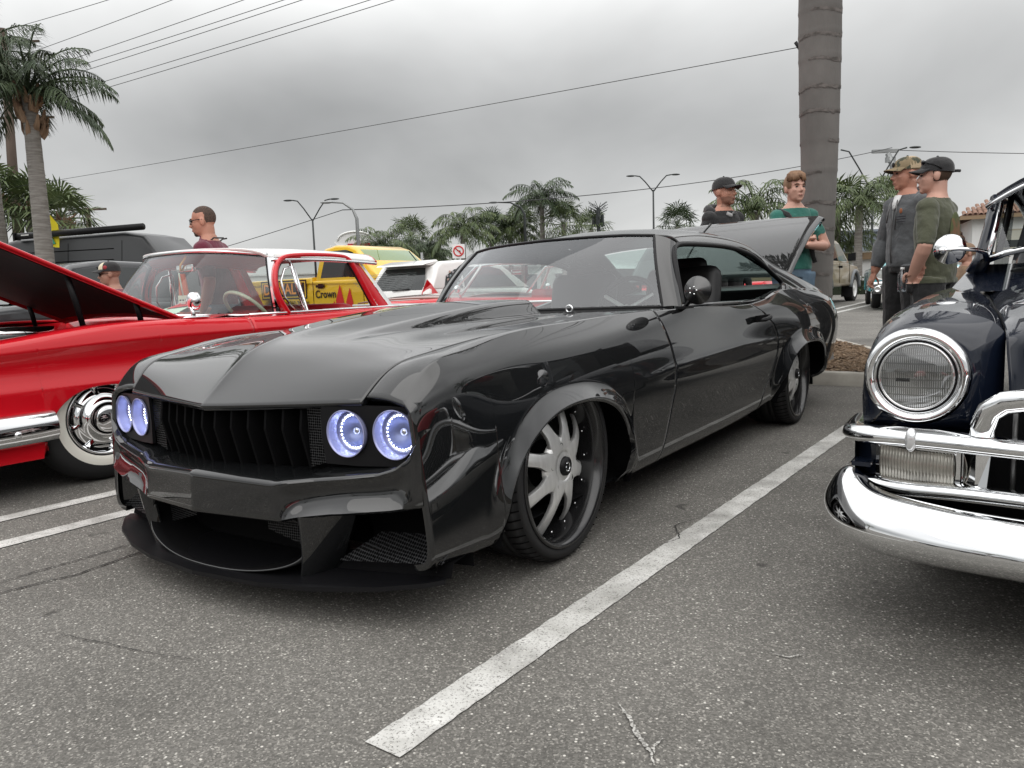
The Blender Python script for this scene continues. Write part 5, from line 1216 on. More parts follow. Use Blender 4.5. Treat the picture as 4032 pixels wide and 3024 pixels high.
# ------------------------------------------------------------------ parked vehicles behind
M_DGL = mat('dark_car_glass', (.012, .016, .016), .04, 0, 0, spec=.8)
M_SGL = glass('tinted_glass', (.34, .42, .40), .10)
def inset(P, d):
    P = np.asarray(P, float); n = len(P); A = sum(P[i-1][0]*P[i][1]-P[i][0]*P[i-1][1] for i in range(n)); s = 1 if A > 0 else -1
    a = P-np.roll(P, 1, 0); b = np.roll(P, -1, 0)-P; a /= np.maximum(np.linalg.norm(a, axis=1, keepdims=True), 1e-9); b /= np.maximum(np.linalg.norm(b, axis=1, keepdims=True), 1e-9)
    na = np.stack([-a[:, 1], a[:, 0]], 1)*s; nb = np.stack([-b[:, 1], b[:, 0]], 1)*s; q = na+nb; q /= np.maximum(np.linalg.norm(q, axis=1, keepdims=True), .35); return P+q*d
def slab(name, poly, W, m, par, edge=.05, tum=None, drop=None):
    """outline in (y, z) given thickness 2W with rounded edges; tum=(z0, k): sides lean in above z0; drop=k: ends curve in plan"""
    L = [(W, edge), (W-edge*.12, edge*.5), (W-edge*.45, edge*.16), (W-edge, 0)]; L = L+[(-u, e) for u, e in reversed(L)]
    V = []; n = len(poly)
    ys = [p[0] for p in poly]; y0, y1 = min(ys), max(ys)
    for u, e in L:
        for (y, z) in inset(poly, e):
            uu = u
            if tum and z > tum[0]: uu = u*(1-tum[1]*(z-tum[0])/W)
            if drop: t = (y-y0)/(y1-y0); uu *= 1-drop*abs(2*t-1)**6
            V.append((uu, y, z))
    F = [tuple(range(n))]+[tuple(reversed(range((len(L)-1)*n, len(L)*n)))]
    for k in range(len(L)-1):
        for i in range(n): F.append((k*n+i, (k+1)*n+i, (k+1)*n+(i+1) % n, k*n+(i+1) % n))
    A = sum(poly[i-1][0]*poly[i][1]-poly[i][0]*poly[i-1][1] for i in range(n))
    if A < 0: F = [f[::-1] for f in F]
    return mk(name, V, F, m, par, auto=38)
def arc(c, r, z0, n=12):
    """arch outline points from rear to front when walking along the underside (decreasing y)"""
    a0 = math.asin(max(-1, min(1, (z0-c[1])/r))); return [(c[0]+r*math.cos(t), c[1]+r*math.sin(t)) for t in np.linspace(a0, math.pi-a0, n)]
def plain_wheel(par, loc, r, w, side, hub=None):
    o = bpy.data.objects.new('wheel', None); COL.objects.link(o); o.parent = par; o.location = loc; o.rotation_euler = (0, 0, 0 if side > 0 else math.pi)
    V, F = lathe([(-.01, r*.62), (0, r*.7), (0, r*.86), (-.02, r*.97), (-.05, r), (-w+.04, r), (-w, r*.9), (-w, r*.6)], 40, 'x'); mk('tyre', V, F, M_RUB, o)
    V, F = lathe([(-.005, r*.64), (-.012, r*.60), (-.05, r*.52), (-.045, r*.2), (-.02, r*.16), (-.018, .001)], 32, 'x'); mk('rim', V, F, hub or M_ALU, o)
def sheet(name, pts, m, par): return mk(name, pts, [tuple(range(len(pts)))], m, par, False)
def sidepoly(pts, W, tum, s, off=.004):
    return [(s*(W-(tum[1]*(z-tum[0]) if z > tum[0] else 0)+off), y, z) for y, z in pts]
# ---- black high-roof van
van = empty('camper_van', (-20.95, 10.75, 0), R_(90+22), 'matt black high roof camper van with a rolled awning on its roof edge', 'van')
M_VAN = mat('van_black', (.018, .020, .022), .38, 0, .35, .2); W = 1.05
arF = arc((-1.9, .40), .45, .35); arR = arc((1.9, .40), .45, .35)
low = [(3.05, .35), (3.1, .8), (3.08, 1.6), (2.98, 2.45), (2.85, 2.72), (2.5, 2.78), (-.9, 2.82), (-1.5, 2.70), (-2.15, 2.0), (-2.5, 1.35), (-3.05, 1.12), (-3.2, .8), (-3.2, .35)]+arF[::-1]+arR[::-1]
slab('body', low, W, M_VAN, van, .12, (1.0, .13))
tm = (1.0, .13)
for s in (1, -1):
    for y0, y1, z0, z1 in ((-.75, .75, 1.28, 1.98), (.9, 2.75, 1.28, 1.98)):
        sheet('side_window', sidepoly([(y0, z0), (y1, z0), (y1-.04, z1), (y0+.04, z1)], W, tm, s), M_DGL, van)
    sheet('front_window', sidepoly([(-2.0, 1.3), (-.95, 1.3), (-.95, 1.95), (-1.75, 1.95)], W, tm, s), M_DGL, van)
    for z in (2.12, 2.40):
        V, F = tube([(s*(W-.13*(z-1)+.004), y, z) for y in (-.6, 1, 2.6)], .012, 4); mk('body_rib', V, F, M_MATT, van)
    for y in (-.85, .82, 2.85): V, F = tube([(s*(W-.13*(z-1)+.003), y, z) for z in (.7, 1.2, 1.9, 2.6)], .007, 4); mk('panel_gap', V, F, M_MATT, van)
    mk('tail_lamp', *extrude_poly([(s*(W-.11), 3.06, 1.4), (s*(W-.03), 3.02, 1.4), (s*(W-.06), 3.0, 1.9), (s*(W-.13), 3.05, 1.9)], (0, .03, 0)), mat('tail_red', (.35, .012, .012), .15, coat=1), van, False)
    for y in (-1.9, 1.9): plain_wheel(van, (s*(W-.02), y, .40), .40, .25, s, M_BLK)
sheet('windscreen', [(-.80, -2.47, 1.40), (.80, -2.47, 1.40), (.78, -2.02, 2.05), (-.78, -2.02, 2.05)], M_DGL, van)
aw = mk('awning', *tube([(-.93, 2.35, 2.84), (-.93, -1.6, 2.90)], .085, 10), M_BLK, van); mb = MB(); mb.box((-.93-.075, 2.0, 2.86), (.03, .25, .03)); mb.build('awning_badge', M_WHT, aw)
mb = MB(); mb.box((-.93, 2.36, 2.84), (.19, .06, .19)); mb.build('awning_cap', M_BLK, aw); mb = MB(); mb.box((.1, 2.9, 2.76), (.5, .3, .05)); mb.build('roof_camera', M_BLK, van)
V, F = tube([(-.7, 2.98, 2.62), (-.5, 3.0, 2.70)], .04, 6); mk('marker_lamp', V, F, mat('tail_red'), van)
# ---- yellow pickup with shop lettering
YS = 1.13; yt = empty('yellow_pickup', (-14.70, 12.50+1.0*YS, 0), R_(90), 'yellow delivery pickup covered in black tool and hardware shop lettering', 'pickup'); yt.scale = (YS, YS, YS)
M_YEL = mat('yellow_paint', (.78, .47, .015), .3, 0, .8, .05); W = 1.0; tm = (1.12, .22)
arF = arc((-1.85, .42), .47, .40); arR = arc((1.85, .42), .47, .40)
body = [(2.95, .45), (2.98, 1.28), (.46, 1.30), (.46, 1.22), (-1.0, 1.22), (-2.5, 1.14), (-2.85, 1.0), (-2.95, .7), (-2.9, .42)]+arF[::-1]+arR[::-1]
slab('body', body, W, M_YEL, yt, .07, None, .06)
cab = [(.40, 1.15), (.34, 1.80), (.20, 1.90), (-.15, 1.955), (-.55, 1.93), (-.80, 1.85), (-1.35, 1.42), (-1.62, 1.20)]
slab('cab', cab, W-.02, M_YEL, yt, .06, tm)
for s in (1, -1):
    sheet('side_window', sidepoly([(.22, 1.27), (-.95, 1.27), (-1.05, 1.30), (-.72, 1.78), (-.50, 1.84), (.14, 1.84)], W-.02, tm, s), M_SGL if s > 0 else M_DGL, yt)
    for y in (.43, -1.15): V, F = tube([(s*(W+.001), y, z) for z in (.5, .9, 1.2)], .008, 4); mk('panel_gap', V, F, M_MATT, yt)
    for y in (-1.85, 1.85): plain_wheel(yt, (s*(W-.02), y, .42), .42, .27, s)
    mk('wing_mirror', *extrude_poly([(s*1.02, -1.05, 1.25), (s*1.22, -1.05, 1.25), (s*1.22, -1.05, 1.50), (s*1.02, -1.05, 1.48)], (0, .06, 0)), M_BLK, yt, False)
sheet('windscreen', [(-.80, -1.58, 1.22), (.80, -1.58, 1.22), (.74, -.83, 1.84), (-.74, -.83, 1.84)], glass('green_tint', (.45, .66, .58), .12), yt)
mb = MB(); mb.box((-W-.012, .18, 1.10), (.03, .26, .055)); mb.build('door_handle', M_BLK, yt); sheet('handle_cup', [(-W-.004, .10, 1.05), (-W-.004, .26, 1.05), (-W-.004, .26, 1.15), (-W-.004, .10, 1.15)], M_MATT, yt)
M_LB = mat('letter_black', (.012, .012, .012), .5); M_LO = mat('letter_orange', (.85, .30, .03), .5); M_LR = mat('decal_red', (.60, .02, .02), .4); M_LW = mat('decal_white', (.8, .8, .8), .5)
def sp_(pts, o): return [(-W-o, y, z) for y, z in pts]
def ytext(s, y, z, size, m, **k): return text_mesh('lettering', s, size, m, yt, frame((-W-.012, y, z), (0, -1, 0), (0, 0, 1)), **k)
sheet('sign_frame', sp_([(2.25, .84), (.64, .84), (.64, 1.26), (2.25, 1.26)], .003), M_LB, yt); sheet('sign_inner', sp_([(2.21, .875), (.68, .875), (.68, 1.225), (2.21, 1.225)], .006), M_YEL, yt); sheet('sign_plate', sp_([(2.18, .90), (.71, .90), (.71, 1.20), (2.18, 1.20)], .009), M_LB, yt)
ytext('DEWALT.', 1.445, 1.055, .335, M_LO, bold=True); ytext('GUARANTEED TOUGH.', 1.16, .745, .115, M_LB, bold=True); ytext('Crown', .02, .92, .235, M_LB, bold=True)
sheet('white_stripe', sp_([(1.4, .52), (-1.30, .52), (-1.30, .60), (1.4, .60)], .003), M_LW, yt); sheet('black_stripe', sp_([(1.4, .605), (-1.30, .605), (-1.30, .625), (1.4, .625)], .004), M_LB, yt)
for (y, z, w, h) in ((-.42, .60, .26, .52), (-.72, .60, .22, .44), (-.22, .50, .16, .28)): sheet('flame_decal', sp_([(y+w*.3, z-.1), (y-w*.35, z-.1), (y-w*.5, z+h*.3), (y-.02, z+h), (y+w*.5, z+h*.35)], .007), M_LR, yt)
sheet('round_sign', sp_([(1.06, .38), (.70, .38), (.66, .46), (.70, .55), (1.06, .55)], .008), M_LO, yt); ytext('LOCAL', .90, .545, .08, M_LW, bold=True); sheet('local_tab', sp_([(1.04, .505), (.76, .505), (.76, .585), (1.04, .585)], .0095), M_LR, yt); ytext('ACE', .88, .445, .12, M_LR, bold=True)
ytext('Acehardware.com', 2.60, 1.16, .105, M_LB, bold=True)
for y in (2.70, 2.46): V, F = lathe([(0, .075), (0, .0005)], 24, 'x'); mk('round_icon', np.array(V)+np.array([-W-.010, y, .98]), F, M_LR, yt)
ytext('f', 2.70, .98, .13, M_LW, bold=True)
V, F = tube([(-W-.013, 2.46+dx, .98+dz) for dx, dz in ((-.03, -.03), (.03, -.03), (.03, .03), (-.03, .03), (-.03, -.03))], .006, 4); mk('icon_outline', V, F, M_LW, yt); ytext('@crownacehardware', 2.60, .82, .075, M_LB)
# ---- white hatchback seen from behind
FS = 1.05; fit = empty('white_hatchback', (-10.45, 12.6, 0), R_(180), 'small white hatchback with stickers on its rear quarter window', 'car'); fit.scale = (FS, FS, FS); W = .85; tm = (.92, .20)
arF = arc((-1.25, .30), .35, .30); arR = arc((1.25, .30), .35, .30)
slab('body', [(1.93, .32), (1.97, .60), (1.93, .95), (1.85, 1.05), (-1.0, 1.0), (-1.5, .90), (-1.90, .72), (-1.95, .32)]+arF[::-1]+arR[::-1], W, M_WHT, fit, .09, None, .10)
slab('cabin', [(1.86, 1.0), (1.60, 1.42), (1.45, 1.50), (.9, 1.535), (.2, 1.535), (-.3, 1.48), (-1.15, 1.0)], W-.03, M_WHT, fit, .07, tm)
sheet('rear_window', [(-.60, 1.90, .98), (.60, 1.90, .98), (.60, 1.80, 1.18), (.50, 1.66, 1.40), (-.50, 1.66, 1.40), (-.60, 1.80, 1.18)], M_DGL, fit)
mb = MB()
for j in range(9):
    z = 1.05+.033*j; y = 1.905-.24*(z-.98)/.42*1.02; h = .44-.10*abs(j-4)/4
    mb.tube([(-h+.02+k*.04*h/.22, y+.006, z+.006*math.sin(k*1.9+j)) for k in range(22)], .0035, 4)
tag(mb.build('window_writing', mat('window_chalk', (.22, .24, .24), .8), fit), kind='stuff')
V, F = tube([(.1, 1.92, 1.0), (-.30, 1.90, 1.02)], .012, 5); mk('rear_wiper', V, F, M_BLK, fit)
slab('spoiler', [(1.82, 1.44), (1.80, 1.47), (1.45, 1.54), (1.40, 1.50), (1.62, 1.43)], .60, M_WHT, fit, .03)
for s in (1, -1):
    tl = [(s*.60, 1.955, .80), (s*.845, 1.80, .80), (s*.84, 1.72, .92), (s*.76, 1.80, 1.10), (s*.72, 1.86, 1.18), (s*.63, 1.90, .98)]; mk('tail_lamp', *extrude_poly(tl, (s*.012, .03, 0)), mat('tail_lens', (.55, .01, .015), .12, coat=1), fit, False)
    qp = [(1.50, 1.06), (1.00, 1.02), (1.00, 1.36), (1.15, 1.36), (1.42, 1.24)]; sheet('quarter_window', sidepoly([(y, z) for y, z in qp], W-.03, tm, s, .006), M_DGL, fit)
    sheet('side_window', sidepoly([(.94, 1.02), (-.70, 1.02), (-.25, 1.36), (.1, 1.42), (.94, 1.40)], W-.03, tm, s, .006), M_DGL, fit)
    k = 0
    for z in (1.10, 1.17, 1.24, 1.31):
        for y in np.arange(1.04, 1.46-abs(z-1.17)*.8, .085):
            k += 1; c_ = (.30, .28, .27) if k % 3 else (.42, .30, .26); V, F = lathe([(0, .030), (0, .0005)], 6, 'x'); mk('sticker', np.array(V)+np.array([s*(W-.03-.2*(z-.92)+.009), y, z]), F, mat('sticker_%d' % (k % 3), ((.45, .45, .47), (.50, .36, .30), (.30, .40, .42))[k % 3], .5), fit, False)
    for y in (-1.25, 1.25): plain_wheel(fit, (s*(W-.01), y, .30), .30, .19, s)
V, F = tube([(.02, 1.30, 1.52), (.04, 1.50, 1.72)], .010, 5); mk('antenna', V, F, M_BLK, fit)
# ---- red classic, hood to the left, seen over the red car and through the coupe
pk_ = empty('red_classic', (-5.55, 8.05, 0), R_(-90), 'red classic two door with sky reflection coloured into its hood and bright window frames behind the coupe', 'car'); W = .93; tm = (.88, .30)
M_REDSKY = mat('red_sky_reflection', (.30, .135, .105), .3, .2, .9, .04)  # rose tone puts the sky's reflection into the red hood's colour
arF = arc((-1.35, .33), .38, .33); arR = arc((1.45, .33), .38, .33)
slab('body', [(2.45, .35), (2.5, .70), (2.4, .86), (.9, .90), (-.55, .93), (-1.9, .90), (-2.35, .84), (-2.42, .6), (-2.35, .35)]+arF[::-1]+arR[::-1], W, [M_RED], pk_, .09, None, .04)
G = np.array([[(x*(W-.10), y, .905+.05*(1-x*x)+.035*math.exp(-((y+1.2)/.9)**2)-(.06*max(0, -y-2.0))) for x in np.linspace(-1, 1, 15)] for y in np.linspace(-2.32, -.45, 24)]); panel('hood', G, M_REDSKY, pk_, fold=.02, flip=True)
slab('roof', [(1.25, 1.20), (1.05, 1.31), (.3, 1.355), (-.25, 1.33), (-.30, 1.31), (1.0, 1.27)], W-.17, M_WHT, pk_, .04)
for s in (1, -1):
    u0 = W-.08
    V, F = tube([(s*u0, -.72, .92), (s*(u0-.10), -.30, 1.29), (s*(u0-.11), .2, 1.325), (s*(u0-.11), .9, 1.30), (s*(u0-.07), 1.35, 1.10), (s*u0, 1.6, .92)], .017, 6); mk('window_frame', V, F, M_CHR, pk_)
    V, F = tube([(s*u0, -.50, .92), (s*(u0-.10), -.22, 1.30)], .016, 6); mk('vent_post', V, F, M_WHT, pk_)
    V, F = tube([(s*(W+.005), y, .86) for y in (-2.3, 0, 2.4)], .014, 6); mk('belt_trim', V, F, M_CHR, pk_)
    V, F = tube([(s*(u0+.02), -.45, .92), (s*(u0+.12), -.42, 1.0)], .010, 6); mm_ = mk('mirror_arm', V, F, M_CHR, pk_); S_, SF = uvsphere(8, 12); mk('mirror_head', S_*np.array([.055, .03, .045])+np.array([s*(u0+.13), -.42, 1.03]), SF, M_CHR, mm_)
    sheet('side_glass', [(s*(u0-.01), -.46, .93), (s*(u0-.01), 1.5, .93), (s*(u0-.10), .95, 1.28), (s*(u0-.10), -.18, 1.30)], M_CLR, pk_)
    for y in (-1.35, 1.45): plain_wheel(pk_, (s*(W-.01), y, .33), .33, .2, s, M_CHR)
sheet('windscreen', [(-.80, -.72, .93), (.80, -.72, .93), (.70, -.30, 1.30), (-.70, -.30, 1.30)], M_CLR, pk_)
rbox('seat', (0, .55, .80), (1.45, .2, .4), M_RVIN, pk_, .05); rbox('rear_view_mirror', (0, -.25, 1.22), (.2, .03, .06), M_CHR, pk_, .01)
# ---- red coupe further back
r2_ = empty('red_coupe', (-5.6, 11.2, 0), R_(-90), 'low red two door parked behind the red classic', 'car'); W = .9; tm = (.9, .35)
slab('body', [(2.3, .32), (2.35, .80), (2.2, 1.0), (1.3, .98), (-.5, .96), (-1.9, .93), (-2.3, .80), (-2.35, .32)]+arc((-1.4, .33), .38, .32)[::-1]+arc((1.4, .33), .38, .32)[::-1], W, M_RED, r2_, .10, None, .05)
slab('cabin', [(1.35, .95), (.9, 1.28), (.2, 1.34), (-.15, 1.30), (-.75, .95)], W-.06, M_RED, r2_, .06, tm)
for s in (1, -1):
    sheet('side_window', sidepoly([(1.05, 1.0), (-.55, 1.0), (-.12, 1.26), (.2, 1.29), (.8, 1.24)], W-.06, tm, s, .006), M_DGL, r2_)
    for y in (-1.4, 1.4): plain_wheel(r2_, (s*(W-.01), y, .33), .33, .2, s)
# ---- beige pickup
TS = 1.22; tc_ = empty('beige_pickup', (-7.36, 27.02, 0.183), R_(180), 'beige double cab pickup with grey wheel flares parked beyond the palm', 'pickup'); tc_.scale = (TS, TS, TS); W = .86; tm = (1.10, .26)
M_BGE = mat('beige_paint', (.36, .29, .19), .35, .3, .7, .06); M_FLR = mat('grey_flare', (.16, .17, .18), .55)
arF = arc((-1.6, .38), .44, .45); arR = arc((1.5, .38), .44, .45)
slab('body', [(2.45, .50), (2.48, 1.10), (1.05, 1.12), (1.0, 1.10), (-.8, 1.10), (-1.2, 1.06), (-2.05, 1.02), (-2.38, .90), (-2.42, .5)]+arF[::-1]+arR[::-1], W, M_BGE, tc_, .08, None, .06)
slab('cab', [(1.0, 1.05), (.92, 1.55), (.75, 1.68), (.2, 1.72), (-.25, 1.70), (-.45, 1.64), (-1.05, 1.08)], W-.03, M_BGE, tc_, .06, tm)
for s in (1, -1):
    sheet('rear_side_window', sidepoly([(.84, 1.14), (.18, 1.14), (.18, 1.60), (.78, 1.58)], W-.03, tm, s, .006), M_SGL if False else M_DGL, tc_); sheet('front_side_window', sidepoly([(.10, 1.14), (-.82, 1.14), (-.40, 1.60), (.10, 1.61)], W-.03, tm, s, .006), mat('pale_glass', (.20, .25, .24), .05), tc_)
    for c in (-1.6, 1.5): V, F = tube([(s*(W+.01), y, z) for y, z in arc((c, .38), .49, .42, 14)], .055, 6); mk('wheel_flare', V, F, M_FLR, tc_)
    for y in (-1.6, 1.5): plain_wheel(tc_, (s*(W+.02), y, .38), .38, .25, s)
    for y in (.14, -.98): V, F = tube([(s*(W+.001), y, z) for z in (.55, .8, 1.08)], .007, 4); mk('panel_gap', V, F, M_MATT, tc_)
    for y in (.30, -.62+.72): mb = MB(); mb.box((s*(W+.006), y-.16, .98), (.02, .12, .06)); mb.build('door_handle', M_MATT, tc_)
    mk('wing_mirror', *extrude_poly([(s*(W+.02), -.72, 1.14), (s*(W+.22), -.72, 1.14), (s*(W+.22), -.72, 1.36), (s*(W+.02), -.72, 1.33)], (0, .07, 0)), M_BLK, tc_, False)
    mk('mud_flap', *extrude_poly([(s*(W-.24), -1.10, .15), (s*(W+.06), -1.10, .15), (s*(W+.06), -1.14, .52), (s*(W-.24), -1.14, .52)], (0, .02, 0)), M_BLK, tc_, False)
sheet('windscreen', [(-.70, -1.06, 1.11), (.70, -1.06, 1.11), (.62, -.50, 1.62), (-.62, -.50, 1.62)], M_DGL, tc_)
mb = MB(); mb.box((0, -2.42, .62), (1.7, .12, .20)); mb.build('front_bumper', M_CHR, tc_); mk('grille', *extrude_poly([(-.45, -2.42, .78), (.45, -2.42, .78), (.45, -2.40, .95), (-.45, -2.40, .95)], (0, .03, 0)), M_BLK, tc_, False)
# ---- turquoise classic
tq = empty('turquoise_classic', (-3.98, 24.75, 0.156), R_(14), 'turquoise classic car with chrome bumper and round headlights behind the standing men', 'car'); tq.scale = (1.06, 1.06, 1.06); W = .98; tm = (.95, .30)
M_TQ = mat('turquoise_paint', (.04, .38, .44), .25, 0, 1, .03)
slab('body', [(2.5, .40), (2.55, .85), (2.3, 1.02), (-1.0, 1.05), (-2.25, 1.04), (-2.42, .96), (-2.45, .45)]+arc((-1.5, .38), .44, .40)[::-1]+arc((1.5, .38), .44, .40)[::-1], W, M_TQ, tq, .10, None, .02)
slab('cabin', [(1.5, 1.0), (1.1, 1.45), (.2, 1.52), (-.3, 1.46), (-.8, 1.0)], W-.10, M_TQ, tq, .07, tm); sheet('windscreen', [(-.80, -.80, 1.06), (.80, -.80, 1.06), (.66, -.32, 1.43), (-.66, -.32, 1.43)], M_CLR, tq)
for s in (1, -1):
    V, F = lathe([(-2.50, .0005), (-2.50, .11), (-2.515, .135), (-2.46, .15), (-2.40, .15)], 28, 'y'); hl_ = mk('headlight', np.array(V)+np.array([s*.78, 0, .86]), F, M_CHR, tq); V, F = lathe([(-2.52, .0005), (-2.512, .10)], 24, 'y'); mk('lens', np.array(V)+np.array([s*.78, 0, .86]), F, mat('lens_pale', (.6, .62, .60), .1, .5), hl_)
    for x in (.64, .86): V, F = lathe([(-2.60, .0005), (-2.60, .05), (-2.62, .075), (-2.55, .08)], 20, 'y'); mk('bumper_lamp', np.array(V)+np.array([s*x, 0, .50]), F, M_CHR, tq)
    sheet('side_window', sidepoly([(1.2, 1.08), (-.55, 1.08), (-.25, 1.40), (.2, 1.44), (1.0, 1.38)], W-.10, tm, s, .006), M_DGL, tq)
    for y in (-1.5, 1.5): plain_wheel(tq, (s*(W-.03), y, .38), .38, .22, s, M_CHR)
V, F = tube([(-1.02, -2.1, .60), (-1.0, -2.45, .61), (-.6, -2.60, .64), (0, -2.64, .66), (.6, -2.60, .64), (1.0, -2.45, .61), (1.02, -2.1, .60)], .07, 8); mk('bumper', V, F, M_CHR, tq)
mb = MB(); mb.box((0, -2.5, .50), (1.9, .12, .22)); mb.build('grille', M_STEEL, tq)
# ---- dark estate parked on the far side of the red car
dk = empty('dark_estate', (-10.6, 4.6, 0), R_(6), 'dark grey wagon parked beyond the red car hood', 'car'); W = .95; tm = (1.0, .25); M_DK = mat('dark_grey_paint', (.035, .037, .04), .3, .2, .8, .04)
slab('body', [(2.3, .35), (2.35, .8), (2.25, 1.02), (-.9, 1.02), (-2.1, .92), (-2.35, .75), (-2.38, .35)]+arc((-1.4, .35), .40, .35)[::-1]+arc((1.4, .35), .40, .35)[::-1], W, M_DK, dk, .09, None, .07)
slab('cabin', [(2.1, .98), (1.9, 1.42), (1.6, 1.50), (.2, 1.54), (-.25, 1.48), (-1.0, .98)], W-.06, M_DK, dk, .06, tm)
for s in (1, -1):
    sheet('side_window', sidepoly([(1.8, 1.06), (-.70, 1.06), (-.2, 1.42), (.2, 1.46), (1.62, 1.42)], W-.06, tm, s, .006), M_DGL, dk)
    for y in (-1.4, 1.4): plain_wheel(dk, (s*(W-.01), y, .35), .35, .22, s)
sheet('windscreen', [(-.76, -1.0, 1.03), (.76, -1.0, 1.03), (.66, -.28, 1.46), (-.66, -.28, 1.46)], M_DGL, dk)
# ------------------------------------------------------------------ palms
M_FR = [mat('frond_dark', (.030, .052, .022), .6, noise=(2, (.050, .075, .028), .35, .65)), mat('frond_mid', (.055, .085, .030), .6, noise=(2, (.10, .13, .045), .35, .65))]
M_TRK = mat('palm_bark', (.16, .145, .13), .9, noise=(3, (.26, .245, .225), .35, .65, (1, 1, 9)), bump=(8, .8, .03, (1, 1, 8)))
M_BOOT = mat('palm_boot', (.14, .085, .05), .9, noise=(5, (.30, .20, .13), .35, .65, (1, 1, .3)), bump=(14, 1, .03))
def quadleaf(mb, p, q, w, up=Vector((0, 0, 1)), mi=0, fold=.0):
    p, q = Vector(p), Vector(q); d = (q-p); s = d.cross(up)
    if s.length < 1e-5: s = Vector((1, 0, 0))
    s = s.normalized()*w; m_ = p+d*.45
    mb.add([p-s*.3, p+s*.3, m_+s, q, m_-s], [(0, 1, 2, 3, 4)], mi)
def feather(mb, base, az, el, L, droop, rng, nl=34, ll=.55, lw=.028):
    """arching rachis with two rows of hanging leaflets"""
    p = Vector(base); d = Vector((math.cos(az)*math.cos(el), math.sin(az)*math.cos(el), math.sin(el))); side = Vector((-math.sin(az), math.cos(az), 0)); pts = [p.copy()]; n = 14
    for i in range(n):
        p = p+d*(L/n); e2 = math.asin(max(-1, min(1, d.z)))-droop*(.5+i/n)/n; d = Vector((math.cos(az)*math.cos(e2), math.sin(az)*math.cos(e2), math.sin(e2))); pts.append(p.copy())
    mb.tube([tuple(q) for q in pts], [.028*(1-.85*i/n)+.004 for i in range(n+1)], 4, 0, False)
    for i in range(nl):
        t = .14+.86*i/nl; k = t*n; a = int(min(n-1, k)); q = pts[a].lerp(pts[a+1], k-a); dd = (pts[a+1]-pts[a]).normalized()
        l = ll*math.sin(math.pi*min(.98, .18+.75*t))*rng.uniform(.8, 1.15)
        for s in (-1, 1):
            v = (dd*rng.uniform(.35, .7)+side*s*rng.uniform(.45, .95)+Vector((0, 0, rng.uniform(-.85, -.05)))).normalized(); m_ = q+v*l*.5; e = q+v*l+Vector((0, 0, -l*rng.uniform(.2, .5)))
            w = lw; sd = v.cross(Vector((0, 0, 1))); sd = sd.normalized()*w if sd.length > 1e-4 else side*w
            mb.add([q-sd*.4, q+sd*.4, m_+sd, e, m_-sd], [(0, 1, 2, 4), (4, 2, 3)], 0)
def fan(mb, base, az, el, L, rng, r=.75, n=15):
    d = Vector((math.cos(az)*math.cos(el), math.sin(az)*math.cos(el), math.sin(el))); p = Vector(base)+d*L; side = Vector((-math.sin(az), math.cos(az), 0)); upv = side.cross(d)*-1
    mb.tube([tuple(base), tuple(p)], [.03, .015], 4, 0, False)
    for i in range(n):
        a = -1.9+3.8*i/(n-1); v = (d*math.cos(a)+side*math.sin(a)).normalized(); rr = r*rng.uniform(.8, 1.08); m_ = p+v*rr*.55; e = p+v*rr+Vector((0, 0, -rr*rng.uniform(.12, .5))); sd = d.cross(v).cross(v); sd = (side*math.cos(a)-d*math.sin(a)).normalized()*.055
        mb.add([p, m_+sd, e, m_-sd], [(0, 1, 2, 3)], 0)
def palm(name, base, h, kind, label, R=2.4, n=26, seed=1, tr=.17, lean=(0, 0), boot=True, mi=0, group=None, nl=34, thin=1.0, dr=1.0):
    rng = random.Random(seed); o = empty(name, base, 0, label, 'palm tree', group)
    top = Vector((lean[0], lean[1], h)); pts = [Vector((lean[0]*t*t, lean[1]*t*t, h*t)) for t in np.linspace(0, 1, 40)]
    rad = [tr*(1.25-.35*t+.25*math.exp(-t*9))*(1+(.025 if i % 2 else 0)) for i, t in enumerate(np.linspace(0, 1, 40))]
    V, F = tube([tuple(p) for p in pts], rad, 14); mk('trunk', V, F, M_TRK, o)
    mb = MB()
    if kind == 'queen':
        for i in range(n):
            az = 2.399*i+rng.uniform(-.2, .2); t = i/n; el = 1.35-1.55*t+rng.uniform(-.12, .12); feather(mb, top+Vector((0, 0, .1)), az, el, R*rng.uniform(.85, 1.1), (1.5+.6*(1-t))*dr, rng, nl, ll=R*.23, lw=R*.0115*thin)
    else:
        for i in range(n):
            az = 2.399*i+rng.uniform(-.2, .2); t = i/n; el = 1.35-2.1*t+rng.uniform(-.12, .12); fan(mb, top, az, el, R*.52*rng.uniform(.8, 1.1), rng, R*.55)
    c = mb.build('crown', M_FR[mi], o, smooth=False, auto=None)
    if boot:
        mb = MB()
        for i in range(26):
            az = 2.399*i; z = -h*.0-rng.uniform(.0, 1.0)*(.9 if kind == 'queen' else .5); q = top+Vector((math.cos(az)*tr*1.0, math.sin(az)*tr*1.0, z)); e = top+Vector((math.cos(az)*tr*rng.uniform(1.5, 2.2), math.sin(az)*tr*rng.uniform(1.5, 2.2), z+.30)); mb.tube([tuple(q), tuple((q+e)/2+Vector((math.cos(az)*.02, math.sin(az)*.02, -.05))), tuple(e)], [.09, .06, .02], 5)
        mb.build('leaf_boots', M_BOOT, o)
    return o
PL = 'palms across the background'
palm('queen_palm', (-19.25, 8.15, 0), 5.75, 'queen', 'tall queen palm with long drooping fronds behind the black van', 2.05, 26, 3, .17, (-.30, .15), True, 0, nl=54, thin=.6, dr=.8)
palm('queen_palm', (-22.2, 8.35, 0), 7.0, 'queen', 'tall queen palm beside the utility pole, mostly cut off', 2.1, 22, 5, .17, (-.1, 0), True, 0, nl=50, thin=.6, dr=.8)
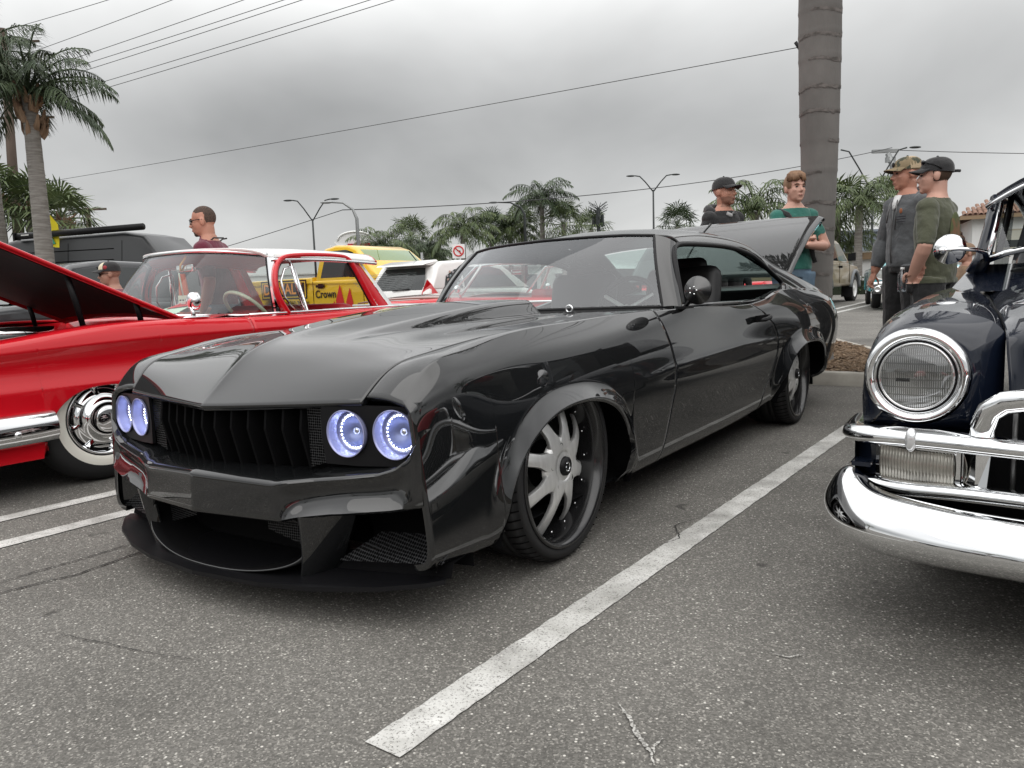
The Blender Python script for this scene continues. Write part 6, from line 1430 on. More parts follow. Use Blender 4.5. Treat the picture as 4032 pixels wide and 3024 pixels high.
for k, (x, y, z, sd, hh) in enumerate(((-39.7, 15.0, 5.9, 11, 0), (-39.0, 16.2, 5.5, 12, 0), (-37.2, 16.6, 4.9, 13, 0))): palm('fan_palm', (x, y, 0), z, 'fan', ('shaggy fan palm left of the brown utility pole', 'shaggy fan palm directly behind the brown utility pole', 'shaggy fan palm between the utility pole and the tall queen palm')[k], 2.0, 26, sd, .30, (0, 0), True, 1, 'fan palms behind the utility pole')
mids = [((-44.0, 43.2), 4.4, 'queen', 2.7), ((-52.8, 55.8), 6.4, 'fan', 2.3), ((-48.1, 52.8), 4.6, 'queen', 2.6), ((-54.2, 60.8), 4.2, 'queen', 2.6), ((-39.0, 47.1), 5.6, 'queen', 2.8), ((-43.4, 56.5), 6.2, 'fan', 2.4), ((-42.0, 57.5), 6.3, 'queen', 2.6), ((-41.3, 58.5), 6.4, 'fan', 2.4), ((-37.5, 56.1), 8.4, 'queen', 3.0), ((-35.9, 57.0), 6.4, 'fan', 2.3), ((-41.3, 70.9), 6.9, 'fan', 2.3), ((-29.7, 66.6), 6.2, 'fan', 2.2)]
names = ['bushy queen palm right beside the white arched sign tower', 'slim fan palm standing above the white hatchback', 'low queen palm with drooping fronds above the white hatchback', 'low queen palm next to the round no-turn sign', 'broad queen palm above the front edge of the coupe roof', 'fan palm between the broad queen palm and the single lamp', 'queen palm below the single arm street lamp', 'fan palm just right of the single arm street lamp', 'tallest queen palm rising above the coupe roof', 'fan palm standing right of the tallest queen palm', 'small dense fan palm beside the antenna mast', 'small fan palm peeking over the raised boot lid']
for i, ((p, h, kd, R), nm) in enumerate(zip(mids, names)): palm('queen_palm' if kd == 'queen' else 'fan_palm', (p[0], p[1], 0), h, kd, nm, R*1.18, 30, 20+i, .2, (0, 0), False, (i+1) % 3 > 0, PL, nl=26)
for (p, h, kd, R, nm, sd) in (((-10.4, 30.6), 3.7, 'queen', 2.3, 'queen palm arching between the black cap man and the young man', 41), ((-10.3, 43.2), 4.6, 'fan', 2.4, 'fan palm directly right of the big palm trunk', 42), ((-8.9, 41.5), 4.5, 'queen', 2.5, 'tall queen palm behind the beige pickup roof', 43), ((-9.7, 43.2), 2.6, 'queen', 1.9, 'short young palm behind the beige pickup cab', 44), ((-11.3, 61.3), 6.4, 'fan', 2.2, 'fan palm half hidden behind the camouflage cap', 45), ((2.0, 60.0), 9.6, 'fan', 2.2, 'fan palm top showing over the vintage sedan roof', 46)): palm('queen_palm' if kd == 'queen' else 'fan_palm', (p[0], p[1], 0), h, kd, nm, R, 24, sd, .18, (0, 0), False, 1, PL, nl=24)
# the big ringed trunk on the island
def big_trunk():
    o = empty('king_palm', (-2.30, 8.75, .09), 0, 'thick grey ringed palm trunk rising from the planter island', 'palm tree')
    m = mat('ringed_bark', (.105, .100, .094), .88, noise=(2.2, (.175, .165, .155), .3, .7, (1, 1, .5)), bump=(24, .5, .012, (1, 1, .25))); dark = mat('bark_ring', (.075, .068, .062), .95, noise=(14, (.17, .155, .145), .35, .6, (1, 1, 2)))
    H = 9.0; zs = np.linspace(0, H, 300); rg = random.Random(4); rings = []; z = .25
    while z < H: rings.append(z); z += rg.uniform(.22, .33)
    pts = [(.012*math.sin(z*1.1)+.004*z, 0, z) for z in zs]; rad = []
    for z in zs:
        d = min(abs(z-r) for r in rings); up = [r for r in rings if r <= z]; ph = (z-(up[-1] if up else 0))/.28; rad.append((.155+.06*sstep(.6, 3.6, z)+.05*math.exp(-z/.25))*(1+.018*math.exp(-(d/.018)**2)-.020*min(1, ph)))
    V, F = tube(pts, rad, 48); mi = []
    V = np.array([tuple(v) for v in V]); tr = mk('trunk', V, F, m, o)
    for r in rings:
        i = int(r/H*299); mb = MB(); n = 72; c = pts[i]; rr = rad[i]+.0025; rn = random.Random(int(r*100)); prt = rn.uniform(.55, 1)*2*math.pi; a0 = rn.uniform(0, 6.28); VV = []
        for j in range(n+1):
            a = a0+prt*j/n; w0 = .012+.022*rn.random()*(math.sin(math.pi*j/n)); w1 = .006+.014*rn.random(); VV += [(c[0]+math.cos(a)*rr, c[1]+math.sin(a)*rr, c[2]-w0+.01*math.sin(3*a)), (c[0]+math.cos(a)*(rr+.002), c[1]+math.sin(a)*(rr+.002), c[2]+w1+.01*math.sin(3*a))]
        mk('leaf_scar', VV, [(2*j, 2*j+2, 2*j+3, 2*j+1) for j in range(n)], dark, tr)
    mb = MB(); rng = random.Random(9)
    for i in range(20): feather(mb, Vector(pts[-1]), 2.399*i, 1.3-1.4*i/20, 3.0, 1.6, rng, 40, .7, .03)
    mb.build('crown', M_FR[0], o, smooth=False, auto=None)
big_trunk()
# ------------------------------------------------------------------ poles, lamps, wires
M_POLE = mat('lamp_post_metal', (.035, .04, .04), .5, .4); M_GALV = mat('galvanised', (.28, .29, .29), .5, .6); M_WOOD = mat('pole_wood', (.06, .042, .032), .9, noise=(4, (.11, .08, .062), .3, .7, (1, 1, .1)))
def lamp_double(loc, h, span, rz, label, rise=1.0):
    o = empty('street_lamp', loc, rz, label, 'lamp'); V, F = tube([(0, 0, 0), (0, 0, h)], [.10, .06], 8); mk('post', V, F, M_POLE, o)
    for s in (-1, 1):
        V, F = tube([(0, 0, h-.15), (s*span*.35, 0, h+rise*.55), (s*span*.6, 0, h+rise*.95), (s*span*.8, 0, h+rise)], .045, 6); a = mk('arm', V, F, M_POLE, o)
        rb = MB(); S_, SF = uvsphere(6, 10); rb.add(S_*np.array([.36, .14, .07])+np.array([s*span, 0, h+rise]), SF); rb.build('lamp_head', M_POLE, a)
    return o
YAW = R_(36.4)
lamp_double((-44.4, 36.9, 0), 6.5, 1.65, YAW, 'black twin arm street lamp above the yellow pickup', 1.35); lamp_double((-25.75, 53.45, 0), 8.0, 1.65, YAW, 'black twin arm street lamp behind the coupe roof', 1.05); lamp_double((-9.9, 49.6, 0), 6.0, 2.4, YAW, 'black twin arm street lamp behind the camouflage cap man', 2.4)
def lamp_single(loc, h, span, rz, label, m):
    o = empty('street_lamp', loc, rz, label, 'lamp'); V, F = tube([(0, 0, 0), (0, 0, h-1.0), (-span*.12, 0, h-.45), (-span*.45, 0, h-.05), (-span*.85, 0, h)], [.13, .10, .08, .06, .05], 8); mk('post', V, F, m, o)
    rb = MB(); S_, SF = uvsphere(6, 10); rb.add(S_*np.array([.38, .15, .08])+np.array([-span, 0, h]), SF); rb.build('lamp_head', m, o); return o
lamp_single((-34.1, 31.6, 0), 6.4, 1.7, YAW, 'grey curved street lamp in front of the white sign tower', M_GALV); lamp_single((-35.2, 50.2, 0), 7.8, 2.4, YAW, 'single arm street lamp among the central palms', M_POLE)
up = empty('utility_pole', (-42.6, 17.0, 0), 0, 'brown wooden utility pole with crossarms behind the tall queen palm', 'utility pole'); V, F = tube([(.4, -.35, 0), (0, 0, 8), (-.75, .55, 14.6)], [.27, .22, .17], 10); mk('pole', V, F, M_WOOD, up)
for z, l in ((14.0, 2.6), (10.3, 3.2)): k = z/14.6; mb = MB(); mb.box((0, 0, 0), (l*1.3, .08, .10), rz=YAW+.05); a = mb.build('crossarm', M_WOOD, up); a.location = (-.75*k, .55*k, z)
p2 = empty('utility_pole', (-47.0, 22.5, 0), 0, 'thin distant utility pole between the fan palm trunks', 'utility pole'); V, F = tube([(0, 0, 0), (0, 0, 6.6)], .14, 6); mk('pole', V, F, M_WOOD, p2)
for z in (6.5, 4.2): mb = MB(); mb.box((0, 0, z), (2.2, .1, .12), rz=YAW); mb.build('crossarm', M_WOOD, p2)
p3 = empty('utility_pole', (-12.1, 67.7, 0), 0, 'distant pole with a crossarm above the camouflage cap', 'utility pole'); V, F = tube([(.5, 0, 0), (0, 0, 9.6), (-.4, 0, 10.6)], [.3, .24, .2], 8); mk('pole', V, F, M_GALV, p3); mb = MB(); mb.box((-.6, 0, 10.8), (2.0, .3, .25), rz=YAW); mb.box((-.2, 0, 10.1), (.7, .3, .4), rz=YAW); mb.build('crossarm', M_GALV, p3)
M_WIRE = mat('wire_dark', (.03, .03, .032), .6)
def wire(a, b, sag, r, label, n=40, group='overhead power lines'):
    a, b = Vector(a), Vector(b); pts = [a.lerp(b, t)-Vector((0, 0, sag*4*t*(1-t))) for t in np.linspace(0, 1, n)]; V, F = tube([tuple(p) for p in pts], r, 5); tag(mk('power_line', V, F, M_WIRE), label, 'wire', group)

for a, b in (((-43.41, 17.64, 14.58), (-19.52, 17.45, 12.76)), ((-43.34, 17.46, 13.04), (-17.96, 18.65, 13.13)), ((-43.3, 17.34, 12.08), (-16.26, 19.85, 12.78)), ((-43.28, 17.3, 11.73), (-15.32, 20.51, 12.54)), ((-43.27, 17.26, 11.39), (-14.85, 20.85, 12.54)), ((-43.23, 17.17, 10.64), (-13.21, 22.03, 12.31)), ((-43.22, 17.13, 10.3), (-12.62, 22.45, 12.27))):
    a, b = Vector(a), Vector(b); wire(a, b+(b-a)*.9,   .35, .013, 'long power line running from the utility pole up across the sky')
wire((-49.4, 14.5, 6.5), (-5.15, 18.2, 6.1), .12, .009, 'single cable crossing the whole sky to the big palm trunk')
wire((-59.2, 31.8, 3.4), (-34.96, 31.31, 5.97), .1, .022, 'thin cable rising from the left to the grey street lamp'); wire((-34.96, 31.31, 5.97), (-12.2, 67.7, 11.0), .9, .028, 'thin cable from the grey street lamp to the distant pole'); wire((-12.6, 67.7, 10.9), (20, 88, 9.5), .5, .028, 'thin cable leaving the distant pole to the right')
V, F = tube([(-5.28, 18.17, 6.22), (-5.2, 18.2, 6.08), (-5.1, 18.25, 5.95)], .04, 6); tag(mk('cable_insulator', V, F, M_BLK), 'small black insulator where the long cable meets the palm trunk', 'insulator')
hp_ = empty('utility_pole', (-4.85, 18.35, 0), 0, 'wooden service pole hidden behind the big palm trunk', 'utility pole'); V, F = tube([(0, 0, 0), (0, 0, 6.3)], [.13, .10], 8); mk('pole', V, F, M_WOOD, hp_)
# ------------------------------------------------------------------ signs and buildings
M_STUC = mat('white_stucco', (.66, .66, .65), .85, noise=(.8, (.76, .76, .75), .3, .7)); M_TILE = mat('roof_tile', (.20, .105, .072), .85, noise=(1.2, (.30, .19, .14), .3, .7)); M_SGN = mat('sign_red', (.50, .025, .035), .5)
def frm(loc, rz): return loc, rz
sg = empty('sign_tower', (-45.9, 42.2, 0), YAW, 'white arched sign tower carrying a red shop sign and street number', 'sign')
arch = [(-1.62, 5.05), (-1.62, 5.18), (-1.45, 5.22)]+[(x, 5.25+.68*math.sqrt(max(0, 1-(x/1.38)**2))) for x in np.linspace(-1.38, 1.38, 18)]+[(1.45, 5.22), (1.62, 5.18), (1.62, 5.05)]
mk('tower', *extrude_poly([(x, 0, z) for x, z in [(-1.5, 0), (-1.5, 5.04)]+arch+[(1.5, 5.04), (1.5, 0)]], (0, 1.2, 0)), M_STUC, sg, False); mk('cornice', *extrude_poly([(x, -.16, z) for x, z in ((-1.9, 4.80), (-.75, 4.80), (-.75, 4.92), (-2.02, 4.92))], (0, .155, 0)), M_STUC, sg, False)
V, F = tube([(x, -.05, z) for x, z in arch[3:-3]], .07, 6); mk('arch_trim', V, F, M_WHT, sg)
mk('sign_board', *extrude_poly([(-.55, -.14, 4.22), (1.18, -.14, 4.22), (1.18, -.14, 5.00), (-.55, -.14, 5.00)], (0, .10, 0)), M_SGN, sg, False); text_mesh('lettering', 'Smart&Final', .33, M_WHT, sg, frame((.315, -.15, 4.72), (1, 0, 0), (0, 0, 1)), bold=True); text_mesh('lettering', 'extra!', .20, M_YEL, sg, frame((.80, -.15, 4.40), (1, 0, 0), (0, 0, 1))); text_mesh('street_number', '9038-9102', .24, mat('number_grey', (.30, .31, .31), .6), sg, frame((.25, -.01, 5.42), (1, 0, 0), (0, 0, 1)))
def block(name, loc, rz, w, d, h, m, label, cat='building', parapet=.15):
    o = empty(name, loc, rz, label, cat); mk('wall', *extrude_poly([(-w/2, 0, 0), (w/2, 0, 0), (w/2, d, 0), (-w/2, d, 0)], (0, 0, h)), m, o, False)
    mb = MB(); mb.box((0, -.06, h+parapet/2), (w+.3, .3, parapet)); mb.build('cornice', m, o); return o
sb = block('store_building', (-52.0, 58.0, 0), YAW, 44, 12, 3.2, mat('store_wall', (.58, .58, .57), .85), 'long low white store building behind the central palms')
for i in range(9): mb = MB(); mb.box((-18+4.5*i, -.03, 1.5), (2.6, .06, 1.9)); f = mb.build('window', M_DGL, sb); mb = MB(); mb.box((-18+4.5*i, -.10, 2.52), (3.0, .25, .12)); mb.build('lintel', M_STUC, f)
# tiled building on the right
bd = empty('tiled_building', (-1.9, 43.2, 0), R_(14), 'white building with clay tile roof behind the olive shirt man', 'building')
mk('wall', *extrude_poly([(-2.3, 0, 0), (12, 0, 0), (12, 10, 0), (-2.3, 10, 0)], (0, 0, 3.55)), M_STUC, bd, False)
rf = mk('roof', [(-2.9, -.5, 3.70), (12.5, -.5, 3.70), (12.5, 5, 6.1), (2.2, 5, 6.1), (-2.9, 10.5, 3.70), (12.5, 10.5, 3.70)], [(0, 1, 2, 3), (0, 3, 4), (3, 2, 5, 4)], M_TILE, bd, False)
mk('fascia', *extrude_poly([(-2.9, -.5, 3.52), (12.5, -.5, 3.52), (12.5, -.5, 3.69), (-2.9, -.5, 3.69)], (0, .1, 0)), mat('fascia_tan', (.26, .18, .11), .8), bd, False)
V = []; tv, tf = [], []
for k in range(7):
    a = math.pi*k/6; tv += [(math.cos(a)*.10, 0, math.sin(a)*.08), (math.cos(a)*.085, .46, math.sin(a)*.065)]
tf = [(2*k, 2*k+1, 2*k+3, 2*k+2) for k in range(6)]; tme = None
sl = math.atan2(2.4, 5.5); cnt = 0
for j in range(13):
    for i in range(44):
        x = -2.7+.22*i; y = -.5+.415*j
        if y > 5.0: continue
        if x < -2.9+(y+.5)*.93: continue
        if x > 6.5 or cnt >= 300: continue
        z = 3.72+(y+.5)*2.4/5.5
        if tme is None:
            Mr = Matrix.Rotation(sl, 3, 'X'); tile = mk('roof_tile', [tuple(Mr @ Vector(v)) for v in tv], tf, M_TILE, rf); tme = tile.data; tile.location = (x, y, z)
        else: tile = bpy.data.objects.new('roof_tile', tme); COL.objects.link(tile); tile.parent = rf; tile.location = (x, y, z+.012*((i*7+j*3) % 3))
        cnt += 1
mb = MB()
for (x, z, w, h) in ((-.2, 2.55, 1.75, .75), (.85, 1.45, 1.05, .80), (4.0, 2.3, 1.8, 1.2)):
    f = mk('window', *extrude_poly([(x-w/2-.08, -.05, z-h/2-.08), (x+w/2+.08, -.05, z-h/2-.08), (x+w/2+.08, -.05, z+h/2+.08), (x-w/2-.08, -.05, z+h/2+.08)], (0, .04, 0)), mat('frame_tan', (.40, .36, .29), .7), bd, False); sheet('pane', [(x-w/2, -.056, z-h/2), (x+w/2, -.056, z-h/2), (x+w/2, -.056, z+h/2), (x-w/2, -.056, z+h/2)], M_DGL, f); sheet('blind', [(x-w/2, -.060, z-.05), (x+w/2, -.060, z-.05), (x+w/2, -.060, z+h/2), (x-w/2, -.060, z+h/2)], mat('blind_cream', (.52, .50, .44), .8), f)
mb = MB(); mb.box((4.8, -.06, 1.95), (14.6, .10, .07)); mb.build('wall_band', mat('fascia_tan'), bd)
b2 = empty('low_tiled_wing', (-7.2, 43.6, 0), R_(14), 'low white wing with a tile roof edge behind the beige pickup', 'building'); mk('wall', *extrude_poly([(-4.2, 0, 0), (2.6, 0, 0), (2.6, 5, 0), (-4.2, 5, 0)], (0, 0, 2.35)), M_STUC, b2, False); mk('roof', [(-.6, -.4, 2.45), (3.0, -.4, 2.45), (3.0, 3, 3.6), (1.6, 3, 3.6)], [(0, 1, 2, 3)], M_TILE, b2, False)
for i in range(16):
    for j in range(4):
        x = -.5+.22*i+.0; y = -.4+.8*j
        if x < -.6+(y+.4)*.65: continue
        t = bpy.data.objects.new('roof_tile', tme); COL.objects.link(t); t.parent = b2; t.location = (x, y, 2.47+(y+.4)*.338); t.scale = (1, 1.9, 1)
mb = MB(); mb.box((-2.6, -.12, 2.1), (3.0, .3, .35)); mb.build('beam', mat('fascia_tan'), b2)
gb = block('grey_building', (-11.5, 56.0, 0), R_(10), 13, 8, 4.0, mat('blue_grey_wall', (.20, .23, .27), .8), 'plain blue grey building beyond the beige pickup')
hd = empty('hedge', (-5.2, 40.2, 0), R_(14), 'low clipped hedge with white flowers in front of the white wall', 'hedge'); mb = MB(); rng = random.Random(2)
for i in range(2600):
    p = Vector((rng.uniform(-5, 9), rng.uniform(-.35, .35), rng.uniform(.05, 1.0))); v = Vector((rng.uniform(-1, 1), rng.uniform(-1, 1), rng.uniform(-.3, 1))).normalized()*.14; quadleaf(mb, p, p+v, .05)
tag(mb.build('leaves', M_FR[0], hd, False, None), kind='stuff'); mb = MB(); mb.box((2, 0, .45), (13.8, .45, .85)); mb.build('twigs', mat('hedge_core', (.015, .022, .01), .9), hd)
# no-left-turn sign
ns = empty('no_turn_sign', (-26.15, 31.2, 0), YAW, 'square white sign with a red prohibition ring over a bent arrow', 'sign'); V, F = tube([(0, .05, 0), (0, .05, 3.5)], .04, 6); mk('post', V, F, M_GALV, ns); mk('board', *extrude_poly([(-.33, 0, 2.72), (.33, 0, 2.72), (.33, 0, 3.45), (-.33, 0, 3.45)], (0, .02, 0)), M_LW, ns, False)
V, F = tube([(math.cos(t)*.25, -.012, 3.09+math.sin(t)*.25) for t in np.linspace(0, 2*math.pi, 33)], .035, 6, False); mk('ring', V, F, M_LR, ns); mb = MB(); mb.tube([(-.17, -.02, 3.26), (.17, -.02, 2.92)], .028, 6); mb.build('slash', M_LR, ns); V, F = tube([(.08, -.006, 2.95), (.08, -.006, 3.10), (-.08, -.006, 3.12)], .028, 5); mk('arrow', V, F, M_LB, ns)
bx_ = empty('pole_sign_back', (-30.6, 33.2, 0), YAW, 'grey blank sign panel on a post behind the white hatchback', 'sign'); V, F = tube([(0, 0, 0), (0, 0, 3.3)], .07, 6); mk('post', V, F, M_GALV, bx_); mk('panel', *extrude_poly([(-.45, -.1, 1.4), (.45, -.1, 1.4), (.45, -.1, 2.55), (-.45, -.1, 2.55)], (0, .08, 0)), M_GALV, bx_, False)
am = empty('antenna_mast', (-40.0, 70.2, 0), 0, 'dark spiky antenna mast disguised as a palm top', 'mast'); V, F = tube([(0, 0, 0), (0, 0, 9.0)], .2, 8); mk('mast', V, F, M_POLE, am); mb = MB()
for i in range(26): a = 2.4*i; mb.tube([(0, 0, 8.3+.03*i), (math.cos(a)*1.0, math.sin(a)*1.0, 8.7+.04*i)], .03, 4)
for i in range(5): a = 1.25*i; mb.box((math.cos(a)*.5, math.sin(a)*.5, 7.7), (.2, .2, 1.2))
mb.build('antennas', M_POLE, am)
fb = empty('feather_flag', (-22.1, 9.25, 0), YAW, 'yellow feather flag rising behind the black van', 'flag'); G = np.array([[(.02+.55*t*math.sin(math.pi*min(1, (z-1)/3.1)*.62+.3)*(1 if z < 3.1 else max(.05, 1-(z-3.1)/.75)), .04*math.sin(4*t), z) for t in np.linspace(0, 1, 6)] for z in np.linspace(1.0, 3.85, 24)]); mk('flag_cloth', G.reshape(-1, 3), gridF(24, 6), mat('flag_yellow', (.78, .66, .02), .6), fb); V, F = tube([(0, 0, 0), (0, 0, 3.9)], .02, 6); mk('flag_pole', V, F, M_GALV, fb); mk('flag_print', [(.12, -.03, 2.6), (.45, -.03, 2.6), (.28, -.03, 3.0)], [(0, 1, 2)], mat('flag_green', (.05, .35, .20), .6), fb, False)
# ------------------------------------------------------------------ the rest of the lot, behind the photographer: seen only in paint and chrome
block('strip_mall', (44, -6, 0), R_(-100), 60, 12, 4.0, mat('mall_brown', (.16, .13, .10), .85), 'long brown strip mall behind the photographer'); block('strip_mall', (-6, -44, 0), R_(180), 60, 12, 4.0, mat('mall_tan', (.26, .22, .17), .85), 'long tan strip mall behind the photographer')
for i, (x, y, rz) in enumerate(((3.6, 4.4, 4), (6.5, 4.2, -3), (9.4, 4.6, 2), (2.8, -6.0, 175), (-.4, -6.2, 183), (-3.6, -6.0, 178), (6.2, -6.1, 181), (12.4, 4.3, 0))):
    c = copy_tree(dk if i % 2 else r2_); c.location = (x, y, 0); c.rotation_euler = (0, 0, R_(rz)); tag(c, ('dark grey wagon' if i % 2 else 'low red two door')+' parked behind the photographer', 'car', 'cars parked behind the photographer')
for i, (x, y, h) in enumerate(((14, 14, 6), (20, 22, 7), (30, 4, 8), (-10, -24, 8), (8, -22, 7), (-26, -12, 7), (-34, -4, 7))): palm('queen_palm', (x, y, 0), h, 'queen', 'queen palm standing outside the picture around the lot', 2.8, 20, 60+i, .2, (0, 0), False, i % 2, 'palms outside the picture', nl=16)
# ------------------------------------------------------------------ people
def skin_mat(name, col):
    return mat(name, col, .5, noise=(9, tuple(c*1.12 for c in col), .35, .65), bump=(60, .15, .002))
SK = [skin_mat('skin_tan', (.37, .195, .14)), skin_mat('skin_fair', (.48, .27, .205)), skin_mat('skin_ruddy', (.40, .19, .13))]
M_EYE = mat('eye_dark', (.02, .015, .012), .2); M_LIP = mat('lip', (.30, .11, .095), .5)
def cloth(name, col, k=1.25): return mat(name, col, .85, noise=(5, tuple(c*k for c in col), .35, .7), bump=(13, .55, .03), sheen=.2)
def ell(c, r, n=12, m=16, rot=None):
    V, F = uvsphere(n, m); V = V*np.array(r)
    if rot is not None: V = V @ np.array(rot).T
    return V+np.array(c), F
def chain(pts, rad, n=16, caps=True):
    """pts (k,3); rad list of (a, b): half widths across and front-to-back; rounded ends"""
    pts = [np.array(p, float) for p in pts]; k = len(pts); V = []; F = []; ref = np.array([1., 0, 0])
    for i, p in enumerate(pts):
        t = pts[min(i+1, k-1)]-pts[max(i-1, 0)]; t /= np.linalg.norm(t); a = ref-t*ref.dot(t)
        if np.linalg.norm(a) < .2: a = np.array([0., 1, 0])-t*t[1]
        a /= np.linalg.norm(a); b = np.cross(t, a); ra, rb = rad[i] if hasattr(rad[i], '__len__') else (rad[i], rad[i])
        for j in range(n): q = 2*math.pi*j/n; V.append(p+a*math.cos(q)*ra+b*math.sin(q)*rb)
    for i in range(k-1):
        for j in range(n): F.append((i*n+j, i*n+(j+1) % n, (i+1)*n+(j+1) % n, (i+1)*n+j))
    if caps: F.append(tuple(range(n-1, -1, -1))); F.append(tuple((k-1)*n+j for j in range(n)))
    return V, F
def limb(a, b, c, r):
    """smooth two-bone limb through joints a, b, c with radii r at a, mid, b, mid, c"""
    a, b, c = map(np.array, (a, b, c)); P = [a, a+(b-a)*.5, a+(b-a)*.88, b+(a-b)*.02, b+(c-b)*.14, b+(c-b)*.5, c]; return chain(P, [r[0], r[1], r[2]*1.03, r[2], r[2]*1.02, r[3], r[4]], 12)
def hand(mb, w, d, n_, s, curl=.6, size=1.0):
    """w wrist, d pointing direction, n_ back-of-hand normal, s=+1/-1 thumb side"""
    w, d, n_ = np.array(w, float), np.array(d, float), np.array(n_, float); d /= np.linalg.norm(d); n_ -= d*n_.dot(d); n_ /= np.linalg.norm(n_); sd = np.cross(d, n_)*s
    P = w+d*.05*size; mb.add(*chain([w-d*.01, w+d*.02*size, w+d*.06*size, w+d*.092*size], [(.026*size, .020*size), (.034*size, .017*size), (.041*size, .016*size), (.036*size, .013*size)], 12))
    for i, (o, l) in enumerate(((.025, .066), (.0085, .076), (-.0085, .070), (-.025, .054))):
        b = w+d*.088*size+sd*o*size; k1 = d*math.cos(curl*.5)-n_*math.sin(curl*.5); k2 = d*math.cos(curl*1.3)-n_*math.sin(curl*1.3); k3 = d*math.cos(curl*1.9)-n_*math.sin(curl*1.9); p1 = b+k1*l*.45*size; p2 = p1+k2*l*.32*size; p3 = p2+k3*l*.25*size; mb.add(*chain([b-d*.012, b, p1, p2, p3], [.0095*size, .0095*size, .009*size, .008*size, .006*size], 8))
    b = w+d*.03*size+sd*.028*size; t1 = (d*.6+sd*.75-n_*.25); t1 /= np.linalg.norm(t1); p1 = b+t1*.04*size; t2 = d*.9+sd*.2-n_*.35; t2 /= np.linalg.norm(t2); p2 = p1+t2*.034*size; mb.add(*chain([b-t1*.01, b, p1, p2], [.012*size, .013*size, .0105*size, .008*size], 8))
def rotz(a): c, s = math.cos(a), math.sin(a); return np.array([[c, -s, 0], [s, c, 0], [0, 0, 1]])
def rotx(a): c, s = math.cos(a), math.sin(a); return np.array([[1, 0, 0], [0, c, -s], [0, s, c]])
HS = 1.07
def head_pieces(mb, hc, R, fat=1.0, hairk=1.0):
    R = R*HS
    add = lambda c, r, rot=None: mb.add(np.array(ell((0, 0, 0), r, 12, 18, rot)[0])@R.T+hc+R@np.array(c), ell((0, 0, 0), r, 12, 18)[1])
    add((0, .012, .022), (.076*fat, .096, .092)); add((0, -.022, -.035), (.066*fat, .072, .085)); add((0, -.030, -.078), (.055*fat, .058, .046)); add((0, -.074, -.104), (.024, .020, .020)); add((0, -.080, .018), (.050, .014, .010))
    add((.036*fat, -.062, -.030), (.020, .022, .020)); add((-.036*fat, -.062, -.030), (.020, .022, .020)); add((0, -.091, -.066), (.024, .011, .008)); add((0, -.089, -.080), (.020, .011, .007))
    P = [hc+R@np.array(p) for p in ((0, -.084, .010), (0, -.098, -.012), (0, -.113, -.034), (0, -.096, -.046))]; mb.add(*chain(P, [.008, .009, .013, .010], 10)); add((.010, -.098, -.038), (.009, .012, .008)); add((-.010, -.098, -.038), (.009, .012, .008))
    for s in (-1, 1): add((s*.079*fat, .012, -.018), (.010, .022, .033), None)
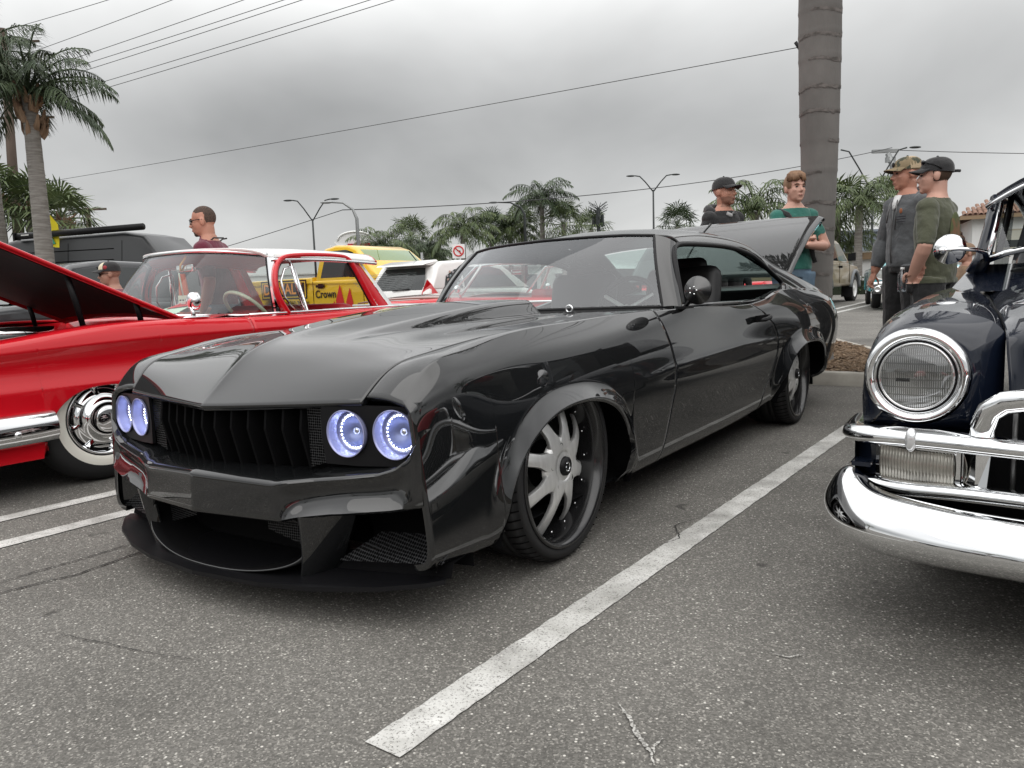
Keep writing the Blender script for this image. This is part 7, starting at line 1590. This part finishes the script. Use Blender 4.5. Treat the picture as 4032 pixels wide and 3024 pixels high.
def person(name_label, loc, rz, h=1.8, pose=None, mats=(), regions=None, headyaw=0, headpitch=0, fat=1.0, voxel=.0075, sleeve=.5, hood=False, group=None, seated=False):
    """local: faces -y, x to his left; pose gives joint positions for arms"""
    k = h/1.80; o = empty('person', loc, rz, name_label, 'person', group); mb = MB(); f = fat; p = pose or {}
    ln = p.get('lean', 0.0); L = lambda z: -ln*max(0, z-.95)          # forward lean of the trunk
    tz = [(.86, .155*f, .112*f), (.95, .164*f, .122*f), (1.04, .158*f, .120*f), (1.14, .154*f, .117*f), (1.25, .162*f, .120*f), (1.34, .168*f, .116*f), (1.41, .166*f, .100*f), (1.455, .135*f, .085), (1.49, .096, .074), (1.525, .064, .064)]
    mb.add(*chain([(0, L(z)+.005, z) for z, a, b in tz], [(a, b) for z, a, b in tz], 24))
    nb = np.array([0, L(1.48)+.012, 1.48]); R = rotz(headyaw)@rotx(headpitch); hc = np.array([0, L(1.68)-.014, 1.660])
    mb.add(*chain([nb, nb*.5+(hc+np.array([0, .02, -.08]))*.5, hc+R@np.array([0, .02, -.06])], [.064*f, .057*f, .058*f], 14))
    head_pieces(mb, hc, R, 1.0 if f < 1.1 else 1.06)
    sh = {}
    for s in (-1, 1):
        S0 = np.array([s*.160*f, L(1.41)+.008, 1.412]); E = np.array(p.get('elbow%+d' % s, (s*.225*f, .03, 1.12)), float); Wr = np.array(p.get('wrist%+d' % s, (s*.235*f, -.05, .88)), float)
        slv = .0+(.012 if sleeve > .2 else 0)+(.008 if hood else 0); mb.add(*limb(S0-np.array([s*.02, 0, -.005]), E, Wr, [.056*f+slv*.6, .052*f+slv, .046*f+(slv if sleeve > .6 else 0), .042*f+(slv if sleeve > .6 else 0), .030]))
        mb.add(*ell(S0, (.056*f+slv*.5, .058*f+slv*.5, .052*f+slv*.4)))
        hd_ = np.array(p.get('hand%+d' % s, Wr-E), float); hand(mb, Wr, hd_, np.array(p.get('back%+d' % s, (s*1.0, 0, 0.0))), p.get('thumb%+d' % s, -1 if s > 0 else 1)*1, p.get('curl%+d' % s, .5))
        if seated:
            K = np.array([s*.12, -.42, .92]); A = np.array([s*.13, -.40, .50]); mb.add(*limb((s*.095, 0, .90), K, A, [.098*f, .085*f, .066, .058, .045]))
        else:
            K = np.array(p.get('knee%+d' % s, (s*.105*f, -.012, .50)), float); A = np.array(p.get('ankle%+d' % s, (s*.115*f, .02, .085)), float); mb.add(*limb((s*.088*f, 0, .90), K, A, [.104*f+.006, .088*f+.008, .066*f+.010, .060*f+.010, .050+.012]))
        fa = np.array([s*.13, -.40, .50]) if seated else np.array(p.get('ankle%+d' % s, (s*.115*f, .02, .085)), float); mb.add(*chain([fa+np.array([0, .06, -.05]), fa+np.array([0, .02, -.035]), fa+np.array([s*.01, -.08, -.05]), fa+np.array([s*.02, -.16, -.062])], [(.034, .030), (.046, .045), (.048, .036), (.038, .022)], 12))
    for q in p.get('extra', ()): mb.add(*q)
    V = np.array(mb.V)*k
    if not seated: V[:, 2] = np.maximum(V[:, 2], 0.0)
    me = bpy.data.meshes.new('body'); me.from_pydata([tuple(v) for v in V], [], mb.F); ob = bpy.data.objects.new('body', me); COL.objects.link(ob)
    r = ob.modifiers.new('r', 'REMESH'); r.mode = 'VOXEL'; r.voxel_size = voxel*k; sm = ob.modifiers.new('s', 'SMOOTH'); sm.factor = .5; sm.iterations = 4
    dg = bpy.context.evaluated_depsgraph_get(); m2 = bpy.data.meshes.new_from_object(ob.evaluated_get(dg)); bpy.data.objects.remove(ob); m2.name = 'body'
    for m in mats: m2.materials.append(m)
    nv = len(m2.vertices); VC = np.zeros(nv*3); m2.vertices.foreach_get('co', VC); VC = VC.reshape(-1, 3); VN = np.zeros(nv*3); m2.vertices.foreach_get('normal', VN); VN = VN.reshape(-1, 3)
    reg = regions(VC/k, (VC/k-hc)@R/HS); from mathutils import noise as mn; dd = np.zeros(nv)
    for i in np.nonzero((reg == 1) | (reg == 2))[0]:
        x, y, z = VC[i]; q = mn.noise((x*7+z*3, y*7, z*5+x*4)); dd[i] = .010*q+.005*mn.noise((x*19, y*19+z*8, z*11+3))+.004*(1-abs(mn.noise((x*9+z*9, y*9, z*13+7))))
    dd[reg == 1] += .006; VC = VC+VN*dd[:, None]; m2.vertices.foreach_set('co', VC.ravel()); m2.update()
    n = len(m2.polygons); C = np.zeros(n*3); m2.polygons.foreach_get('center', C); C = C.reshape(-1, 3)/k
    hl_ = (C-hc)@R/HS
    m2.polygons.foreach_set('material_index', regions(C, hl_).astype(np.int32)); m2.polygons.foreach_set('use_smooth', np.ones(n, bool))
    if not m2.polygons[0].use_smooth: pass
    b = bpy.data.objects.new('body', m2); COL.objects.link(b); b.parent = o
    def hpart(nm, V, F, m): return mk(nm, (np.asarray(V, float)*HS@R.T+hc)*k, F, m, o)
    for s in (-1, 1):
        V, F = ell((s*.031, -.0845, -.002), (.0125, .007, .0055), 8, 10); hpart('eye', V, F, M_EYE)
        V, F = chain([(s*.016, -.0935, .0165), (s*.032, -.090, .0205), (s*.048, -.078, .0165)], [.0035, .0045, .003], 6); hpart('eyebrow', V, F, p.get('brow', mat('brow_brown', (.06, .035, .02), .8)))
    V, F = chain([(-.020, -.0965, -.073), (0, -.1025, -.0715), (.020, -.0965, -.073)], [.002, .0042, .002], 6); hpart('lips', V, F, M_LIP)
    return o, b, hpart, k, R, hc
def std_regions(collar=1.47, sleeve_z=None, arm=None, hem=.93, feet=.10, skin_arm=None):
    """0 skin, 1 shirt, 2 trousers, 3 shoes; skin_arm(C) marks bare arms and hands"""
    def f(C, H):
        z = C[:, 2]; r = np.full(len(C), 1); r[z < hem] = 2; r[z < feet] = 3; yy = C[:, 1]
        r[(z > collar+.25*yy*0) & (np.hypot(C[:, 0], yy) < .12) | (z > collar+.05)] = 0
        if skin_arm is not None: r[skin_arm(C)] = 0
        return r
    return f
def near_seg(C, a, b, rad):
    a, b = np.array(a, float), np.array(b, float); t = np.clip(((C-a)@(b-a))/((b-a)@(b-a)), 0, 1); return np.linalg.norm(C-(a+t[:, None]*(b-a)), axis=1) < rad
def cap(hpart, m, brim=True, back=False, tilt=.0, mb_=None, brim_m=None):
    """baseball cap in head space; back=True turns the peak round"""
    V = []; n, mm = 12, 32
    for i in range(n+1):
        t = math.pi/2*i/n
        for j in range(mm): a = 2*math.pi*j/mm; V.append((math.cos(a)*.088*math.cos(t)**.75, .012+math.sin(a)*.107*math.cos(t)**.75, .030+.090*math.sin(t)**.95-.012*math.sin(a)*-1*math.cos(t)*0-(.012 if i == 0 else 0)+(.010*(-math.sin(a)) if i < 2 else 0)))
    c = hpart('cap', V, gridF(n+1, mm, True), m)
    S_, SF = uvsphere(6, 8); hpart('cap_button', S_*.009+np.array([0, .012, .121]), SF, m)
    sg = 1 if back else -1; G = []
    for t in np.linspace(0, 1, 8):
        row = []
        for a in np.linspace(-1.15, 1.15, 17):
            x = math.sin(a)*(.086+.0*t); y0 = math.cos(a)*.100; y = sg*(y0+.075*t*math.cos(a)**.6)+.012; z = .034-.030*(abs(x)/.086)**2*(.4+.6*t)-.012*t+(.010 if not back else -.004); row.append((x, y, z))
        G.append(row)
    G = np.array(G); b = hpart('cap_peak', G.reshape(-1, 3), gridF(8, 17), brim_m or m); md = b.modifiers.new('t', 'SOLIDIFY'); md.thickness = .004
    return c
def hairshell(hpart, m, top=.012, low=-.01, front=-.072, sides=.0):
    V, F = uvsphere(18, 28); V = V*np.array([.083, .104, .099+top])+np.array([0, .014, .026]); keep = []
    for f in F:
        c = V[list(f)].mean(0)
        if c[2] > low+(.055 if c[1] < front*.55 else 0)+.25*max(0, -c[1]-.02): keep.append(f)
    return hpart('hair', V, keep, m)
M_BCAP = cloth('black_cap', (.014, .014, .015)); M_BLKC = cloth('black_cotton', (.012, .012, .013)); M_JEAN = mat('jeans', (.10, .17, .25), .85, noise=(4, (.20, .28, .36), .35, .7), bump=(40, .3, .004)); M_SHOE = mat('shoe', (.05, .05, .05), .6)
# -- man in maroon beyond the red car
M_MAR = cloth('maroon_tee', (.11, .008, .026)); M_BUZZ = mat('buzz_hair', (.035, .024, .018), .85, noise=(120, (.12, .07, .05), .4, .7)); M_STUB = mat('stubble_skin', (.26, .13, .09), .6)
def buzz(C, H):
    r = std_regions(1.478, skin_arm=lambda C: near_seg(C, (.245, .03, 1.10), (.26, -.1, .80), .075) | near_seg(C, (-.245, .03, 1.10), (-.26, -.1, .80), .075))(C, H)
    top = (H[:, 2] > .055+.75*np.maximum(0, -H[:, 1]-.03)) | ((H[:, 1] > .035) & (H[:, 2] > -.03)); r[(C[:, 2] > 1.52) & top & (np.abs(H[:, 0]) < .088)] = 4
    r[(C[:, 2] > 1.50) & (H[:, 2] < -.085) & (H[:, 1] < -.06) & (np.abs(H[:, 0]) < .028)] = 4
    return r
o, b, hp, k, R, hc = person('man with short hair, glasses and maroon shirt standing beyond the red car roof', (-6.22, 4.07, 0), R_(-58), 1.85, dict(lean=.12), [SK[2], M_MAR, M_JEAN, M_SHOE, M_BUZZ], buzz, headyaw=R_(8), headpitch=R_(8), fat=1.06)
def glasses(hp, m, lens):
    for s in (-1, 1):
        V, F = tube([(s*.032+math.cos(t)*.024, -.100+.012*abs(math.cos(t)), -.004+math.sin(t)*.017) for t in np.linspace(0, 2*math.pi, 17)], .0032, 5, False); g = hp('glasses', V, F, m); V, F = ngon([(s*.032+math.cos(t)*.022, -.098+.010*abs(math.cos(t)), -.004+math.sin(t)*.015) for t in np.linspace(0, 2*math.pi, 15)[:-1]]); hp('glasses_lens', V, F, lens)
        V, F = tube([(s*.056, -.085, .0), (s*.078, -.03, .002), (s*.086, .02, -.004)], .003, 5); hp('glasses_temple', V, F, m)
glasses(hp, M_BLK, glass('spectacle', (.85, .88, .88), .08))
ly = empty('lanyard', (-6.22, 4.07, 0), R_(-58), 'black lanyard round the neck of the maroon shirt man', 'lanyard')
for s in (-1, 1): V, F = tube([(s*.03*k, .085*k, 1.50*k), (s*.085*k, .02*k, 1.50*k), (s*.088*k, -.075*k, 1.43*k), (s*.06*k, -.165*k, 1.28*k), (s*.012*k, -.172*k, 1.10*k)], .007, 6, True, .4); mk('strap', V, F, M_BLKC, ly)
# -- seated man with two-tone cap
M_PLD = cloth('plaid_shirt', (.16, .045, .06), 2.2)
o, b, hp, k, R, hc = person('man in sunglasses and black and cream cap seated beyond the open hood', (-8.40, 4.28, -.30), R_(-36), 1.76, dict(lean=.1), [SK[0], M_PLD, M_JEAN, M_SHOE], std_regions(1.485, hem=.95, feet=.45), headyaw=R_(2), headpitch=R_(6), fat=1.05, seated=True)
c = cap(hp, M_BCAP); V = []; G = np.array([[(math.sin(a)*.0895*math.cos(t)**.75, .012-math.cos(a)*.1085*math.cos(t)**.75, .040+.080*math.sin(t)**.95) for a in np.linspace(-1.0, 1.0, 12)] for t in np.linspace(.05, 1.15, 10)]); hp('cap_front', G.reshape(-1, 3), gridF(10, 12), cloth('cream_panel', (.62, .55, .40), 1.1))
mbb = MB(); mbb.tube([(-.036, -.090, .062), (-.018, -.100, .072), (.006, -.101, .074), (.022, -.097, .066)], [.006, .011, .010, .006], 6); mbb.tube([(-.02, -.099, .064), (-.022, -.101, .054)], .004, 5); mbb.tube([(.012, -.099, .064), (.014, -.101, .054)], .004, 5); hp('cap_emblem', mbb.V, mbb.F, M_BLK)
V, F = lathe([(.0, .020), (.003, .018), (.003, .0005)], 20, 'x'); hp('cap_patch', np.array(V)+np.array([.082, -.02, .060]), F, mat('patch_red', (.35, .03, .04), .6)); V, F = lathe([(.0, .020), (.003, .018), (.003, .0005)], 20, 'x'); hp('cap_patch', np.array(V)*np.array([-1, 1, 1])+np.array([-.082, -.02, .060]), F, mat('patch_red'))
glasses(hp, M_BLK, mat('sunglass', (.01, .01, .012), .08))
st = empty('folding_stool', (-8.45, 4.25, 0), R_(-62), 'folding stool under the man with the two-tone cap', 'stool'); mb = MB(); mb.box((0, .02, .46), (.42, .40, .03)); mb.build('seat', M_BLKC, st)
for x, y in ((-.19, -.16), (.19, -.16), (-.19, .2), (.19, .2)): V, F = tube([(x, y, 0), (x*.9, y*.9, .45)], .014, 6); mk('leg', V, F, M_STEEL, st)
# -- black cap, black hoodie
o, b, hp, k, R, hc = person('bearded man in black cap and black hoodie behind the raised boot lid', (-2.97, 7.80, .10), R_(62), 1.98, dict(), [SK[2], M_BLKC, M_BLKC, M_SHOE, M_STUB], lambda C, H: np.where((C[:, 2] > 1.49) & (H[:, 2] < -.055) & (H[:, 1] < .0) & (H[:, 2] > -.14), 4, std_regions(1.475)(C, H)), headyaw=R_(14), fat=1.0, sleeve=1, hood=True)
cap(hp, M_BCAP)
def hood_roll(o, k, m, z=1.475, r=.046):
    pts = [(math.sin(a)*.112*k, (.040+math.cos(a)*.115)*k, (z+.035*math.cos(a)-.055*max(0, -math.cos(a)))*k) for a in np.linspace(-2.75, 2.75, 26)]; rr = [(.020+.030*max(0, math.cos(a*.5))**1.2)*k for a in np.linspace(-2.75, 2.75, 26)]; V, F = tube(pts, rr, 10); mk('hood', V, F, m, o)
    V, F = chain([(0, .10*k, (z-.10)*k), (0, .155*k, (z-.03)*k), (0, .13*k, (z+.03)*k)], [(.09*k, .04*k), (.11*k, .05*k), (.08*k, .03*k)], 16); mk('hood_fold', V, F, m, o)
hood_roll(o, k, M_BLKC)
V, F = chain([(-.04*k, -.085*k, 1.45*k), (0, -.10*k, 1.43*k), (.04*k, -.085*k, 1.45*k)], [.02, .022, .02], 8); mk('inner_tee', V, F, cloth('grey_tee', (.30, .30, .30)), o)
# -- young man in green with folded arms
M_GRN = cloth('green_tee', (.022, .125, .098)); M_HAIR = mat('light_brown_hair', (.16, .085, .045), .6, noise=(30, (.28, .16, .09), .35, .65, (1, 1, .2)), bump=(60, .8, .006, (1, 1, .2)))
pz = {'elbow+1': (.275, -.06, 1.13), 'wrist+1': (.02, -.205, 1.14), 'hand+1': (-1, .15, .10), 'back+1': (0, -1, 0), 'thumb+1': 1, 'curl+1': .5, 'elbow-1': (-.275, -.06, 1.13), 'wrist-1': (.03, -.175, 1.20), 'hand-1': (1, .30, .0), 'back-1': (0, -1, 0), 'thumb-1': 1, 'curl-1': .7}
ga = lambda C: near_seg(C, (.275, -.06, 1.13), (.02, -.205, 1.14), .068) | near_seg(C, (-.275, -.06, 1.13), (.03, -.175, 1.20), .064) & (C[:, 1] < -.0) | near_seg(C, (.04, -.17, 1.20), (.24, -.12, 1.20), .052) & (C[:, 1] < -.08) | near_seg(C, (.27, -.045, 1.19), (.275, -.06, 1.12), .075)
o, b, hp, k, R, hc = person('young man with brown fringe and green shirt, arms folded beside the palm trunk', (-2.24, 7.72, .10), R_(42), 1.93, pz, [SK[1], M_GRN, M_JEAN, M_SHOE], std_regions(1.475, skin_arm=ga), headyaw=R_(4), fat=.97)
hairshell(hp, M_HAIR, .006, -.010, -.075)
mbh = MB(); rg = random.Random(5)
for i in range(90):
    a = -1.35+2.7*i/89; x = math.sin(a)*.080; y = .012-math.cos(a)*.098; mid_ = abs(x) < .012; mbh.add(*tube([(x*.5, y*.45, .128), (x*.95, y*.9, .100+rg.uniform(-.004, .004)), (x*1.05, y*1.03-.004, .062-(.010 if not mid_ else -.015)+rg.uniform(-.010, .006))], [.008, .009, .004], 5))
hp('fringe', mbh.V, mbh.F, M_HAIR)
sb_ = empty('crossbody_strap', (-2.24, 7.72, .10), R_(42), 'black crossbody bag strap over the green shirt', 'strap'); V, F = tube([(-.14*k, .10*k, 1.38*k), (-.135*k, .0, 1.465*k), (-.105*k, -.09*k, 1.42*k), (-.02*k, -.142*k, 1.27*k), (.09*k, -.145*k, 1.12*k), (.16*k, -.09*k, .99*k)], .022*k, 6, True, .25); mk('strap', V, F, M_BLKC, sb_)
# -- camouflage cap, grey zip hoodie
M_GHD = cloth('grey_hoodie', (.085, .09, .095)); M_CAMO = mat('camo', (.22, .17, .10), .85, noise=(16, (.05, .055, .035), .50, .54)); M_TAN = cloth('tan_cap', (.36, .28, .18))
pc = {'elbow+1': (.27, .05, 1.12), 'wrist+1': (.29, -.02, .88), 'elbow-1': (-.285, .04, 1.13), 'wrist-1': (-.31, -.05, .86), 'curl+1': .8, 'curl-1': .8}
hsk = lambda C: near_seg(C, (.29, -.02, .875), (.30, -.04, .70), .07) | near_seg(C, (-.31, -.05, .855), (-.32, -.07, .68), .07)
o, b, hp, k, R, hc = person('man in camouflage cap and grey zip hoodie facing the olive shirt man', (-1.27, 7.80, .10), R_(-40), 1.97, pc, [SK[2], M_GHD, M_BLKC, M_SHOE, M_STUB], std_regions(1.478, hem=.905, skin_arm=hsk), headyaw=R_(-20), headpitch=R_(4), fat=1.06, sleeve=1, hood=True)
cp = cap(hp, M_CAMO); G = np.array([[(math.sin(a)*.0892*math.cos(t)**.75, .012+math.cos(a)*.1082*math.cos(t)**.75, .022+.099*math.sin(t)**.95) for a in np.linspace(-1.7, 1.7, 16)] for t in np.linspace(.0, 1.35, 10)]); hp('cap_mesh', G.reshape(-1, 3), gridF(10, 16), M_TAN)
V, F = lathe([(0, .026), (.003, .024), (.003, .0005)], 24, 'y'); hp('cap_badge', np.array(V)*np.array([1, -1, .75])+np.array([0, -.093, .068]), F, M_BLK); hood_roll(o, k, M_GHD)
V, F = tube([(0, -.128*k, 1.40*k), (0, -.142*k, 1.25*k), (0, -.148*k, 1.05*k), (0, -.142*k, .93*k)], .006, 5); mk('zip', V, F, mat('zip_grey', (.12, .12, .12), .5, .6), o)
mk('undershirt', *chain([(-.0, -.088*k, 1.475*k), (0, -.118*k, 1.41*k), (0, -.130*k, 1.36*k)], [(.045, .014), (.034, .014), (.006, .010)], 10), cloth('white_tee', (.62, .62, .62), 1.1), o)
for s, z0 in ((1, 1.20), (-1, 1.26)): V, F = tube([(s*.03*k, -.120*k, 1.44*k), (s*.045*k, -.142*k, 1.34*k), (s*.048*k, -.152*k, z0*k)], .005, 5); mk('drawstring', V, F, M_STEEL, o)
text_mesh('print', 'CORONA', .030, mat('print_dark', (.03, .03, .04), .8), o, frame((.095*k, -.128*k-.022, 1.30*k), (1, .35, 0), (0, 0, 1))) if False else None
for i in range(3): V, F = tube([((.055+.005*i)*k, -.152*k, (1.302-.020*i)*k), (.135*k, -.128*k, (1.302-.020*i)*k)], .0045, 4); mk('chest_print', V, F, mat('print_dark', (.03, .03, .04), .8), o)
V, F = ell((.105*k, -.148*k, 1.345*k), (.018, .006, .024), 8, 12); mk('chest_badge', V, F, mat('badge_orange', (.30, .10, .04), .7), o)
0 and mk('pocket', *chain([(-.12*k, -.135*k, 1.04*k), (0, -.150*k, 1.04*k), (.12*k, -.135*k, 1.04*k)], [(.010, .07), (.012, .075), (.010, .07)], 8), M_GHD, o)
# -- olive tee, cap, seen from behind
M_OLV = cloth('olive_tee', (.058, .062, .036)); po = {'elbow-1': (-.26, .0, 1.12), 'wrist-1': (-.13, -.18, .95), 'hand-1': (.6, -.55, -.25), 'back-1': (-.5, -.6, .6), 'elbow+1': (.295, .05, 1.13), 'wrist+1': (.215, -.075, .90), 'hand+1': (-.25, -.12, -1), 'curl-1': 1.0, 'curl+1': 1.0}
oa = lambda C: (near_seg(C, (-.255, .0, 1.10), (-.02, -.29, .90), .075) | near_seg(C, (.29, .045, 1.10), (.215, -.075, .90), .070)) & (C[:, 2] > .868)
o, b, hp, k, R, hc = person('man in black cap and olive shirt turned away, hands at his pockets', (-.95, 7.13, 0), R_(-104), 1.95, po, [SK[1], M_OLV, M_BLKC, M_SHOE, mat('brow_brown')], lambda C, H: np.where((C[:, 2] > 1.50) & (H[:, 1] > -.01) & (H[:, 2] > -.045) & (np.abs(H[:, 0]) < .0795), 4, std_regions(1.482, hem=.865, skin_arm=oa)(C, H)), headyaw=R_(22), fat=1.10)
cap(hp, M_BCAP, tilt=.1); V, F = tube([(-.01, .110, .018), (.0, .135, .016), (.012, .150, .012)], .010, 6); hp('cap_strap', V, F, M_BCAP)
for s in (-1, 1): V, F = ell((s*.034, -.075, .088), (.028, .014, .016), 8, 14); hp('sunglasses', V, F, mat('sunglass', (.01, .01, .012), .08)); V, F = tube([(s*.062, -.065, .084), (s*.086, .0, .058), (s*.092, .04, .030)], .0045, 5); hp('sunglasses_temple', V, F, M_BLK)
V, F = ell((0, .128*k*1.08, 1.22*k), (.10, .012, .17), 12, 18); mk('back_print', V, F, mat('tee_print', (.07, .085, .03), .85, noise=(7, (.17, .085, .04), .5, .6)), o)
V, F = tube([(.222*k+math.cos(t)*.037, -.062*k+math.sin(t)*.037, .925*k+.008*math.sin(t)) for t in np.linspace(0, 2*math.pi, 17)], .006, 5, False); mk('bracelet', V, F, mat('bead_brown', (.20, .10, .06), .5), o)
wb = empty('water_bottle', (-1.205, 7.27, .87), R_(20), 'clear plastic bottle held by the olive shirt man', 'bottle'); V, F = lathe([(0, .001), (0, .034), (.02, .036), (.14, .036), (.17, .016), (.19, .014)], 20, 'z'); mk('bottle', V, F, glass('bottle_plastic', (.85, .88, .9), .15), wb); V, F = lathe([(.188, .016), (.205, .016), (.206, .0005)], 16, 'z'); mk('bottle_cap', V, F, M_WHT, wb)
# -- half hidden person in tan
o, b, hp, k, R, hc = person('short person in tan jacket half hidden behind the olive shirt man', (-.93, 9.2, 0), R_(-60), 1.32, {}, [SK[0], cloth('tan_jacket', (.24, .155, .095)), cloth('taupe_trousers', (.15, .12, .105)), M_SHOE], std_regions(1.48, hem=.90), fat=1.0, sleeve=1)
hairshell(hp, mat('tan_hair', (.20, .12, .07), .6), .004, -.03)
